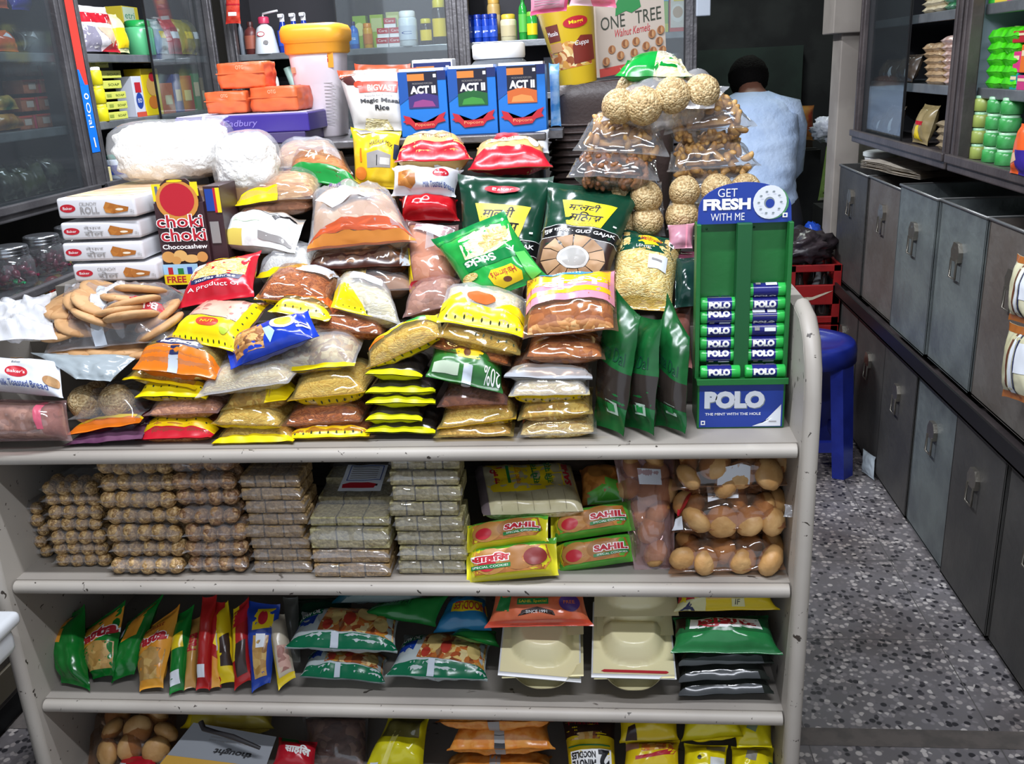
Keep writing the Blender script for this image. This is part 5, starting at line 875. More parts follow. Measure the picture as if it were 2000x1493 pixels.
# noodle cup and nut box on the monitor
t = thing('noodle_cup', 'yellow paper noodle cup standing tilted on the dark monitor', 'cup', W(1130, 160, 2.36)); b0 = W(1130, 165, 2.36); ax = Matrix.Translation(b0) @ Matrix.Rotation(RAD(-9), 4, 'Y'); h = .168
part(MB().lathe([(.044, 0), (.045, .002), (.0665, h), (.069, h + .003), (.069, h + .007), (.066, h + .008)], mat('cup yellow', 'e4bf2c', .35), 36, ax), 'cup', t); part(MB().lathe([(.067, h + .0082), (.069, h + .009), (.0, h + .0095)], mat('cup lid', 'e8e2cc', .4), 36, ax, cap=False), 'paper_lid', t)
def cf(u, v, o=0.): a = -pi * .98 + u * pi * .86; r = .0446 + (.0665 - .0446) * v + o; return ax @ V((r * cos(a), r * sin(a), h * v))
mb = MB(); decals(mb, cf, [PG([(.1, .24), (.9, .24), (.9, .5), (.5, .6), (.1, .5)], F_veg), R(.2, .62, .42, .84, mat('choc label', '6a2a20', .4)), T('Masala', .22, .7, .4, .76, M_w), R(.2, .48, .42, .6, mat('tan label', 'b98a5c', .5)), PG([(.56, .28), (.98, .3), (.95, .62), (.72, .64), (.58, .52)], mat('maroon label', '7a2c22', .4)), T('Cuppa', .62, .5, .85, .58, M_w, 0, 0, .25), E(.68, .82, .18, .075, M_ri), T('Maggi', .58, .79, .78, .85, M_yi, 0, .02)], 1.2); part(mb, 'print', t)
t = thing('nut_box', 'beige cardboard walnut box standing on the dark monitor', 'box', W(1230, 150, 2.4)); A, B, D = W(1172, 152, 2.40), W(1300, 128, 2.42), W(1158, -60, 2.40); w, hh = (B - A).length, (D - A).length; B = A + V((w, .02, .024)); S = flatS(A, B, D); n_ = (B - A).cross(D - A).normalized() * -.09; M_box = mat('warm grey card', 'b3a698', .5)
part(MB().hexa([A, B, B + n_, A + n_, D, D + B - A, D + B - A + n_, D + n_], M_box), 'carton_body', t); M_wal = mat('walnut print', 'a06a3c', .5); M_wd = mat('walnut print dark', '7c4a26', .5); mb = MB()
L = [R(.0, .0, 1, .08, mat('brick band', 'b03a30', .4)), T('Walnut', .3, .02, .6, .055, mat('rose ink', 'd99a90', .4)), T('ONE   TREE', .06, .43, .95, .55, mat('dark olive ink', '2c3324', .4), 0, .0), T('Walnut Kernels', .26, .345, .78, .415, M_ri, 0, 0, .3), PG([(.28, .54), (.44, .57), (.52, .54), (.66, .58), (.64, .66), (.55, .72), (.48, .78), (.38, .74), (.3, .65)], M_gi), E(.28, .9, .22, .16, mat('walnut shell', 'b08658', .5)), E(.75, .92, .24, .17, mat('walnut shell dark', '8a644a', .5))]
for k, (x, y) in enumerate(((.2, .24), (.4, .27), (.56, .27), (.8, .31), (.93, .33), (.9, .23), (.32, .17), (.52, .17), (.7, .21), (.8, .15), (.94, .14), (.1, .14))): L += [E(x, y, .055, .04, M_wal), E(x - .01, y + .004, .03, .03, M_wd), E(x + .012, y, .015, .028, MATS['walnut shell'])]
L[5], L[6] = L[6], L[5]; decals(mb, S, L, w / hh); part(mb, 'printed_front', t)
pack('blue and white strip packet standing at the side of the monitor', [V((W(1074, 180, 2.27).x, 2.27, 1.364)), V((W(1094, 178, 2.27).x, 2.27, 1.364))] + quad((1092, 122, 2.27), (1072, 122, 2.27)), .01, foil('sky blue film', '4f9ad8', .2, 'a9cdec', 30), seed=101, name='sachet', cat='sachet')
pack('crumpled red foil packet behind the biscuit packet, below the corn cartons', quad((955, 292, 2.12), (1040, 292, 2.12), (1030, 266, 2.16), (958, 266, 2.16)), .04, foil('red foil', 'b3303a', .15, 'd08088', 20, bump=.9), seed=102)
pack('white paper bag corner beside the ribbed monitor side', quad((1040, 300, 2.13), (1072, 300, 2.13), (1072, 252, 2.16), (1040, 258, 2.16)), .02, M_wf_glare, [R(.3, .1, .36, .9, M_k)], seed=103)
# hanging packs at the top edge
for k, (q, m, lb, L) in enumerate(((quad((1036, 32, 1.95), (1106, 22, 1.95), (1125, -50, 1.96), (1030, -50, 1.96)), foil('lilac grey film', 'b9a6ac', .25, 'd08aa0', 14), 'pink edged grey packet hanging above the noodle cup', [R(0, .0, 1, .1, mat('hot pink ink', 'cf4f78', .4)), R(.92, 0, 1, 1, mat('hot pink ink', 'cf4f78', .4))] + [R(.1, .2 + .06 * j, .8, .215 + .06 * j, M_gy) for j in range(6)]), (quad((1112, 12, 1.95), (1204, 16, 1.95), (1204, -60, 1.96), (1112, -60, 1.96)), foil('rose red film', 'c23a50', .2, 'd8708a', 12), 'rose red packet hanging in front of the nut box top', [PG([(.0, .0), (.5, .0), (.4, .3), (.05, .4)], mat('pale pink ink', 'd9b4bc', .4))]))):
    t = thing('hanging_packet', lb, 'packet', mid(q)); b = Bag(q, .03, seed=110 + k); mb = b.sheets(MB(), m); decals(mb, b.S(), L, b.lu / b.lv); part(mb, 'pouch', t); part(MB().tube([mid(q[2:] * 2) , mid(q[2:] * 2) + V((0, 0, .9))], .0015, M_k, 5), 'string', t)
# ---------- mint roll stand
t = thing('mint_stand', 'green plastic mint roll stand with a blue arched sign, at the rack end', 'stand', (.25, 1.68, .84)); M_gs = mat('stand green', '17682c', .4, bump=.05, bs=80); M_gsd = mat('stand green darker', '12562a', .45); M_pb = mat('mint blue', '1c3a94', .35)
zb = .8405; Yf = 1.655; x0, x1 = W(1361, 832, Yf).x, W(1531, 832, Yf).x; zs = W(1445, 744, Yf).z; Yk = 1.70; zt = W(1445, 432, Yk).z; xa, xb = x0 - .004, x1 + .004
part(MB().box((x0, Yf, zb), (x1, Yk + .05, zs), M_gs, .002), 'base', t)
part(MB().box((xa, Yk, zs), (xb, Yk + .012, zt), M_gs, .001), 'back_board', t)
xm = (xa + xb) / 2
for x, w_ in ((xa, .008), (xm - .013, .026), (xb - .008, .008)): part(MB().box((x, Yk - .030, zs), (x + w_, Yk, zt), M_gsd if w_ > .01 else M_gs, .001), 'divider', t)
part(MB().box((x0 - .002, Yf - .012, zs - .004), (x1 + .002, Yk, zs + .002), M_gs, .001).box((x0 - .002, Yf - .014, zs - .004), (x1 + .002, Yf - .010, zs + .008), M_gs, .001), 'front_lip', t)
S = flatS((x0 + .004, Yf - .0004, zb + .003), (x1 - .004, Yf - .0004, zb + .003), (x0 + .004, Yf - .0004, zs - .006)); mb = MB(); M_pl = mat('polo white', 'd9dde4', .35); M_ps = mat('polo shade', '7f8a8c', .4)
decals(mb, S, [R(0, 0, 1, 1, M_pb), T('POLO', .07, .42, .79, .82, M_ps, 0, .07), T('POLO', .06, .44, .78, .84, M_pl, 0, .07), T('THE MINT WITH THE HOLE', .07, .28, .74, .34, M_w, 0, .01), PG([(.64, .02), (.98, .02), (.98, .52), (.9, .36), (.78, .12)], M_lab), R(.02, .06, .07, .16, M_w), R(.032, .085, .058, .135, M_pb), R(.84, .12, .93, .14, M_gy)], (x1 - x0) / (zs - zb)); part(mb, 'base_print', t)
za, zc = W(1445, 436, Yk - .014).z, W(1445, 356, Yk - .014).z; pts = [(xa + .002, za), (xb - .002, za), (xb - .004, za + (zc - za) * .42)] + [(xm + (xb - xa) * .47 * cos(a), za + (zc - za) * (.42 + .58 * sin(a))) for a in [pi * k / 14 for k in range(1, 14)]] + [(xa + .004, za + (zc - za) * .42)]
mb = MB().prism(pts, Yk - .016, Yk - .012, M_pb, lambda a, b, c: V((a, c, b))); S = flatS((xa, Yk - .0164, za), (xb, Yk - .0164, za), (xa, Yk - .0164, zc)); asp = (xb - xa) / (zc - za)
L = [T('GET', .22, .66, .42, .86, M_w, 0, -.005), T('FRESH', .07, .34, .56, .62, M_w, 0, .05), T('WITH ME', .15, .08, .5, .26, M_w, 0, -.005), E(.775, .48, .175, .40, mat('ring shade green', '4e8a5c', .4)), E(.755, .5, .172, .41, M_pl), E(.75, .49, .055, .14, M_ps), E(.757, .47, .045, .11, M_pb), R(.89, .12, .94, .23, M_w), R(.903, .148, .927, .2, M_pb)] + [E(.755 + .115 * cos(a), .5 + .27 * sin(a), .014, .02, M_ps) for a in [pi * k / 5 for k in range(10)]]
decals(mb, S, L, asp); part(mb, 'arched_sign', t)
for x, z in ((xa + .02, zt - .012), (xm + .02, zt - .012)): part(MB().ball((x, Yk - .001, z), .002, M_gsd, 8, 6), 'stud', t)
# the rolls
def roll():
    o = thing('mint_roll', 'roll', 'roll'); L_, r = .073, .0122; Mx = Matrix.Translation((0, 0, 0)) @ Matrix.Rotation(RAD(90), 4, 'Y')
    part(MB().lathe([(r, -.024), (r, .02)], mat('roll navy', '1c2070', .22), 24, Mx, cap=False), 'label', o)
    part(MB().lathe([(r * .6, .0365), (r * .92, .036), (r, .034), (r, .02)], foil('roll green', '2fb04c', .2, bump=.3), 24, Mx), 'green_foil', o); part(MB().lathe([(r, -.024), (r, -.034), (r * .92, -.036), (r * .6, -.0365)], MATS['roll green'], 24, Mx), 'green_foil', o)
    f = lambda u, v, o_=0.: V((-.024 + .044 * u, (r + o_) * -cos((v - .5) * 2 * pi), (r + o_) * sin((v - .5) * 2 * pi)))
    mb = MB(); decals(mb, f, [T('POLO', .05, .42, .93, .58, M_w, 0, .07), T('POLO', .05, .9, .93, .98, M_w, 0, .05), R(.02, .70, .98, .715, M_gy), R(.02, .335, .98, .345, M_gy), R(.1, .24, .3, .31, M_gy), R(.5, .22, .95, .3, M_lab), R(.0, .78, .5, .86, M_lab), R(.6, .78, .95, .86, M_lab)], .044 / (2 * pi * r)); part(mb, 'print', o); return o
rp = Rep(roll()); xl, xr = W(1406, 650, Yk - .02).x, W(1494, 650, Yk - .02).x
YL = [(596, 0), (620, 38), (648, 4), (673, 0), (697, 30)]; YR = [(568, 150), (596, 0), (623, -60), (648, 95), (674, 0), (698, 25)]
for x, ys_, sd in ((xl, YL, 'left'), (xr, YR, 'right')):
    zz = zs + .017
    for k, (y, a) in enumerate([(0, 12)] + ys_[::-1]):
        zz2 = zs + .0145 if k == 0 else zs + .0135 + .0245 * k + .003
        Y = Yk - .034 if k == 0 else Yk - .0135
        nm = ['in the front tray'] + [ORD[j] + ' above the tray' for j in range(6)]
        rp.put((x, Y, zz2), 0, 'mint roll in the %s column of the green stand, %s' % (sd, nm[k]), 'mint rolls in the stand', (RAD(-a), 0, 0))
# ---------- second shelf: bags of sweet balls and brittle, stacked
M_chk = fill('puffed rice ball', ['8c6c42', 'b3915e', 'c9aa76', '9e7d4e'], 190, bump=1., rough=.45, dist=.003); M_chd = fill('dark brittle ball', ['7c5a3e', 'a5825a', 'b9966c', '8e6a4a'], 170, bump=1., rough=.45, dist=.003); M_brk = fill('pale brittle', ['8c8458', 'aca476', 'bab288', '9c9264'], 170, bump=.7, rough=.5, dist=.004); M_brd2 = fill('tan brittle', ['7d6440', 'a08458', 'b4986a', '8c7048'], 170, bump=.7, rough=.5, dist=.004)
CLC = clear('crinkly film', .12, 'f4f0ea', .06, bump=1.0, bs=26)
SMALL = MB().ball((0, 0, 0), .0165, M_chk, 16, 10, .08, 50).obj('rice_ball'); SMALLD = MB().ball((0, 0, 0), .0165, M_chd, 16, 10, .12, 50).obj('brittle_ball'); used = {}
def take(src, name, o, p, rot, sc):
    if src.name not in used: used[src.name] = 1; src.parent = o; src.location = V(p) - BASE[o.name]; src.rotation_euler = rot; src.scale = sc; return src
    return share(src, name, o, p, rot, sc)
def ball_stack(xl, xr, rows, Y, src, label, grp, n=5, ytop=None, dep=3, bulge=.0, jit=.1):
    rnd = random.Random(int(xl)); z = RZ[1] + .001; A, B = W(xl, 1110, Y), W(xr, 1110, Y); w = B.x - A.x; zt = W((xl + xr) / 2, ytop, Y).z; h = (zt - z) / rows; r = min(h * .55, w / n * .58)
    for k in range(rows):
        zz = z + h * k; dx = .006 * rnd.uniform(-1, 1) + bulge * k / rows; x0, x1 = A.x + dx, B.x + dx; dy = .006 * rnd.uniform(-1, 1) + .0015 * k; q = [V((x0 - .004, Y + dy - .012, zz + h * .5)), V((x1 + .004, Y + dy - .012, zz + h * .5 + .003)), V((x1 - .01, Y + dy + .11, zz + h * .5)), V((x0 + .01, Y + dy + .11, zz + h * .5))]
        o = thing('brittle_bag', label % (['lowest'] + [ORD[j] + ' from the bottom' for j in range(1, 12)])[k] if k < rows - 1 else label % 'topmost', 'bag', (A.x + w / 2, Y + .05, zz), grp); b = Bag(q, h * 1.0, (.03, .03, .02, .05), seed=rnd.random() * 40, wr=.14, k=5, pinch=.03); part(b.sheets(MB(), CLC), 'film', o)
        for j in range(n):
            for i in range(dep - 1): take(src, src.name.split('.')[0], o, (x0 + w * (j + .5) / n, Y + dy + r * .9 + i * r * 2.1 - .008, zz + h * .5 + rnd.uniform(-1, 1) * h * .06), (j * 1.7 + k, i + k * .6, j), (r / .0165 * (1 + jit * rnd.uniform(-1, 1)), r / .0165, r / .0165 * .98))
ball_stack(112, 218, 7, 1.635, SMALL, 'bag of puffed rice balls in the leftmost shelf stack, %s', 'rice ball bags, leftmost stack', 4, 945)
ball_stack(24, 106, 5, 1.67, SMALL, 'puffed rice ball bag between rack side and leftmost stack, %s', 'rice ball bags by the rack side', 3, 985)
ball_stack(224, 364, 7, 1.607, SMALL, 'bag of puffed rice balls in the second shelf stack, %s', 'rice ball bags, second stack', 5, 900)
ball_stack(370, 486, 7, 1.607, SMALLD, 'bag of brown brittle balls in the third shelf stack, %s', 'brittle ball bags, third stack', 4, 893, jit=.2)
def block_bag(label, grp, x0, x1, Y, z, h, src_m, cols, deps=.1, deco=(), seed=0, rows=2, item='brittle_block', film=None, tilt=0.):
    o = thing('brittle_bag', label, 'bag', ((x0 + x1) / 2, Y + .05, z), grp); q = [V((x0 - .003, Y - .004, z + h * .5)), V((x1 + .003, Y - .004, z + h * .5 + .001)), V((x1 - .004, Y + deps, z + h * .5 + tilt)), V((x0 + .004, Y + deps, z + h * .5 + tilt))]
    b = Bag(q, h * 1.06, (.02, .02, .015, .04), seed=seed, wr=.1, k=9, pinch=.015); mb = b.sheets(MB(), film or CLC); decals(mb, b.S(), deco, b.lu / b.lv); part(mb, 'film', o); w = (x1 - x0) / cols; rnd = random.Random(seed)
    for j in range(cols):
        for i in range(rows):
            y0 = Y + .004 + (deps - .012) / rows * i; zt = tilt * (y0 - Y) / deps; d = rnd.uniform(-.0015, .0015); part(MB().box((x0 + w * j + .0012, y0 + d, z + h * .04 + zt), (x0 + w * (j + 1) - .0012, y0 + (deps - .012) / rows - .002, z + h * .95 + zt), src_m, .002), item, o)
    return o
def block_stack(xl, xr, Y, ytop, n, m, label, grp, cols=3, seed=0):
    A, B = W(xl, 1110, Y), W(xr, 1110, Y); z0 = RZ[1] + .001; zt = W((xl + xr) / 2, ytop, Y).z; h = (zt - z0) / n; rnd = random.Random(seed)
    for k in range(n): d = rnd.uniform(-.006, .006); block_bag(label % ((['lowest'] + [ORD[j] + ' from the bottom' for j in range(1, 12)])[k] if k < n - 1 else 'topmost'), grp, A.x + d, B.x + d, Y + rnd.uniform(-.003, .004), z0 + h * k, h * .97, m, cols + (k % 3 == 1), seed=seed + k)
block_stack(492, 606, 1.605, 930, 8, M_brd2, 'flat bag of tan brittle in the fourth shelf stack, %s', 'tan brittle bags, fourth stack', 3, 5)
block_stack(776, 908, 1.602, 890, 8, M_brk, 'pale green brittle bag in the stack beside the biscuit packets, %s', 'pale brittle bags, sixth stack', 3, 17)
A, B = W(612, 1120, 1.592), W(768, 1120, 1.592); z0 = RZ[1] + .001; h = .031
for k in range(2): block_bag('tan brittle bag under the labelled pale one, ' + ('lower' if k == 0 else 'upper') + ' of two', 'tan brittle bags under the label', A.x, B.x - .006, 1.592 + .003 * k, z0 + h * k, h * .96, M_brd2, 3 - k, seed=40 + k)
zl = W(690, 1035, 1.592).z; block_bag('crinkled pale brittle bag right under the labelled one', None, A.x, B.x - .002, 1.594, z0 + 2 * h, zl - z0 - 2 * h, M_brk, 3, seed=44)
block_bag('pale brittle bag with a white and red paper label on its sloping top', None, A.x + .002, B.x, 1.60, zl + .001, .02, M_brk, 3, .20, [R(.24, .42, .80, .86, M_lab), R(.30, .5, .74, .53, M_k), PG([(.28, .47), (.7, .47), (.72, .53), (.6, .56), (.36, .56), (.27, .53)], M_ri), R(.3, .59, .76, .6, M_bi), R(.3, .59, .31, .83, M_bi), R(.3, .83, .76, .84, M_bi), R(.75, .59, .76, .84, M_bi)] + [R(.34, .62 + .035 * j, .7, .632 + .035 * j, M_gy) for j in range(6)], 45, 3, tilt=.045)
for k, (xl, xr, y, lb) in enumerate(((640, 700, 905, 'behind the labelled pack'), (706, 770, 903, 'left of the tall pale stack'), (935, 1060, 905, 'above the yellow labelled block'), (1062, 1190, 912, 'above the brown biscuit bag'))):
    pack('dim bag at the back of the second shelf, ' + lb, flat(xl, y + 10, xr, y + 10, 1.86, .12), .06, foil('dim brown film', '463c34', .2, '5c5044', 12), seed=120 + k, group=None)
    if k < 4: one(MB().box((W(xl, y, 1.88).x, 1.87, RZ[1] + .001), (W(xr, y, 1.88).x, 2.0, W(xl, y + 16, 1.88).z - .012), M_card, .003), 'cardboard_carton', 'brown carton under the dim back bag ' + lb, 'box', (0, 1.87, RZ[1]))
# beige block with yellow print, biscuit packets
z2 = RZ[1]
q = quad((944, 1008, 1.645), (1140, 1000, 1.64), (1115, 912, 1.80), (928, 918, 1.80)); t_ = .03
pack('beige block pack with a yellow printed top in Hindi, on the biscuit packets', q, .042, F_pale, [R(0, 0, 1, 1, foil('beige block film', 'b8ae86', .22, 'c4bb96', 25)), PG([(.14, .26), (.98, .3), (.98, .98), (.16, .98), (.06, .8), (.06, .5)], M_yi), T('साहिल', .14, .44, .3, .84, M_ri, 90, .03), R(.31, .44, .34, .84, M_gi), T('गजक गुड़', .40, .4, .46, .8, M_or, 90), T('स्पेशल', .55, .42, .65, .92, M_gi, 90, .02), T('तिल पट्टी', .69, .42, .79, .92, M_gi, 90, .02), T('SAHIL', .88, .4, .94, .9, M_ri, 90, .04), R(0, 0, .08, 1, foil('grey brown film', '6c6062', .3))] + [R(.2 + .16 * k, .02, .205 + .16 * k, .24, mat('block groove', '8a8060', .5)) for k in range(5)], seed=130, k=8, pinch=.01, fin=(.01, .01, .01, .01), low_=1)
def bpack(label, q, txt, seed, lim, tl=False):
    g = foil('sahil green', '5fb03c', .22, '4a9c34', 10); yw = foil('sahil yellow', 'd8d02a', .22)
    L = [PG([(0, 0), (.14, 0), (.1, .5), (.16, 1), (0, 1)], yw), PG([(.12, .16), (.88, .16), (.94, .4), (.9, .82), (.12, .82), (.07, .5)], F_cky), E(.3, .5, .19, .36, mat('biscuit brown', 'b07c3c', .45)), E(.62, .54, .2, .34, mat('biscuit brown dark', '9c682e', .45)), E(.26, .42, .1, .2, M_ri)]
    if txt == 'SAHIL': L += [T(txt, .5, .42, .92, .68, M_w, 0, .12), T(txt, .51, .44, .91, .66, M_ri, 0, .05), PG([(.5, .26), (.92, .32), (.92, .42), (.5, .36)], M_gi), T('SPECIAL COOKIES', .54, .3, .9, .36, M_w)]
    else: L += [T(txt, .08, .44, .52, .74, M_w, 0, .12), T(txt, .09, .46, .51, .72, M_ri, 0, .05), R(.08, .3, .52, .42, M_gi), T('SPECIAL COOKIES', .1, .33, .5, .39, M_w), E(.78, .52, .12, .24, mat('brown badge', '7a2420', .4))]
    return pack(label, q, .06, yw if lim else g, [R(0, .84, 1, 1, g), R(0, 0, 1, .13, yw if lim else g)] + L, name='biscuit_packet', seed=seed, fin=(.05, .05, 0, 0), group='ring biscuit packets', k=4.5, wr=.06)
bpack('ring biscuit packet, lower left, lettered in Hindi and overhanging the lip', quad((910, 1142, 1.585), (1092, 1124, 1.59), (1088, 1050, 1.63), (908, 1072, 1.63)), 'साहिल', 131, True)
bpack('ring biscuit packet, upper left, right under the beige block pack', quad((908, 1082, 1.612), (1072, 1058, 1.612), (1072, 1006, 1.65), (912, 1028, 1.65)), 'SAHIL', 132, True)
bpack('ring biscuit packet, lower right of the four, beside the tall bun bag', quad((1084, 1122, 1.63), (1244, 1096, 1.64), (1238, 1040, 1.67), (1080, 1062, 1.67)), 'SAHIL', 133, False)
bpack('ring biscuit packet, upper right of the four, under the brown bag', quad((1074, 1062, 1.65), (1242, 1036, 1.655), (1232, 978, 1.69), (1074, 1004, 1.69)), 'SAHIL', 134, False)
pack('dark green leafed packet end poking out left of the biscuit packets', quad((893, 1104, 1.62), (925, 1128, 1.60), (930, 1060, 1.66), (900, 1066, 1.66)), .02, foil('leaf dark film', '1c4a2c', .25), seed=135)
pack('brown round biscuit bag with a bright green edge, behind the biscuit packets', quad((1134, 990, 1.70), (1228, 984, 1.69), (1215, 912, 1.80), (1132, 918, 1.80)), .07, F_cky, [PG([(.15, .0), (1, .0), (1, .36), (.6, .34), (.5, .2), (.15, .16)], MATS['sahil green']), E(.5, .62, .3, .25, MATS['biscuit brown dark'])], seed=136)
# bags of round buns at the right
M_bun = mat('baked bun', 'b98c54', .5, bump=.2, bs=60, col2='cda46c', ns=16); BUN = MB().ball((0, 0, 0), .03, M_bun, 20, 12, .08, 40, (1, 1, .64)).obj('bun')
def buns(label, q, t, pts, r, seed, deco=(), film=None):
    zb_ = RZ[1] if q[0].z > .5 else .03; r *= .92; pts = [V((p.x, p.y, max(p.z, zb_ + r * .86))) for p in pts]; o = thing('bun_bag', label, 'bag', low(q, t * .5), 'clear bags of round buns'); b = Bag(q, t, (.06, .06, .05, .05), low=fitlow(q, t, 1.), seed=seed, wr=.12, k=3.6); mb = b.sheets(MB(), film or CLB); decals(mb, b.S(), deco, b.lu / b.lv); part(mb, 'film', o); rnd = random.Random(seed)
    for p in pts: take(BUN, 'bun', o, p, (rnd.uniform(.6, 2), rnd.uniform(-.7, .7), rnd.uniform(0, 6)), (r / .03 * rnd.uniform(.9, 1.1),) * 3)
q = quad((1240, 1118, 1.63), (1318, 1122, 1.63), (1318, 888, 1.74), (1196, 884, 1.74)); buns('tall clear bag of buns standing between the biscuit packets and bun bags', q, .09, [W(x, y, Y) for x, y, Y in ((1280, 1090, 1.65), (1272, 1035, 1.67), (1285, 1000, 1.68), (1245, 1005, 1.7), (1270, 965, 1.70), (1225, 950, 1.72), (1280, 925, 1.72), (1235, 910, 1.74), (1275, 890, 1.74), (1300, 960, 1.7))], .033, 1, [R(.35, .74, .75, .88, M_lab)], CLP)
q = quad((1305, 1122, 1.60), (1535, 1114, 1.60), (1525, 1048, 1.70), (1318, 1050, 1.70)); buns('lowest of the three wide bun bags on the right of the shelf', q, .09, [W(x, y, Y) for x, y, Y in ((1335, 1092, 1.62), (1378, 1100, 1.62), (1450, 1098, 1.62), (1505, 1095, 1.62), (1410, 1075, 1.65), (1345, 1062, 1.67), (1460, 1068, 1.67), (1510, 1060, 1.67))], .033, 2)
q = quad((1312, 1042, 1.61), (1536, 1032, 1.61), (1526, 958, 1.71), (1328, 966, 1.71)); buns('middle wide bun bag with two white labels and a red corner', q, .09, [W(x, y, Y) for x, y, Y in ((1360, 1016, 1.63), (1410, 1020, 1.63), (1462, 1018, 1.63), (1510, 1020, 1.63), (1345, 985, 1.68), (1440, 985, 1.68), (1490, 990, 1.66), (1515, 985, 1.68))], .033, 3, [PG([(.3, .34), (.58, .38), (.56, .86), (.27, .82)], M_lab), R(.62, .66, .8, .92, M_lab)] + [R(.33, .42 + .055 * j, .52, .44 + .055 * j, M_gy) for j in range(7)] + [R(.64 + .025 * j, .7, .652 + .025 * j, .88, M_gy) for j in range(6)] + [E(.06, .62, .08, .26, M_ri), T('RED', .14, .5, .2, .8, M_bri, 270), PG([(.0, .0), (.1, .0), (.08, .25), (0, .3)], M_wf_glare)])
q = quad((1310, 958, 1.62), (1538, 948, 1.62), (1530, 880, 1.72), (1314, 876, 1.72)); buns('topmost wide bun bag, touching the shelf above', q, .09, [W(x, y, Y) for x, y, Y in ((1345, 932, 1.64), (1396, 908, 1.65), (1445, 928, 1.64), (1500, 925, 1.64), (1345, 895, 1.69), (1420, 945, 1.65), (1470, 895, 1.69), (1518, 900, 1.69))], .033, 4, [R(.4, .04, .68, .16, M_lab), T('SPECIAL', .64, .5, .7, .95, M_bri, 270, .03), R(.52, .5, .6, .9, M_pk)])
one(Bag([W(1530, 1010, 1.60), W(1582, 1014, 1.585), W(1580, 990, 1.60), W(1532, 985, 1.61)], .008, seed=9, wr=.9).sheets(MB(), CLW), 'film_twist', 'clear twisted film end sticking out past the rack side', 'wrap', W(1560, 1012, 1.59))
# ---------- third shelf: pasta packets on edge at the left
z3 = RZ[2]; M_pg = foil('pasta green', '157a2c', .2, '0f6624', 10); M_po = foil('pasta amber', 'd98a24', .28, 'e0a03a', 8); M_pr = foil('pasta red', 'a8201f', .22); M_py = foil('pasta yellow', 'e0c41c', .25); M_pbl = foil('pasta blue', '1d3f9c', .22)
def pasta(label, q, t, m, L, seed, lower=()): return pack(label, q, t, m, L, name='pasta_packet', seed=seed, group='pasta packets standing on the third shelf', fin=(.02, .02, .07, .07), wr=.1, lower=lower)
PT_ = lambda m1, s='Pasta': [PG([(.05, .12), (.95, .1), (.95, .45), (.5, .55), (.05, .42)], F_pas), PG([(.0, .48), (1, .58), (1, .92), (0, .92)], m1), T(s, .08, .56, .95, .74, M_w, 0, .1), T(s, .1, .57, .94, .73, M_ri, 0, .05), T('Sunfeast', .2, .78, .8, .85, mat('dark red ink', '8a1f1c', .4))]
pasta('green pasta packet lying back at the left end of the third shelf', quad((120, 1335, 1.62), (175, 1350, 1.60), (165, 1180, 1.74), (108, 1215, 1.74)), .07, M_pg, [PG([(0, .6), (.5, .55), (.7, .9), (.2, .95)], M_po)], 140)
pasta('pasta packet with an amber front, second from the left', quad((182, 1328, 1.63), (222, 1322, 1.62), (246, 1172, 1.74), (150, 1238, 1.72)), .05, M_pg, PT_(M_po, 'Pasta')[0:3] + [T('Pasta', .05, .55, 1, .75, M_w, 0, .1), T('Pasta', .07, .56, .98, .74, M_ri, 0, .05)], 141)
pasta('green pasta packet with a yellow fold, third from the left', quad((216, 1335, 1.62), (260, 1318, 1.63), (318, 1160, 1.76), (248, 1215, 1.74)), .04, M_pg, [PG([(.3, .5), (.8, .5), (.9, .95), (.5, .95)], M_po), R(.1, .6, .3, .72, M_lab)], 142)
pasta('amber pasta packet with large lettering, fourth from the left', quad((272, 1352, 1.60), (318, 1345, 1.60), (352, 1180, 1.72), (286, 1230, 1.72)), .05, M_po, PT_(M_po), 143)
pasta('green pasta packet with a white barcode, fifth from the left', quad((330, 1360, 1.59), (358, 1350, 1.60), (378, 1180, 1.72), (345, 1200, 1.72)), .035, M_pg, [R(.1, .08, .8, .24, M_lab), PG([(.2, .5), (.9, .5), (.8, .7), (.2, .68)], M_py)], 144)
pasta('slim amber pasta packet, sixth from the left', quad((360, 1350, 1.60), (382, 1346, 1.61), (396, 1200, 1.72), (372, 1210, 1.72)), .03, foil('pasta tan', 'b98a44', .28), [T('Pasta', .1, .5, .9, .75, M_ri, 90, .03)], 145)
pasta('red packet with a barcode, standing in the middle of the pasta row', quad((384, 1350, 1.60), (410, 1350, 1.60), (424, 1160, 1.72), (396, 1165, 1.72)), .04, M_pr, [R(.15, .12, .75, .26, M_lab)], 146)
pasta('red and yellow packet leaning right of the red one', quad((408, 1350, 1.60), (432, 1345, 1.61), (440, 1175, 1.72), (414, 1170, 1.72)), .035, M_pr, [PG([(.2, .0), (.9, .0), (.9, .3), (.3, .36)], M_po), PG([(.3, .5), (.8, .45), (.6, .7)], M_yi)], 147)
pasta('yellow noodle packet with brown print, right of the red pair', quad((428, 1340, 1.61), (462, 1335, 1.61), (446, 1172, 1.72), (424, 1180, 1.72)), .04, M_py, [PG([(.4, .2), (.95, .2), (.95, .6), (.5, .55)], MATS['choc print']), R(.1, .4, .35, .62, M_lab)], 148)
pasta('red fronted packet with a yellow spine, leaning to the right', quad((458, 1350, 1.60), (490, 1330, 1.61), (486, 1165, 1.72), (456, 1190, 1.71)), .035, M_pr, [R(0, .3, .4, 1, M_py), PG([(.1, .72), (1, .72), (1, .95), (.1, .95)], M_rd), PG([(.3, .1), (.9, .1), (.9, .5), (.4, .5)], MATS['choc print'])], 149)
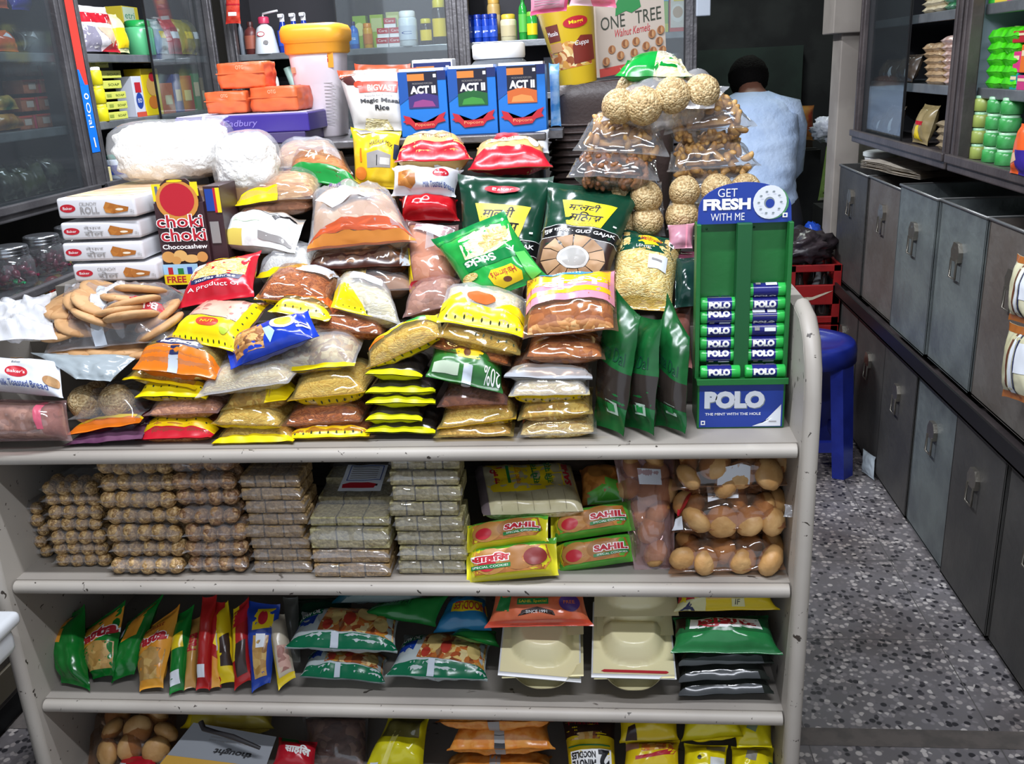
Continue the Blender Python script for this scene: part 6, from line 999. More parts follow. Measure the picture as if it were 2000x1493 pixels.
pasta('blue edged packet with a yellow badge and red oval', quad((492, 1355, 1.60), (528, 1335, 1.61), (548, 1180, 1.71), (480, 1170, 1.72)), .045, M_pbl, [PG([(.3, .66), (.92, .7), (.9, .95), (.4, .92)], M_py), E(.62, .82, .14, .09, M_ri), PG([(.3, .1), (.85, .1), (.85, .6), (.35, .6)], F_pas), R(.45, .45, .75, .62, M_lab)], 150)
pasta('pale packet of pink pasta with a yellow border, last in the pasta row', quad((545, 1350, 1.60), (578, 1325, 1.62), (556, 1200, 1.71), (520, 1190, 1.71)), .05, foil('pale cream film', 'c4b9a4', .25), [PG([(.25, .15), (.9, .15), (.9, .5), (.35, .5)], fill('pink pasta', ['b98a7c', 'd0a898', '9c6a60', 'c8b098'], 70, bump=.2)), R(0, 0, .16, 1, M_py), R(0, 0, 1, .1, M_py)], 151)
pasta('grey clear packet deep behind the pale pasta packet', quad((560, 1300, 1.72), (588, 1300, 1.72), (582, 1165, 1.80), (552, 1165, 1.80)), .04, foil('smoky pale film', '6e706a', .2, '84847a', 12), [], 152)
# macaroni packets
def maca(label, q, seed):
    return pack(label, q, .065, foil('macaroni white', 'b9c4c4', .22), [R(0, 0, 1, .17, foil('macaroni green', '146a48', .22)), R(0, .0, 1, .045, MATS['macaroni white']), PG([(.0, .17), (.3, .17), (.22, .5), (0, .5)], MATS['macaroni white']), PG([(.0, .36), (.2, .34), (.22, .56), (0, .56)], M_pbl), PG([(.0, .56), (.26, .56), (.26, .7), (.02, .7)], MATS['macaroni green']), T('LOW OIL', .02, .58, .24, .68, M_w, 0, .02), PG([(.26, .2), (.98, .17), (.98, .95), (.34, .98), (.3, .6)], F_veg), E(.42, .5, .09, .2, mat('pasta shell', 'd8bd78', .4)), E(.72, .6, .1, .18, MATS['pasta shell']), E(.56, .42, .06, .14, mat('chilli red', 'b03a2c', .4)), E(.86, .4, .07, .16, MATS['pasta shell']), E(.35, .3, .05, .1, MATS['chilli red']), R(.4, .0, .47, .18, M_tape)], name='macaroni_packet', seed=seed, group='macaroni packets on the third shelf', lower=[R(0, 0, 1, .3, MATS['macaroni white']), R(.4, 0, .47, .2, M_tape)])
maca('macaroni packet, upper of the left pair, with a green front seam', quad((556, 1266, 1.62), (776, 1276, 1.62), (786, 1200, 1.76), (590, 1195, 1.76)), 160)
maca('macaroni packet, lower of the left pair', quad((585, 1322, 1.61), (752, 1336, 1.61), (760, 1284, 1.74), (600, 1280, 1.74)), 161)
maca('macaroni packet lying right of the pair, beside the cream trays', quad((752, 1322, 1.61), (952, 1332, 1.61), (962, 1252, 1.76), (790, 1240, 1.76)), 162)
pack('dark green packet at the back above the left macaroni packets', quad((570, 1250, 1.75), (690, 1240, 1.75), (690, 1165, 1.84), (575, 1170, 1.84)), .05, M_dgr, seed=163)
pack('blue green packet lying under the shelf above the macaroni', flat(648, 1180, 826, 1178, 1.74, .14), .05, foil('teal film', '1c5c70', .2, '8a9c9c', 6), [PG([(.1, 0), (.9, 0), (.7, .4), (.3, .4)], foil('pale teal film', '93a6a4', .25))], seed=164)
pack('bright green packet folded over the macaroni stack', quad((700, 1200, 1.70), (850, 1226, 1.70), (880, 1160, 1.76), (740, 1180, 1.78)), .03, foil('grass film', '1f7a34', .2), [T('LOW FAT', .2, .5, .6, .7, M_dgr)], seed=165)
pack('blue packet with a yellow title strip, right of the green folded one', quad((846, 1236, 1.68), (960, 1232, 1.68), (948, 1164, 1.78), (880, 1166, 1.78)), .05, foil('sea blue film', '1f6c9c', .2, '2c84b0', 8), [PG([(.26, .3), (1, .36), (1, .66), (.24, .56)], M_py), T('NOODLES', .3, .36, .98, .58, M_ri, 180, .02), R(.3, .8, 1, .98, MATS['pale teal film'])], seed=166)
pack('small green packet end under the blue one', quad((880, 1240, 1.66), (975, 1264, 1.66), (970, 1234, 1.72), (895, 1228, 1.72)), .025, MATS['grass film'], seed=167)
# cream moulded trays
M_cre = mat('cream moulded plastic', 'ebe2b4', .28, bump=.05, bs=40, coat=.2); M_creb = mat('cream card', 'd8c894', .4)
def tray(label, q, seed, card=False, stripe=False, flip=False):
    A, B, Cc, D = q; o = thing('moulded_tray', label, 'tray', low(q, .03), 'cream moulded trays'); n = (B - A).cross(D - A).normalized()
    def f(u, v):
        p = (A * (1 - u) + B * u) * (1 - v) + (D * (1 - u) + Cc * u) * v; x, y = 2 * u - 1, ((v - .56) / .44 if not flip else (v - .4) / .52); r = (abs(x / .82) ** 2.6 + abs(y / 1.0) ** 2.6) ** (1 / 2.6)
        e = max(0, 1 - r) ; h = (.036 if flip else .042) * min(1, e * 3.2) ** .7 * (1 - .35 * math.exp(-((y - .15) / .1) ** 2)) if r < 1 else 0
        return p + n * (h * (-1 if flip else 1) + .001)
    part(MB().grid(f, 48, 40, M_cre), 'moulded_shell', o)
    S = flatS(A - n * .0015, B - n * .0015, D - n * .0015)
    if card: e = (B - A) * .04; a_ = A - (D - A) * .05; part(MB().hexa([a_ - e * .5 - n * .002, B - (D - A) * .05 + e * .5 - n * .002, Cc + e * .4 - n * .002, D - e * .4 - n * .002, a_ - e * .5, B - (D - A) * .05 + e * .5, Cc + e * .4, D - e * .4], mat('white card back', 'd0d2d4', .4)), 'card_back', o)
    if stripe: mb = MB(); S2 = flatS(A, B, D); decals(mb, S2, [PG([(.1, .03), (.14, .015), (.9, .01), (.93, .03), (.9, .045), (.14, .05)], M_ri)], base=.003); part(mb, 'red_print', o)
    return o
def tq(xl, yl, xr, yr, Y, dep, tl=0): return flat(xl, yl, xr, yr, Y, dep, tl, nar=.02)
tray('cream moulded tray bowed downward at the foot of the left stack', tq(980, 1326, 1140, 1322, 1.592, .14, 4), 1, flip=True)
tray('cream moulded tray with a white card back, in the left stack', tq(976, 1312, 1132, 1326, 1.60, .17, 24), 2, card=True)
tray('cream moulded tray under the orange packet, uppermost of the left stack', tq(985, 1250, 1140, 1240, 1.66, .15, 16), 3)
tray('cream moulded tray bowed downward at the foot of the right stack', tq(1160, 1328, 1318, 1326, 1.592, .14, 4), 4, flip=True)
tray('cream moulded tray with a red stripe on its white lip', tq(1158, 1316, 1318, 1320, 1.60, .17, 24), 5, card=True, stripe=True)
tray('cream moulded tray, second from the top of the right stack', tq(1165, 1244, 1316, 1242, 1.66, .15, 16), 6)
tray('cream moulded tray, topmost of the right stack, just under the shelf', tq(1160, 1206, 1326, 1204, 1.62, .16, 18), 7)
q = quad((946, 1228, 1.60), (1160, 1224, 1.60), (1140, 1146, 1.65), (966, 1150, 1.65)); pack('orange red packet with a dark ribbon and green badge, on the left cream trays', q, .06, foil('coral film', 'd8704a', .2, 'c8603c', 14), [R(0, 0, 1, .15, foil('red orange film', 'd04a2c', .2)), PG([(.05, .4), (.2, .36), (.2, .75), (.08, .78)], M_gi), PG([(.3, .24), (.36, .3), (.5, .34), (.62, .3), (.68, .24), (.66, .36), (.5, .46), (.34, .38)], MATS['choc print']), T('SINCE 1991', .38, .31, .6, .38, M_w), R(.28, .52, .62, .68, M_gi), T('SAHIL', .3, .74, .62, .92, M_ri, 0, .04), T('SAHIL Special', .3, .55, .6, .64, M_yi), E(.84, .56, .11, .22, M_pu), T('FREE', .78, .54, .9, .62, M_or)], lower=[R(0, 0, 1, .2, MATS['red orange film'])], seed=170)
# right end of the third shelf
q = quad((1316, 1196, 1.62), (1524, 1192, 1.62), (1500, 1142, 1.66), (1320, 1144, 1.66)); pack('yellow packet with a red corner at the top right of the third shelf', q, .06, M_py, [PG([(.0, .3), (.25, .3), (.2, 1), (.0, 1)], M_ri), PG([(.0, .0), (.3, .0), (.28, .35), (.0, .3)], foil('pale yellow print', 'd9d6a0', .25)), PG([(.05, .0), (.2, .0), (.12, .25)], M_dbl), PG([(.7, .6), (1, .55), (1, .95), (.8, .95)], MATS['choc print']), T('Pops', .36, .66, .62, .9, M_k, 0, .02), R(.55, .1, .68, .3, MATS['pale yellow print']), T('IF', .58, .14, .64, .28, M_k, 0, 0, .2), R(.3, .3, .55, .55, foil('warm amber', 'd8a02c', .25))], seed=171)
q = quad((1310, 1276, 1.61), (1530, 1280, 1.60), (1500, 1202, 1.675), (1314, 1206, 1.675)); pack('green packet with an upside-down red Hindi title, right end of the shelf', q, .06, foil('emerald film', '2c8c4c', .2, '237a40', 10), [R(0, .42, 1, 1, foil('dim green film', '23663a', .25)), PG([(.14, .5), (.9, .5), (.88, .78), (.16, .78)], M_w), T('साहिल', .2, .5, .84, .78, M_ri, 180, .04), T('Aaloo Bhujia', .3, .84, .7, .94, mat('pale lime ink', '9cc47a', .4), 180), PG([(.0, .5), (.1, .5), (.12, .9), (.02, .9)], MATS['choc print'])], seed=172, lower=[R(0, 0, 1, .3, MATS['emerald film'])])
for k, (y, lb) in enumerate(((1362, 'lowest'), (1334, 'middle'), (1304, 'uppermost'))): pack('black glossy packet under the green Hindi packet, %s of three' % lb, flat(1326, y, 1512 - 8 * (k == 1), y - 6, 1.60 + .006 * k, .16), .042, foil('glossy black film', '1c1f1d', .12, '2c302c', 12), [R(0, .0, .9, .1, foil('dim grey seal', '55585a', .2))], seed=173 + k, group='black packets under the green packet')
# ---------- lowest shelf
q = quad((170, 1500, 1.62), (350, 1500, 1.62), (345, 1395, 1.76), (178, 1395, 1.76)); buns('dim bag of round buns on the lowest shelf at the left', q, .1, [W(x, y, Y) for x, y, Y in ((210, 1470, 1.64), (255, 1460, 1.65), (305, 1465, 1.64), (220, 1425, 1.68), (270, 1425, 1.68), (325, 1430, 1.68), (230, 1398, 1.73), (300, 1400, 1.73))], .035, 11)
pack('red packet end under the bun bag, at the bottom border', quad((215, 1530, 1.60), (320, 1530, 1.60), (300, 1475, 1.63), (240, 1478, 1.63)), .05, M_rd, [R(0, 0, .3, .8, M_lab)], seed=180)
q = quad((352, 1425, 1.70), (535, 1424, 1.70), (540, 1388, 1.78), (365, 1386, 1.78)); pack('yellow packet lying behind the grey leaflet on the lowest shelf', q, .07, foil('dull yellow film', 'b9a834', .28, 'a8983a', 9), [R(.5, .3, .66, .9, M_or), T('F', .72, .4, .78, .6, M_k), R(0, 0, .1, 1, M_py)], seed=181)
t = thing('leaflet', 'grey leaflet with an upside-down word and yellow strip, on the lowest shelf', 'leaflet', W(440, 1500, 1.6)); A, B, D = W(318, 1486, 1.595), W(515, 1510, 1.595), W(378, 1412, 1.66); Cc = W(540, 1440, 1.66); nrm = (B - A).cross(D - A).normalized(); D2 = A + (D - A) * 1.0
S = lambda u, v, o=0.: (A * (1 - u) + B * u) * (1 - v) + (D * (1 - u) + Cc * u) * v + nrm * o; mb = MB().grid(lambda u, v: S(u, v, .003 * sin(3 * u)), 10, 8, mat('grey paper', '93979c', .6)); decals(mb, lambda u, v, o=0.: S(u, v, o + .003 * sin(3 * u)), [R(0, -.3, 1, .14, mat('ochre paper', 'd0a03a', .6)), T('thought', .42, .3, .82, .5, M_k, 180, .04, .15), T('to give food for the', .3, .62, .8, .67, M_gy, 180), T('there is always room', .3, .7, .8, .75, M_gy, 180)]); part(mb, 'page', t)
t = thing('pen_clip', 'dark curved handle lying across the grey leaflet', 'handle', W(450, 1440, 1.62)); part(MB().tube([W(392, 1410, 1.63), W(398, 1424, 1.62), W(425, 1432, 1.61), W(455, 1440, 1.60), W(508, 1462, 1.595)], [.006, .006, .005, .006, .004], mat('dark rubber', '2c2a2c', .5), 10), 'handle', t)
q = quad((530, 1500, 1.60), (615, 1520, 1.60), (620, 1450, 1.66), (545, 1440, 1.67)); pack('red packet with white Hindi letters, right of the grey leaflet', q, .05, M_rd, [T('साहिल', .25, .4, .9, .75, M_w, 0, .05), PG([(.1, .8), (.6, .8), (.5, 1), (.1, 1)], M_gi)], seed=182)
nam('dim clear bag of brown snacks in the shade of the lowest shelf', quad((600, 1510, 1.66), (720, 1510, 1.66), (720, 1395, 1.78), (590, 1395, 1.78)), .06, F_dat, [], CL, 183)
q = quad((700, 1520, 1.60), (828, 1520, 1.60), (838, 1400, 1.70), (762, 1396, 1.70)); pack('yellow packet in clear wrap leaning on the lowest shelf, left of the orange packs', q, .07, foil('lemon film', 'd8cf1c', .2, 'c8c018', 6), [R(.12, .6, .9, 1, clear('smoky film clear', .35, 'c8c4b0', .08, hz='6a6850')), PG([(.3, .1), (.4, .1), (.5, .7), (.38, .7)], mat('pale yellow ink', 'e9e070', .3)), R(.1, .1, .25, .2, M_lab)], seed=184, wr=.14)
M_otp = foil('orange tissue pack', 'd5822e', .25, 'e09a4a', 60)
for k, (y, xl, xr, lb) in enumerate(((1540, 850, 1090, 'lowest'), (1472, 872, 1085, 'middle'), (1418, 850, 1082, 'topmost'))): pack('orange dotted tissue pack with a grey band, %s of three' % lb, quad((xl, y - 6, 1.60), (xr, y - 8, 1.60), (xr - 12, y - 62 + 20 * (k == 2), 1.70), (xl + 24, y - 60 + 22 * (k == 2), 1.70)), .06, M_otp, [R(.44, 0, .54, 1, mat('grey band', '9c9a98', .4)), R(.44, 0, .54, .14, M_k), R(.08, .86, .4, .96, mat('pale orange', 'e9b880', .4))], name='tissue_pack', seed=185 + k, group='orange tissue packs', k=4, lower=[R(.44, 0, .54, .3, MATS['grey band'])])
q = quad((1112, 1530, 1.60), (1206, 1530, 1.60), (1202, 1398, 1.72), (1096, 1398, 1.72)); pack('brown topped yellow noodle packet lettered 2-minute', q, .07, M_py, [R(0, .62, 1, 1, MATS['choc print']), PG([(.1, .56), (.7, .56), (.75, .68), (.2, .66)], F_veg), T('Masala', .1, .8, .7, .87, M_ri), PG([(.08, .1), (.92, .1), (.92, .42), (.08, .4)], M_w), T('MINUTE', .1, .14, .6, .26, M_k, 180, .04), T('2', .66, .14, .88, .4, M_k, 180, .06), T('NOODLES', .1, .28, .6, .38, M_k, 180, .04), R(.05, .46, .9, .48, M_gi)], seed=190)
q = quad((1210, 1452, 1.63), (1326, 1448, 1.63), (1326, 1388, 1.70), (1206, 1388, 1.70)); pack('purple and yellow packet with white letters, top right of the lowest shelf', q, .06, M_py, [R(.06, .5, .98, 1, foil('violet film', '3c2a68', .25)), T('ME', .76, .62, .94, .9, M_w, 90, .05), R(.46, .66, .56, .9, M_ri), PG([(.1, .05), (.3, .05), (.26, .35), (.14, .3)], MATS['choc print'])], seed=191)
q = quad((1212, 1520, 1.60), (1330, 1520, 1.60), (1328, 1446, 1.66), (1222, 1448, 1.66)); pack('yellow noodle packet with a red swoosh, under the purple one', q, .06, M_py, [PG([(.3, .62), (.9, .7), (.9, .9), (.3, .88)], F_veg), PG([(.2, .4), (.9, .55), (1, .75), (.5, .56), (.2, .5)], M_ri), R(0, .7, .25, .9, mat('dull pink print', 'b98a7c', .4))], seed=192)
q = quad((1330, 1450, 1.61), (1452, 1440, 1.61), (1446, 1384, 1.70), (1336, 1386, 1.70)); pack('bright yellow noodle packet with a red oval upside down', q, .06, foil('bright yellow film', 'e8d81a', .22), [PG([(.2, .66), (.8, .7), (.95, .98), (.15, .98)], M_ri), T('Maggi', .25, .72, .85, .94, M_yi, 180, .05)], seed=193)
q = quad((1440, 1462, 1.61), (1508, 1462, 1.61), (1510, 1388, 1.70), (1420, 1392, 1.70)); pack('yellow packet with a printed eye mark, right end of the lowest shelf', q, .05, MATS['bright yellow film'], [PG([(.3, .3), (.55, .2), (.7, .5), (.5, .7)], mat('grey green print', '8c9c7c', .4)), E(.5, .44, .06, .08, M_k), R(.78, .7, .92, .95, M_lab)], seed=194)
q = quad((1330, 1530, 1.60), (1420, 1530, 1.60), (1422, 1456, 1.66), (1336, 1452, 1.66)); pack('crinkled yellow packet with a barcode, bottom right', q, .05, MATS['bright yellow film'], [R(.6, .3, .95, .62, M_lab), E(.34, .6, .05, .06, M_k), R(.5, .8, .95, .95, mat('dull grey print', '9c9484', .4))], seed=195, wr=.2)
q = quad((1424, 1530, 1.60), (1514, 1530, 1.60), (1512, 1460, 1.66), (1428, 1458, 1.66)); pack('crinkled yellow packet beside the rack side, bottom right corner', q, .05, MATS['bright yellow film'], [PG([(.3, .6), (.55, .5), (.6, .8), (.35, .85)], M_gy), R(.86, .1, 1, .5, M_gi)], seed=196, wr=.2)
# ---------- goods in the wall cabinets
PM = lambda h, r=.4: mat('plain ' + h, h, r)
def bottle(label, p, h, r, body, cap, lab=None, kind='plain', group=None, sx=1., txt=None, tm=None, a=0.):
    t = thing('bottle' if kind != 'jar' else 'jar', label, 'bottle' if kind != 'jar' else 'jar', p, group); M = Matrix.Translation(V(p)) @ Matrix.Rotation(a, 4, 'Z')
    pr = {'plain': [(.9, 0), (1, .02), (1, .62), (.85, .74), (.42, .82), (.4, .86)], 'jar': [(.92, 0), (1, .03), (1, .74), (.9, .8), (.8, .82)], 'spray': [(.95, 0), (1, .03), (1, .45), (.72, .62), (.5, .74), (.4, .8)], 'slope': [(1.0, 0), (1.02, .03), (.72, .64), (.6, .72), (.35, .78), (.3, .82)], 'can': [(.95, 0), (1, .02), (1, .8), (.9, .84)]}[kind]
    part(MB().lathe([(r * a_, h * z) for a_, z in pr], body, 18, M, sx=sx), 'body', t); zt = pr[-1][1]; rc = max(pr[-1][0], .42) * r * 1.08
    cm = MB().lathe([(rc, h * zt), (rc, h * .97), (rc * .8, h)], cap, 16, M, sx=sx if kind == 'jar' else 1)
    if kind == 'spray': cm.box((-rc * .9, -rc * 2.4, h * .9), (rc * .9, rc, h * .99), cap, .003, M)
    if kind == 'slope': cm.tube([M @ V((0, 0, h * .98)), M @ V((0, 0, h * 1.08)), M @ V((r * 1.3, 0, h * 1.14))], .005, M_w, 6)
    part(cm, 'cap', t)
    if lab: mb = MB(); q = cylS((0, 0, 0), r * 1.0, h * .18, h * .58, -pi * .85, -pi * .15, r * (1.0 if kind != 'slope' else .76)); f = lambda u, v, o=0.: M @ V((q(u, v, o + .001).x * sx, q(u, v, o + .001).y, q(u, v, o).z)); decals(mb, f, [R(0, 0, 1, 1, lab)] + ([T(txt, .25, .4, .75, .6, tm or M_w)] if txt else [])); part(mb, 'label', t)
    return t
def carton(label, a, b, m, L=(), face='y', group=None, name='carton', cat='box'):
    a, b = V(a), V(b); mb = MB().box(a, b, m, .002)
    if L:
        S = flatS((a.x, a.y - .0004, a.z), (b.x, a.y - .0004, a.z), (a.x, a.y - .0004, b.z)) if face == 'y' else (flatS((b.x + .0004, a.y, a.z), (b.x + .0004, b.y, a.z), (b.x + .0004, a.y, b.z)) if face == 'l' else flatS((a.x - .0004, b.y, a.z), (a.x - .0004, a.y, a.z), (a.x - .0004, b.y, b.z)))
        decals(mb, S, L)
    return one(mb, name, label, cat, V(((a.x + b.x) / 2, (a.y + b.y) / 2, a.z)), group)
Z1, Z2 = 1.6155, 1.3905
def bx_(px): return W(px, 95, 4.42).x
def hp(n): return n * .00255
# back left cabinet, upper shelf
Yk_ = 4.42
t = thing('hanging_sachets', 'red sachet strip hanging from a dark cord at the cabinet corner', 'sachet', W(456, 48, 4.2)); q = quad((441, 48, 4.2), (470, 47, 4.2), (468, -30, 4.2), (440, -30, 4.2)); b = Bag(q, .02, seed=200); mb = b.sheets(MB(), foil('strip red sachet', 'c02a22', .2, 'd8503c', 30)); decals(mb, b.S(), [R(.2, .2, .8, .3, M_w), R(.2, .62, .8, .72, M_or), R(0, .48, 1, .52, M_rd)]); part(mb, 'sachets', t); part(MB().tube([W(452, 46, 4.2), W(456, 80, 4.2), W(462, 120, 4.2)], .003, M_k, 6), 'cord', t)
bottle('slim grey bottle at the left end of the back upper shelf', (bx_(474), Yk_, Z1), hp(62), .012, PM('7c848c'), PM('9aa4ac'))
bottle('brown red bottle between the grey bottle and the white pump bottle', (bx_(494), Yk_, Z1), hp(56), .032, PM('6a3430'), PM('4a2a28'), PM('a8604c'))
pump = bottle('white pump bottle with a pink shoulder on the back upper shelf', (bx_(527), Yk_ - .04, Z1), hp(62), .054, mat('white bottle', 'dfe6ea', .3), PM('c83a5c'), None, 'slope', sx=1.)
mb = MB(); q = bx_(527); decals(mb, flatS((q - .03, Yk_ - .0935, Z1 + .02), (q + .03, Yk_ - .0935, Z1 + .02), (q - .03, Yk_ - .078, Z1 + .1)), [E(.4, .8, .3, .14, M_ri), E(.4, .8, .24, .1, M_w), E(.75, .35, .2, .12, M_gy)]); part(mb, 'label', pump)
for k, (px_, lb) in enumerate(((557, 'beside the white pump bottle'), (580, 'second in the trio'), (601, 'half behind the tall tub'))): bottle('royal blue spray bottle with a white nozzle, ' + lb, (bx_(px_), Yk_ - .01 * k, Z1), hp(66), .026, mat('spray blue', '1c3a9c', .25), M_w, PM('2a4cb4'), 'spray', 'blue spray bottles on the back shelf')
bottle('blue sauce bottle right of the tall tub', (bx_(697), Yk_ - .03, Z1), hp(46), .022, mat('mid blue plastic', '1c6ac8', .3), M_dbl, PM('3a8ad8'), 'plain', txt='S')
carton('green carton behind the blue sauce bottle', (bx_(690), Yk_ + .03, Z1), (bx_(716), Yk_ + .08, Z1 + hp(56)), PM('8cb03c'), [E(.5, .6, .4, .2, PM('d8dc8c'))])
bottle('amber bottle with an orange label', (bx_(724), Yk_ - .03, Z1), hp(42), .022, mat('amber plastic', 'd8a020', .35), PM('d88a1c'), PM('c87a2c'), 'jar')
for k, px_ in enumerate((736, 768, 796)): carton('green and cream carton at the back of the shelf, ' + ['behind the amber bottle', 'behind the red and white packs', 'behind the white vitamin bottle'][k], (bx_(px_ - 14), Yk_ + .05, Z1), (bx_(px_ + 12), Yk_ + .1, Z1 + hp(60 - 3 * (k == 0))), PM(['9cb83c', 'a9b068', '8fa85c'][k]), [R(.1, .5, .9, .9, PM('c4cc8c'))])
for k, (dx, dz) in enumerate(((0, 0), (1, 0), (0, 1), (1, 1), (.5, 2))): x = bx_(741 + 24 * dx); carton('small red and white carton in the stepped pile, ' + ['bottom left', 'bottom right', 'second row left', 'second row right', 'peak of the pile'][k], (x, Yk_ - .05 + .03 * dz, Z1 + .042 * dz), (x + .054, Yk_ - .02 + .03 * dz, Z1 + .042 * (dz + 1)), PM('e4e2e2'), [R(0, .42, 1, 1, M_ri), T('Care', .15, .6, .85, .85, M_w)], group='red and white cartons in a stepped pile')
bottle('white vitamin bottle with a blue and yellow label', (bx_(804), Yk_ - .05, Z1), hp(58), .042, mat('white bottle', 'dfe6ea', .3), M_w, PM('cfd8e4'), 'jar', txt='C', tm=M_bi)
bottle('small yellow lidded bottle with a yellow label', (bx_(838), Yk_ - .04, Z1), hp(44), .027, PM('2c241c', .2), PM('d8c81c'), M_yi, 'jar', 'yellow lidded bottles'); bottle('tall dark bottle with a yellow lid and yellow label', (bx_(864), Yk_ - .03, Z1), hp(74), .032, PM('2c241c', .2), PM('e0cc1c'), M_yi, 'jar', 'yellow lidded bottles')
# back left cabinet, lower shelf, seen between the packs and the tub
for k, (xa, ya, xb, yb) in enumerate(((592, 208, 560, 132), (560, 208, 592, 130))): one(MB().tube([W(xa, ya, 4.4 + .03 * k), W(xb, yb, 4.4 + .03 * k)], [.02, .017], PM('a9c4b8'), 12), 'paper_tube', ['pale green tube leaning left', 'pale green tube leaning right'][k] + ', crossed with its twin on the back lower shelf', 'tube', W(xa, ya, 4.4), 'crossed pale tubes')
bottle('yellow green bottle behind the orange packs', (bx_(518), Yk_, Z2), hp(92), .03, PM('b4b41c'), PM('7c8c1c'), PM('d0c83c')); carton('yellow carton deep behind the orange packs', (bx_(478), Yk_ + .03, Z2), (bx_(508), Yk_ + .09, Z2 + hp(88)), PM('8c7c2c')); bottle('small white bottle behind the orange packs', (bx_(532), Yk_ - .02, Z2), hp(64), .018, M_w, M_w)
for k, c in enumerate(('5c5c64', '6c3440', '40484c')): carton('dim carton on the back lower shelf, ' + ['right of the crossed tubes', 'behind the tall tub', 'left of the masala rice pouch'][k], (bx_(606 + 32 * k), Yk_ + .04, Z2), (bx_(632 + 32 * k), Yk_ + .1, Z2 + hp(70)), PM(c))
# back right cabinet
for k in range(4): bottle('blue bottle with a red and white label, ' + ['leftmost', 'second', 'third', 'rightmost'][k] + ' of four on the back right shelf', (bx_(922 + 15 * k), Yk_ - .02 - .012 * (k % 2), Z1), hp(46), .0195, mat('cola blue', '1b3fa8', .25), PM('16308c'), PM('2a50b8'), 'can', 'blue bottles on the back right shelf', txt='P')
bottle('tan lidded jar behind the blue bottles', (bx_(966), Yk_ + .05, Z1), hp(78), .03, PM('b89a5c'), PM('c8a04c'), PM('d8c08c'), 'jar'); bottle('squat cream jar with a yellow lid', (bx_(996), Yk_ - .02, Z1), hp(44), .036, PM('d8d0a8'), PM('d8b83c'), PM('c4b890'), 'jar')
bottle('bright green glass bottle on the back right shelf', (bx_(1024), Yk_, Z1), hp(74), .02, mat('green glass', '2c9c3c', .15), PM('1c7a2c'), PM('5cb84c')); bottle('green bottle with a yellow label beside the noodle cup', (bx_(1042), Yk_ - .02, Z1), hp(46), .024, mat('green glass', '2c9c3c', .15), PM('7cb83c'), M_yi, 'can')
for k, px_ in enumerate((1100, 1142)): bottle('jar with a yellow lid behind the noodle cup, ' + ['left one', 'right one'][k], (bx_(px_), Yk_ + .03, Z1), hp(66), .034, PM('c8c4b4'), PM('e0c82c'), PM('d8d4c0'), 'jar', 'yellow lidded jars behind the cup')
carton('red and white coffee carton printed with a cup, right of the nut box', (bx_(1306), Yk_ - .05, Z1), (bx_(1343), Yk_, Z1 + hp(72)), PM('c83a2c'), [R(.04, .1, .96, .72, PM('e4dcd0')), E(.42, .42, .36, .2, PM('f0ece4')), E(.42, .44, .26, .13, PM('c8a888')), E(.85, .6, .12, .1, PM('a89484')), E(.5, .84, .3, .1, M_w), R(.2, .68, .8, .76, M_yi)])
carton('slim green and blue carton wedged beside the coffee carton', (bx_(1293), Yk_ - .03, Z1), (bx_(1304), Yk_ + .02, Z1 + hp(72)), PM('8cc04c'), [R(0, .7, 1, 1, PM('4ca8d8')), R(0, 0, 1, .2, PM('c8d84c'))])
bottle('black jar with a silver cap on the dark shelf beside the nut box', (W(1318, 150, 4.4).x, 4.4, Z2), .14, .03, PM('1c1c20', .2), mat('silver cap', 'c0c0c4', .2, .9), None, 'jar')
for k, px_ in enumerate((700, 745, 1060, 1090)): carton('dark carton on the back lower shelf, ' + ['above the masala pouch', 'left of the corn cartons', 'left of the cup', 'behind the cup'][k], (bx_(px_), Yk_ + .02, Z2), (bx_(px_ + 36), Yk_ + .1, Z2 + .15), PM(['30303a', '3c2c34', '2c3440', '34343c'][k]))
# ---------- left wall cabinet, second bay
XB = -1.78
def ly(px, py, X=XB): return WX(px, py, X).y
def lbox(label, px0, px1, pyb, pyt, z, m, L=(), X=XB, dep=.07, group=None, name='carton', cat='box'):
    y0, y1 = sorted((ly(px0, (pyb + pyt) / 2, X), ly(px1, (pyb + pyt) / 2, X))); h = WX((px0 + px1) / 2, pyt, X).z - WX((px0 + px1) / 2, pyb, X).z
    return carton(label, (X - dep, y0, z), (X, y1, z + h), m, L, 'l', group, name, cat)
def lbag(label, px0, px1, pyb, pyt, z, m, L=(), X=XB, t=.05, seed=0, group=None, lean=.03):
    y0, y1 = sorted((ly(px0, (pyb + pyt) / 2, X), ly(px1, (pyb + pyt) / 2, X))); h = WX((px0 + px1) / 2, pyt, X).z - WX((px0 + px1) / 2, pyb, X).z
    return pack(label, [V((X, y0, z + .003)), V((X, y1, z + .003)), V((X - lean, y1, z + h)), V((X - lean, y0, z + h))], t, m, L, seed=seed, group=group)
lbag('red and white snack bag at the top of the soap cabinet, beside the striped post', 150, 226, 98, 2, Z1 + .005, foil('red white film', 'd8d4d4', .2), [R(0, .6, 1, .82, M_rd), PG([(0, 0), (.5, 0), (.35, .5), (0, .55)], foil('lilac grey', '8c8898', .25)), PG([(.5, 0), (1, 0), (1, .3), (.6, .1)], M_rd), PG([(.4, .5), (.8, .1), (.9, .5)], foil('peach print', 'd8b89c', .3))], seed=210)
lbag('slim yellow and white packet next to the red and white bag', 224, 246, 98, 18, Z1 + .005, foil('lemon white', 'd8d8a0', .25), [R(0, .1, 1, .6, M_py)], seed=211)
lbox('yellow carton with a green word on a cream panel', 240, 270, 44, 10, Z1 + .125, PM('e0c83c'), [R(0, .05, .75, .95, PM('d0dcc0')), T('etri', .1, .3, .7, .65, PM('3c8c6c'))], X=-1.86)
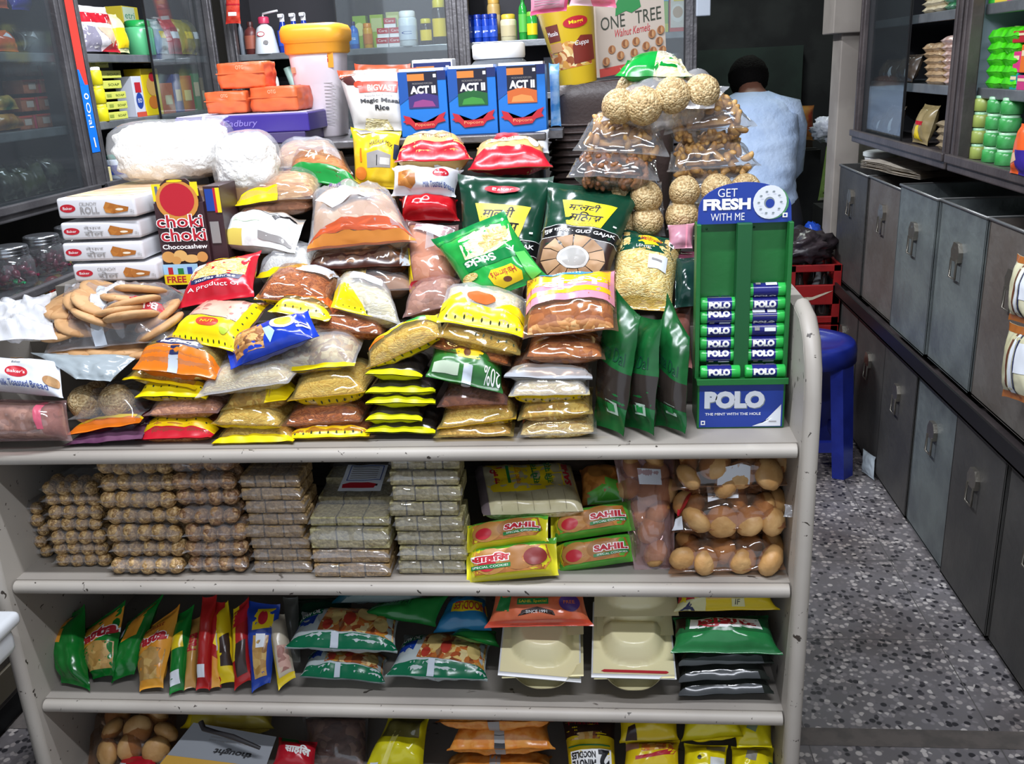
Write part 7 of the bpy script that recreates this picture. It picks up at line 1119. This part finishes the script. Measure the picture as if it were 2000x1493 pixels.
lbox('dull carton under the yellow worded one', 240, 270, 100, 46, Z1, PM('7c8c5c'), X=-1.87)
y_ = ly(272, 72); bottle('green plastic tub with a darker rim, upper shelf of the soap cabinet', (XB, y_, Z1), .13, .055, mat('clear green', '5cb880', .25), mat('rim green', '22a04c', .3), None, 'jar')
for k, (a, b_, c, lb) in enumerate(((302, 322, '9cacac', 'pale grey green packet right of the green tub'), (325, 350, 'a83440', 'crimson packet on the upper shelf behind the sliding pane edge'), (350, 378, 'a89a2c', 'mustard packet beside the crimson one'), (370, 387, '6c6a50', 'olive packet right of the mustard one'), (386, 402, '5c4450', 'plum packet at the end of the soap cabinet shelf'))): lbag(lb, a, b_, 100, 28, Z1 + .005, foil('cab film ' + c, c, .25, bump=.6), [R(.2, .4, .8, .6, M_lab if k % 2 else M_yi)], seed=212 + k)
YBX = PM('c8cc5c')
for k, (a, b_, yb, yt, lb) in enumerate(((210, 250, 232, 217, 'bottom'), (210, 250, 217, 202, 'second'), (206, 248, 202, 188, 'third'), (186, 240, 188, 172, 'fourth'), (182, 240, 172, 157, 'fifth'), (178, 216, 157, 141, 'topmost'))): lbox('yellow soap carton, %s of the tall yellow stack' % lb, a, b_, yb, yt, Z2 + .0365 * k, YBX, [R(.1, .3, .3, .7, PM('8c9c3c')), T('SOAP', .5, .35, .9, .65, PM('5c6c2c'))], group='yellow soap cartons')
for k, (pz, lb) in enumerate(((0, 'lower'), (.062, 'middle'), (.124, 'upper'))): bottle('yellow round pot at the left end of the soap shelf, ' + lb, (XB + .02, ly(185, 215), Z2 + pz), .06, .026, PM('e0d41c'), PM('e8dc2c') if k < 2 else M_w, None, 'jar', 'yellow pots in a column')
lbox('grey carton at the back above the yellow soap', 194, 222, 158, 124, Z2 + .15, PM('6c7078'), X=-1.9); lbox('dim carton holding up the grey one', 194, 222, 230, 160, Z2, PM('4c4a40'), X=-1.9, dep=.06)
lbox('white and red narrow carton with a blue oval, right of the soap', 262, 281, 228, 148, Z2, PM('c8ccd8'), [R(.2, .6, .8, .85, M_ri), E(.5, .4, .35, .2, M_bi), T('ISO', .3, .35, .7, .45, M_w), R(0, 0, 1, .12, PM('c8503c'))]); lbox('tall yellow carton printed with an orange biscuit', 281, 314, 226, 134, Z2, PM('e4c818'), [E(.5, .28, .3, .14, PM('d0782c')), E(.5, .62, .3, .2, PM('d8a85c')), E(.6, .82, .2, .1, M_ri)])
for k, (a, b_, c, yt) in enumerate(((318, 340, 'c8683c', 160), (340, 356, '3c4a8c', 145), (356, 378, 'b83c3c', 150), (376, 392, '3c8c4c', 128), (392, 412, '7c6c3c', 158))): lbox(['orange', 'indigo', 'red', 'green', 'khaki'][k] + ' packet behind the hazy sliding pane of the soap cabinet', a, b_, 220, yt, Z2, PM(c), [R(.2, .3, .8, .6, PM('d8c89c'))])
bottle('white bottle with a teal lid on the lowest soap cabinet shelf', (XB + .01, ly(223, 325), 1.186), .085, .034, PM('c8d4e4'), PM('1c7c6c'), PM('3c50a0'), 'jar'); lbox('pale blue flat carton beside the teal lidded bottle', 232, 256, 345, 330, 1.186, PM('b8d4ec')); lbox('cream printed carton left of the teal lidded bottle', 204, 216, 342, 312, 1.186, PM('d0c48c'), X=-1.74, dep=.04); lbox('black carton behind the teal lidded bottle', 225, 240, 306, 282, 1.186, PM('1c1a1c'), X=-1.9, dep=.05)
# ---------- left wall cabinet, first bay: candy
XA = -1.80
RB = foil('candy brown wrap', '8a4a34', .25, 'a8684a', 25)
for r in range(4):
    for c in range(3):
        a = 38 + 36 * c + 4 * r; yb = 252 - 33 * r + c * .6
        lbox('brown red candy pack in the left cabinet, %s row from the shelf, %s' % (ORD[r], ['leftmost', 'middle', 'rightmost'][c]), a, a + 33, yb, yb - 27, Z2 + .0535 * r, RB, [R(.3, .3, .72, .75, PM('b8a89c')), R(.86, 0, 1, 1, PM('b03448')), R(0, .86, .8, 1, PM('c0402c'))], X=XA, group='brown red candy packs', name='candy_pack', cat='packet')
lbag('green and tan sweet bag at the left border, lower part of the candy shelf', -14, 36, 222, 194, Z2 + .06, foil('green candy film', '1c5c40', .2, 'c8a050', 9), X=XA, seed=230); lbag('tan sweet bag below the green one at the left border', -14, 48, 258, 226, Z2 + .002, foil('tan candy film', 'b8904c', .25, '8c5c2c', 14), X=XA, seed=231)
for k, (a, b_, yb, yt, c, lb) in enumerate(((-16, 30, 92, 45, 'd8602c', 'lower orange bag at the left border on the top candy shelf'), (-16, 20, 50, 8, 'd8602c', 'upper orange bag at the left border'), (24, 72, 34, -8, '3c3cac', 'blue bag at the top of the candy cabinet'), (60, 82, 22, -10, 'b84838', 'red packet beside the blue bag'), (42, 76, 92, 40, '2c2828', 'black candy bag in the middle of the top candy shelf'), (70, 106, 90, 42, '3c2a78', 'deep purple candy bag right of the black one'), (96, 124, 92, 66, 'a08c94', 'pale pink packet at the right end of the top candy shelf'))): lbag(lb, a, b_, yb, yt, Z1 + .003 + (.125 if yb < 60 else 0), foil('cab film ' + c, c, .22, bump=.7), [PG([(.3, .5), (.7, .4), (.6, .7)], M_lab)], X=XA, seed=232 + k)
for k, c in enumerate(('4c3c24', '5c5a2c', '1c1c1e', '3c4c2c')):
    for j in range(3): lbag('dark glinting candy bag on the lowest candy shelf, %s of twelve from the left' % (ORD[k * 3 + j]), -12 + 15 * (k * 3 + j), 14 + 15 * (k * 3 + j), 400 - 2 * (k * 3 + j), 312 + 12 * ((k + j) % 3), 1.19, foil('dark candy ' + c, ['2c2c26', '3c4424', '1c1c1e', '3a2a2c'][(k + j) % 4], .12, '5a5c50', 30, bump=1.), X=XA + .02 * (j % 2), seed=240 + k * 3 + j, group='dark candy bags on the lowest shelf', t=.05)
lbag('dark red packet standing behind the dark candy bags', 72, 100, 310, 266, 1.28, foil('cab film 5c2024', '5c2024', .25), X=-1.88, seed=252, lean=.0); lbag('blue grey packet at the right of the lowest candy shelf', 106, 138, 330, 262, 1.28, foil('cab film 5c7c88', '5c7c88', .25), X=-1.86, seed=253, lean=.0)
one(MB().box((-2.0, 2.4, 1.186), (-1.845, 3.03, 1.275), M_lam), 'carton', 'dark carton holding the packets at the back of the lowest candy shelf', 'box', (-1.95, 2.8, 1.186))
# ---------- steel lidded jars and loose candies on the left counter
M_jg = clear('jar glass', .06, 'eef0f0', .04, .2, 12); M_sl = mat('steel lid', 'b8bcc0', .2, .95, .05, 40)
def cjar(label, x, y, c, seed):
    t = thing('candy_jar', label, 'jar', (x, y, 1.0125), 'steel lidded candy jars'); T_ = Matrix.Translation((x, y, 1.0125)); part(MB().lathe([(.05, 0), (.056, .008), (.056, .062), (.05, .076), (.043, .082)], M_jg, 28, T_), 'jar_body', t)
    part(MB().lathe([(.046, .08), (.048, .083), (.048, .088), (.0465, .09), (.048, .092), (.048, .097), (.0465, .099), (.048, .101), (.046, .107), (.04, .109)], M_sl, 32, T_), 'lid', t); rnd = random.Random(seed)
    src = None
    for k in range(16):
        p = V((x + rnd.uniform(-.034, .034), y + rnd.uniform(-.034, .034), 1.028 + .011 * (k // 4)))
        if src is None: src = proto(candy(c[k % len(c)]), 'candy', t, p)
        elif k < len(c): proto(candy(c[k]), 'candy', t, p, (rnd.uniform(0, 6),) * 3)
        else: share(src, 'candy', t, p, (rnd.uniform(0, 6), rnd.uniform(0, 6), 0))
def candy(m):
    mb = MB().ball((0, 0, 0), .012, m, 12, 8, .1, 40, (1.2, .8, .7))
    for s in (-1, 1): mb.grid(lambda u, v: V((s * (.012 + .011 * v), (u - .5) * (.006 + .014 * v), .003 * sin(u * 12))), 6, 2, m)
    return mb
KG, KR, KGr, KM = foil('gold wrap', 'c8a43c', .15, '8a6a1c', 30), foil('red wrap', 'c02a24', .15), foil('emerald wrap', '149a5c', .15), foil('maroon wrap', '5a1c30', .15)
cjar('steel lidded candy jar cut by the left border', -1.56, WX(16, 486, -1.56).y, (KM, KGr), 1); cjar('steel lidded candy jar in the middle of the three, left of the roll boxes', -1.57, WX(80, 466, -1.57).y, (KM, KM), 2); cjar('steel lidded candy jar mostly hidden behind the white roll boxes', -1.57, WX(140, 452, -1.57).y, (KM, KG), 3)
cp = Rep(None); heap = []
rnd = random.Random(5)
for k in range(34):
    m = (KG, KR, KG, KM)[k % 4] if k > 8 else (KR if k % 2 else KM); y = 2.0 + .62 * (k / 34) + rnd.uniform(-.03, .03); x = -1.50 - .055 * (k % 3) + rnd.uniform(-.01, .01)
    z = .963 + rnd.uniform(0, .016); cd = [h for h in heap if h[0] is m]
    lb = 'wrapped sweet on the tray under the counter glass, ' + ('gold' if m is KG else 'red' if m is KR else 'maroon') + ' foil'
    if cd: o = dup(cd[0][1], (x, y, z), 0, lb, None, (rnd.uniform(-.4, .4), rnd.uniform(-.4, .4), rnd.uniform(0, 6)), (1.6,) * 3)
    else: o = candy(m).obj('wrapped_sweet'); o.location = (x, y, z); o.scale = (1.6,) * 3; tag(o, lb, 'sweet'); heap.append((m, o))
    o['group'] = ('gold' if m is KG else 'red' if m is KR else 'maroon') + ' wrapped sweets under the counter glass'
one(MB().box((-1.75, 1.2, .631), (-1.475, 2.9, .95), M_inner), 'tray_insert', 'dark raised tray inside the candy counter', 'tray', (-1.6, 2, .631))
# ---------- right wall cabinets
XR = 1.03
def ry(px, py, X=XR): return WX(px, py, X).y
def rbag(label, px0, px1, pyb, pyt, z, m, L=(), X=XR, t=.045, seed=0, group=None, flat_=False):
    y0, y1 = sorted((ry(px0, (pyb + pyt) / 2, X), ry(px1, (pyb + pyt) / 2, X))); h = WX((px0 + px1) / 2, pyt, X).z - WX((px0 + px1) / 2, pyb, X).z
    if flat_: q = [V((X, y1, z + h / 2)), V((X, y0, z + h / 2)), V((X + .14, y0, z + h / 2 + .004)), V((X + .14, y1, z + h / 2 + .004))]; return pack(label, q, h * 1.3, m, L, seed=seed, group=group, low_=1, fin=(.0, .0, .01, .01), k=9, pinch=.02, wr=.16)
    return pack(label, [V((X, y1, z + .003)), V((X, y0, z + .003)), V((X + .03, y0, z + h)), V((X + .03, y1, z + h))], t, m, L, seed=seed, group=group)
TN = foil('tan bag film', 'b89c78', .25, 'a08460', 20); TW = foil('pinkish bag film', 'c8b0a8', .22, 'b89484', 20)
for c, (a, b_, n, m) in enumerate(((1806, 1842, 6, TN), (1842, 1882, 7, TW))):
    for k in range(n): rbag('%s snack bag in the dark cabinet, %s from the shelf' % (['tan', 'pinkish'][c], ORD[k]), a - 1.0 * k, b_ - 1.0 * k, 166 - 13.5 * k, 153 - 13.5 * k, 1.3885 + .0195 * k, m, seed=260 + c * 9 + k, group=['tan', 'pinkish'][c] + ' snack bags on the middle shelf', flat_=True)
for k, (a, b_, c, lb) in enumerate(((1800, 1842, 'c8bc9c', 'cream packets flat bag'), (1842, 1882, '3c7c54', 'green packets flat bag'))):
    for j in range(3): rbag('%s on the top shelf of the dark cabinet, %s' % (lb, ['bottom', 'middle', 'top'][j]), a, b_, 30 - 13 * j, 18 - 13 * j, 1.601 + .019 * j, foil('cab film ' + c, c, .25, bump=.7), seed=280 + k * 3 + j, group=lb + 's, top shelf', flat_=True)
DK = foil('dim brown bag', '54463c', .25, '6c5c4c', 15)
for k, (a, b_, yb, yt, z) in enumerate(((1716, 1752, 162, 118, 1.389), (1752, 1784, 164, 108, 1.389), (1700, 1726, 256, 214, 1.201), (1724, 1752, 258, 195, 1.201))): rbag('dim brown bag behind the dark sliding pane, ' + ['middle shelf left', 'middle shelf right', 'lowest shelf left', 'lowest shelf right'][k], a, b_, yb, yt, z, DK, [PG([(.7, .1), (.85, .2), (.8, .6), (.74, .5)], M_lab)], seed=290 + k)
rbag('tan and yellow packet upright on the lowest shelf of the dark cabinet', 1784, 1814, 285, 205, 1.201, foil('tan yellow film', '8c7c54', .25, 'a8966c', 10), [PG([(.3, .1), (.7, .05), (.6, .45), (.4, .4)], M_yi), R(.3, .45, .8, .55, M_rd)], seed=295)
for j in range(4): rbag('tan flat bag on the lowest shelf by the wide post, ' + ['bottom', 'second', 'third', 'top'][j] + ' of four', 1826, 1862, 298 - 15 * j, 284 - 15 * j, 1.201 + .021 * j, foil('muted tan film', '84745c', .25, '9c8c70', 18), seed=296 + j, group='tan flat bags by the post', flat_=True)
NG = foil('neon green film', '4cd41c', .22, '38b814', 12)
for r in range(5):
    for c in range(2): rbag('neon green soap pack in the right cabinet, %s row, %s' % (['lowest', 'second', 'third', 'fourth', 'top'][r], ['left', 'right'][c]), 1922 + 30 * c + 1.5 * r, 1951 + 30 * c + 1.5 * r, 176 - 23 * r + c, 154 - 23 * r + c, 1.3885 + .0285 * r, NG, [R(.3, .35, .7, .6, PM('a8ec6c'))], seed=300 + r * 2 + c, group='neon green soap packs', flat_=True, X=1.025)
for k, (a, b_, yb, yt, z, c, lb) in enumerate(((1930, 1942, 18, -10, 1.6, '3cb83c', 'green'), (1942, 1966, 18, -14, 1.6, 'e4cc4c', 'yellow'), (1966, 1978, 17, -12, 1.6, 'd86c8c', 'pink'), (1978, 2010, 17, -14, 1.6, 'e4a43c', 'amber'))): carton(lb + ' carton on the top shelf of the soap pack cabinet', (1.03, ry(b_, 5), z + .001), (1.09, ry(a, 5), z + .12), PM(c), [R(.2, .3, .8, .6, PM('e8e4c8'))], 'r')
for k, (a, b_, z, h, c, lb) in enumerate(((1974, 1988, 1.389, .04, '149c94', 'teal'), (1988, 2010, 1.389, .035, 'c83c7c', 'magenta'), (1976, 1990, 1.43, .05, 'd8387c', 'pink red'), (1990, 2014, 1.43, .065, 'e8742c', 'orange'), (1970, 2014, 1.50, .028, 'b82430', 'red and purple'))): carton(lb + ' carton beside the neon green packs at the right border', (1.03, ry(b_, 140), z), (1.10, ry(a, 140), z + h), PM(c), [R(.1, .6, .9, .8, PM('ecd8b0'))], 'r')
TG = mat('green tub', '3c9c4c', .25, col2='5cb86c', ns=20); TP = mat('pale olive tub', 'a4b45c', .3); TL = mat('clear pale lid', 'a8d8b0', .2)
for c in range(3):
    for r in range(4):
        px_ = 1908 + 27 * c; a = ry(px_, 270, 1.035); bottle('small %s tub in the right cabinet, %s column, %s' % (['pale olive', 'green', 'green'][c], ['left', 'middle', 'right'][c], ['bottom', 'second', 'third', 'top'][r]), (1.045, a, 1.201 + .0425 * r), .041, .027, TP if c == 0 else TG, TL, None, 'jar', 'small lidded tubs in the right cabinet')
q = [WX(1972, 338, .965), WX(2016, 352, .965), WX(2014, 236, .965), WX(1996, 240, .965)]; t = thing('hanging_packet', 'orange and purple packet hanging in front of the right cabinet', 'packet', mid(q)); b = Bag(q, .03, seed=320); mb = b.sheets(MB(), foil('hot orange film', 'e8622c', .25)); decals(mb, b.S(), [R(.4, 0, 1, .5, foil('indigo film', '3a2c8c', .2)), PG([(.1, .2), (.5, .3), (.4, .45), (.1, .4)], foil('peach film', 'ecc098', .3))]); part(mb, 'pouch', t); part(MB().tube([q[2], q[2] + V((0, 0, .8))], .0015, M_k, 5), 'string', t)
# strip of cream and brown packets hanging at the right border
t = thing('hanging_strip', 'hanging strip of cream and brown packets in front of the tin bins', 'packets', WX(1980, 640, .93)); ctr = [(1986, 496, 2030, 500), (1966, 622, 2022, 634), (1954, 762, 2012, 790)]
for k, (ya, yb, x0, x1, x2, x3) in enumerate(((625, 495, 1970, 2030, 1988, 2036), (775, 628, 1957, 2020, 1972, 2026))):
    q = [WX(x0, ya, .93), WX(x1, ya + 22, .93), WX(x3, yb + 14, .93), WX(x2, yb, .93)]; b = Bag(q, .045, (0, 0, .09, .09), seed=330 + k); mb = b.sheets(MB(), foil('cream strip film', 'd8d4b4', .25, 'c8c49c', 8)); decals(mb, b.S(), [R(0, 0, 1, .1, foil('rust strip film', 'a8642c', .25)), R(0, .9, 1, 1, MATS['rust strip film']), PG([(.3, .1), (.36, .1), (.5, .9), (.44, .9)], M_bri), PG([(.4, .1), (.52, .1), (.64, .9), (.54, .9)], M_lab), PG([(.6, .4), (1, .4), (1, .8), (.7, .8)], M_lab), PG([(.56, .1), (.6, .1), (.7, .9), (.67, .9)], M_dbl)]); part(mb, 'packet', t)
part(MB().tube([WX(2010, 500, .93), WX(2022, 200, .93), WX(2030, -100, .93)], .002, M_k, 5), 'string', t)
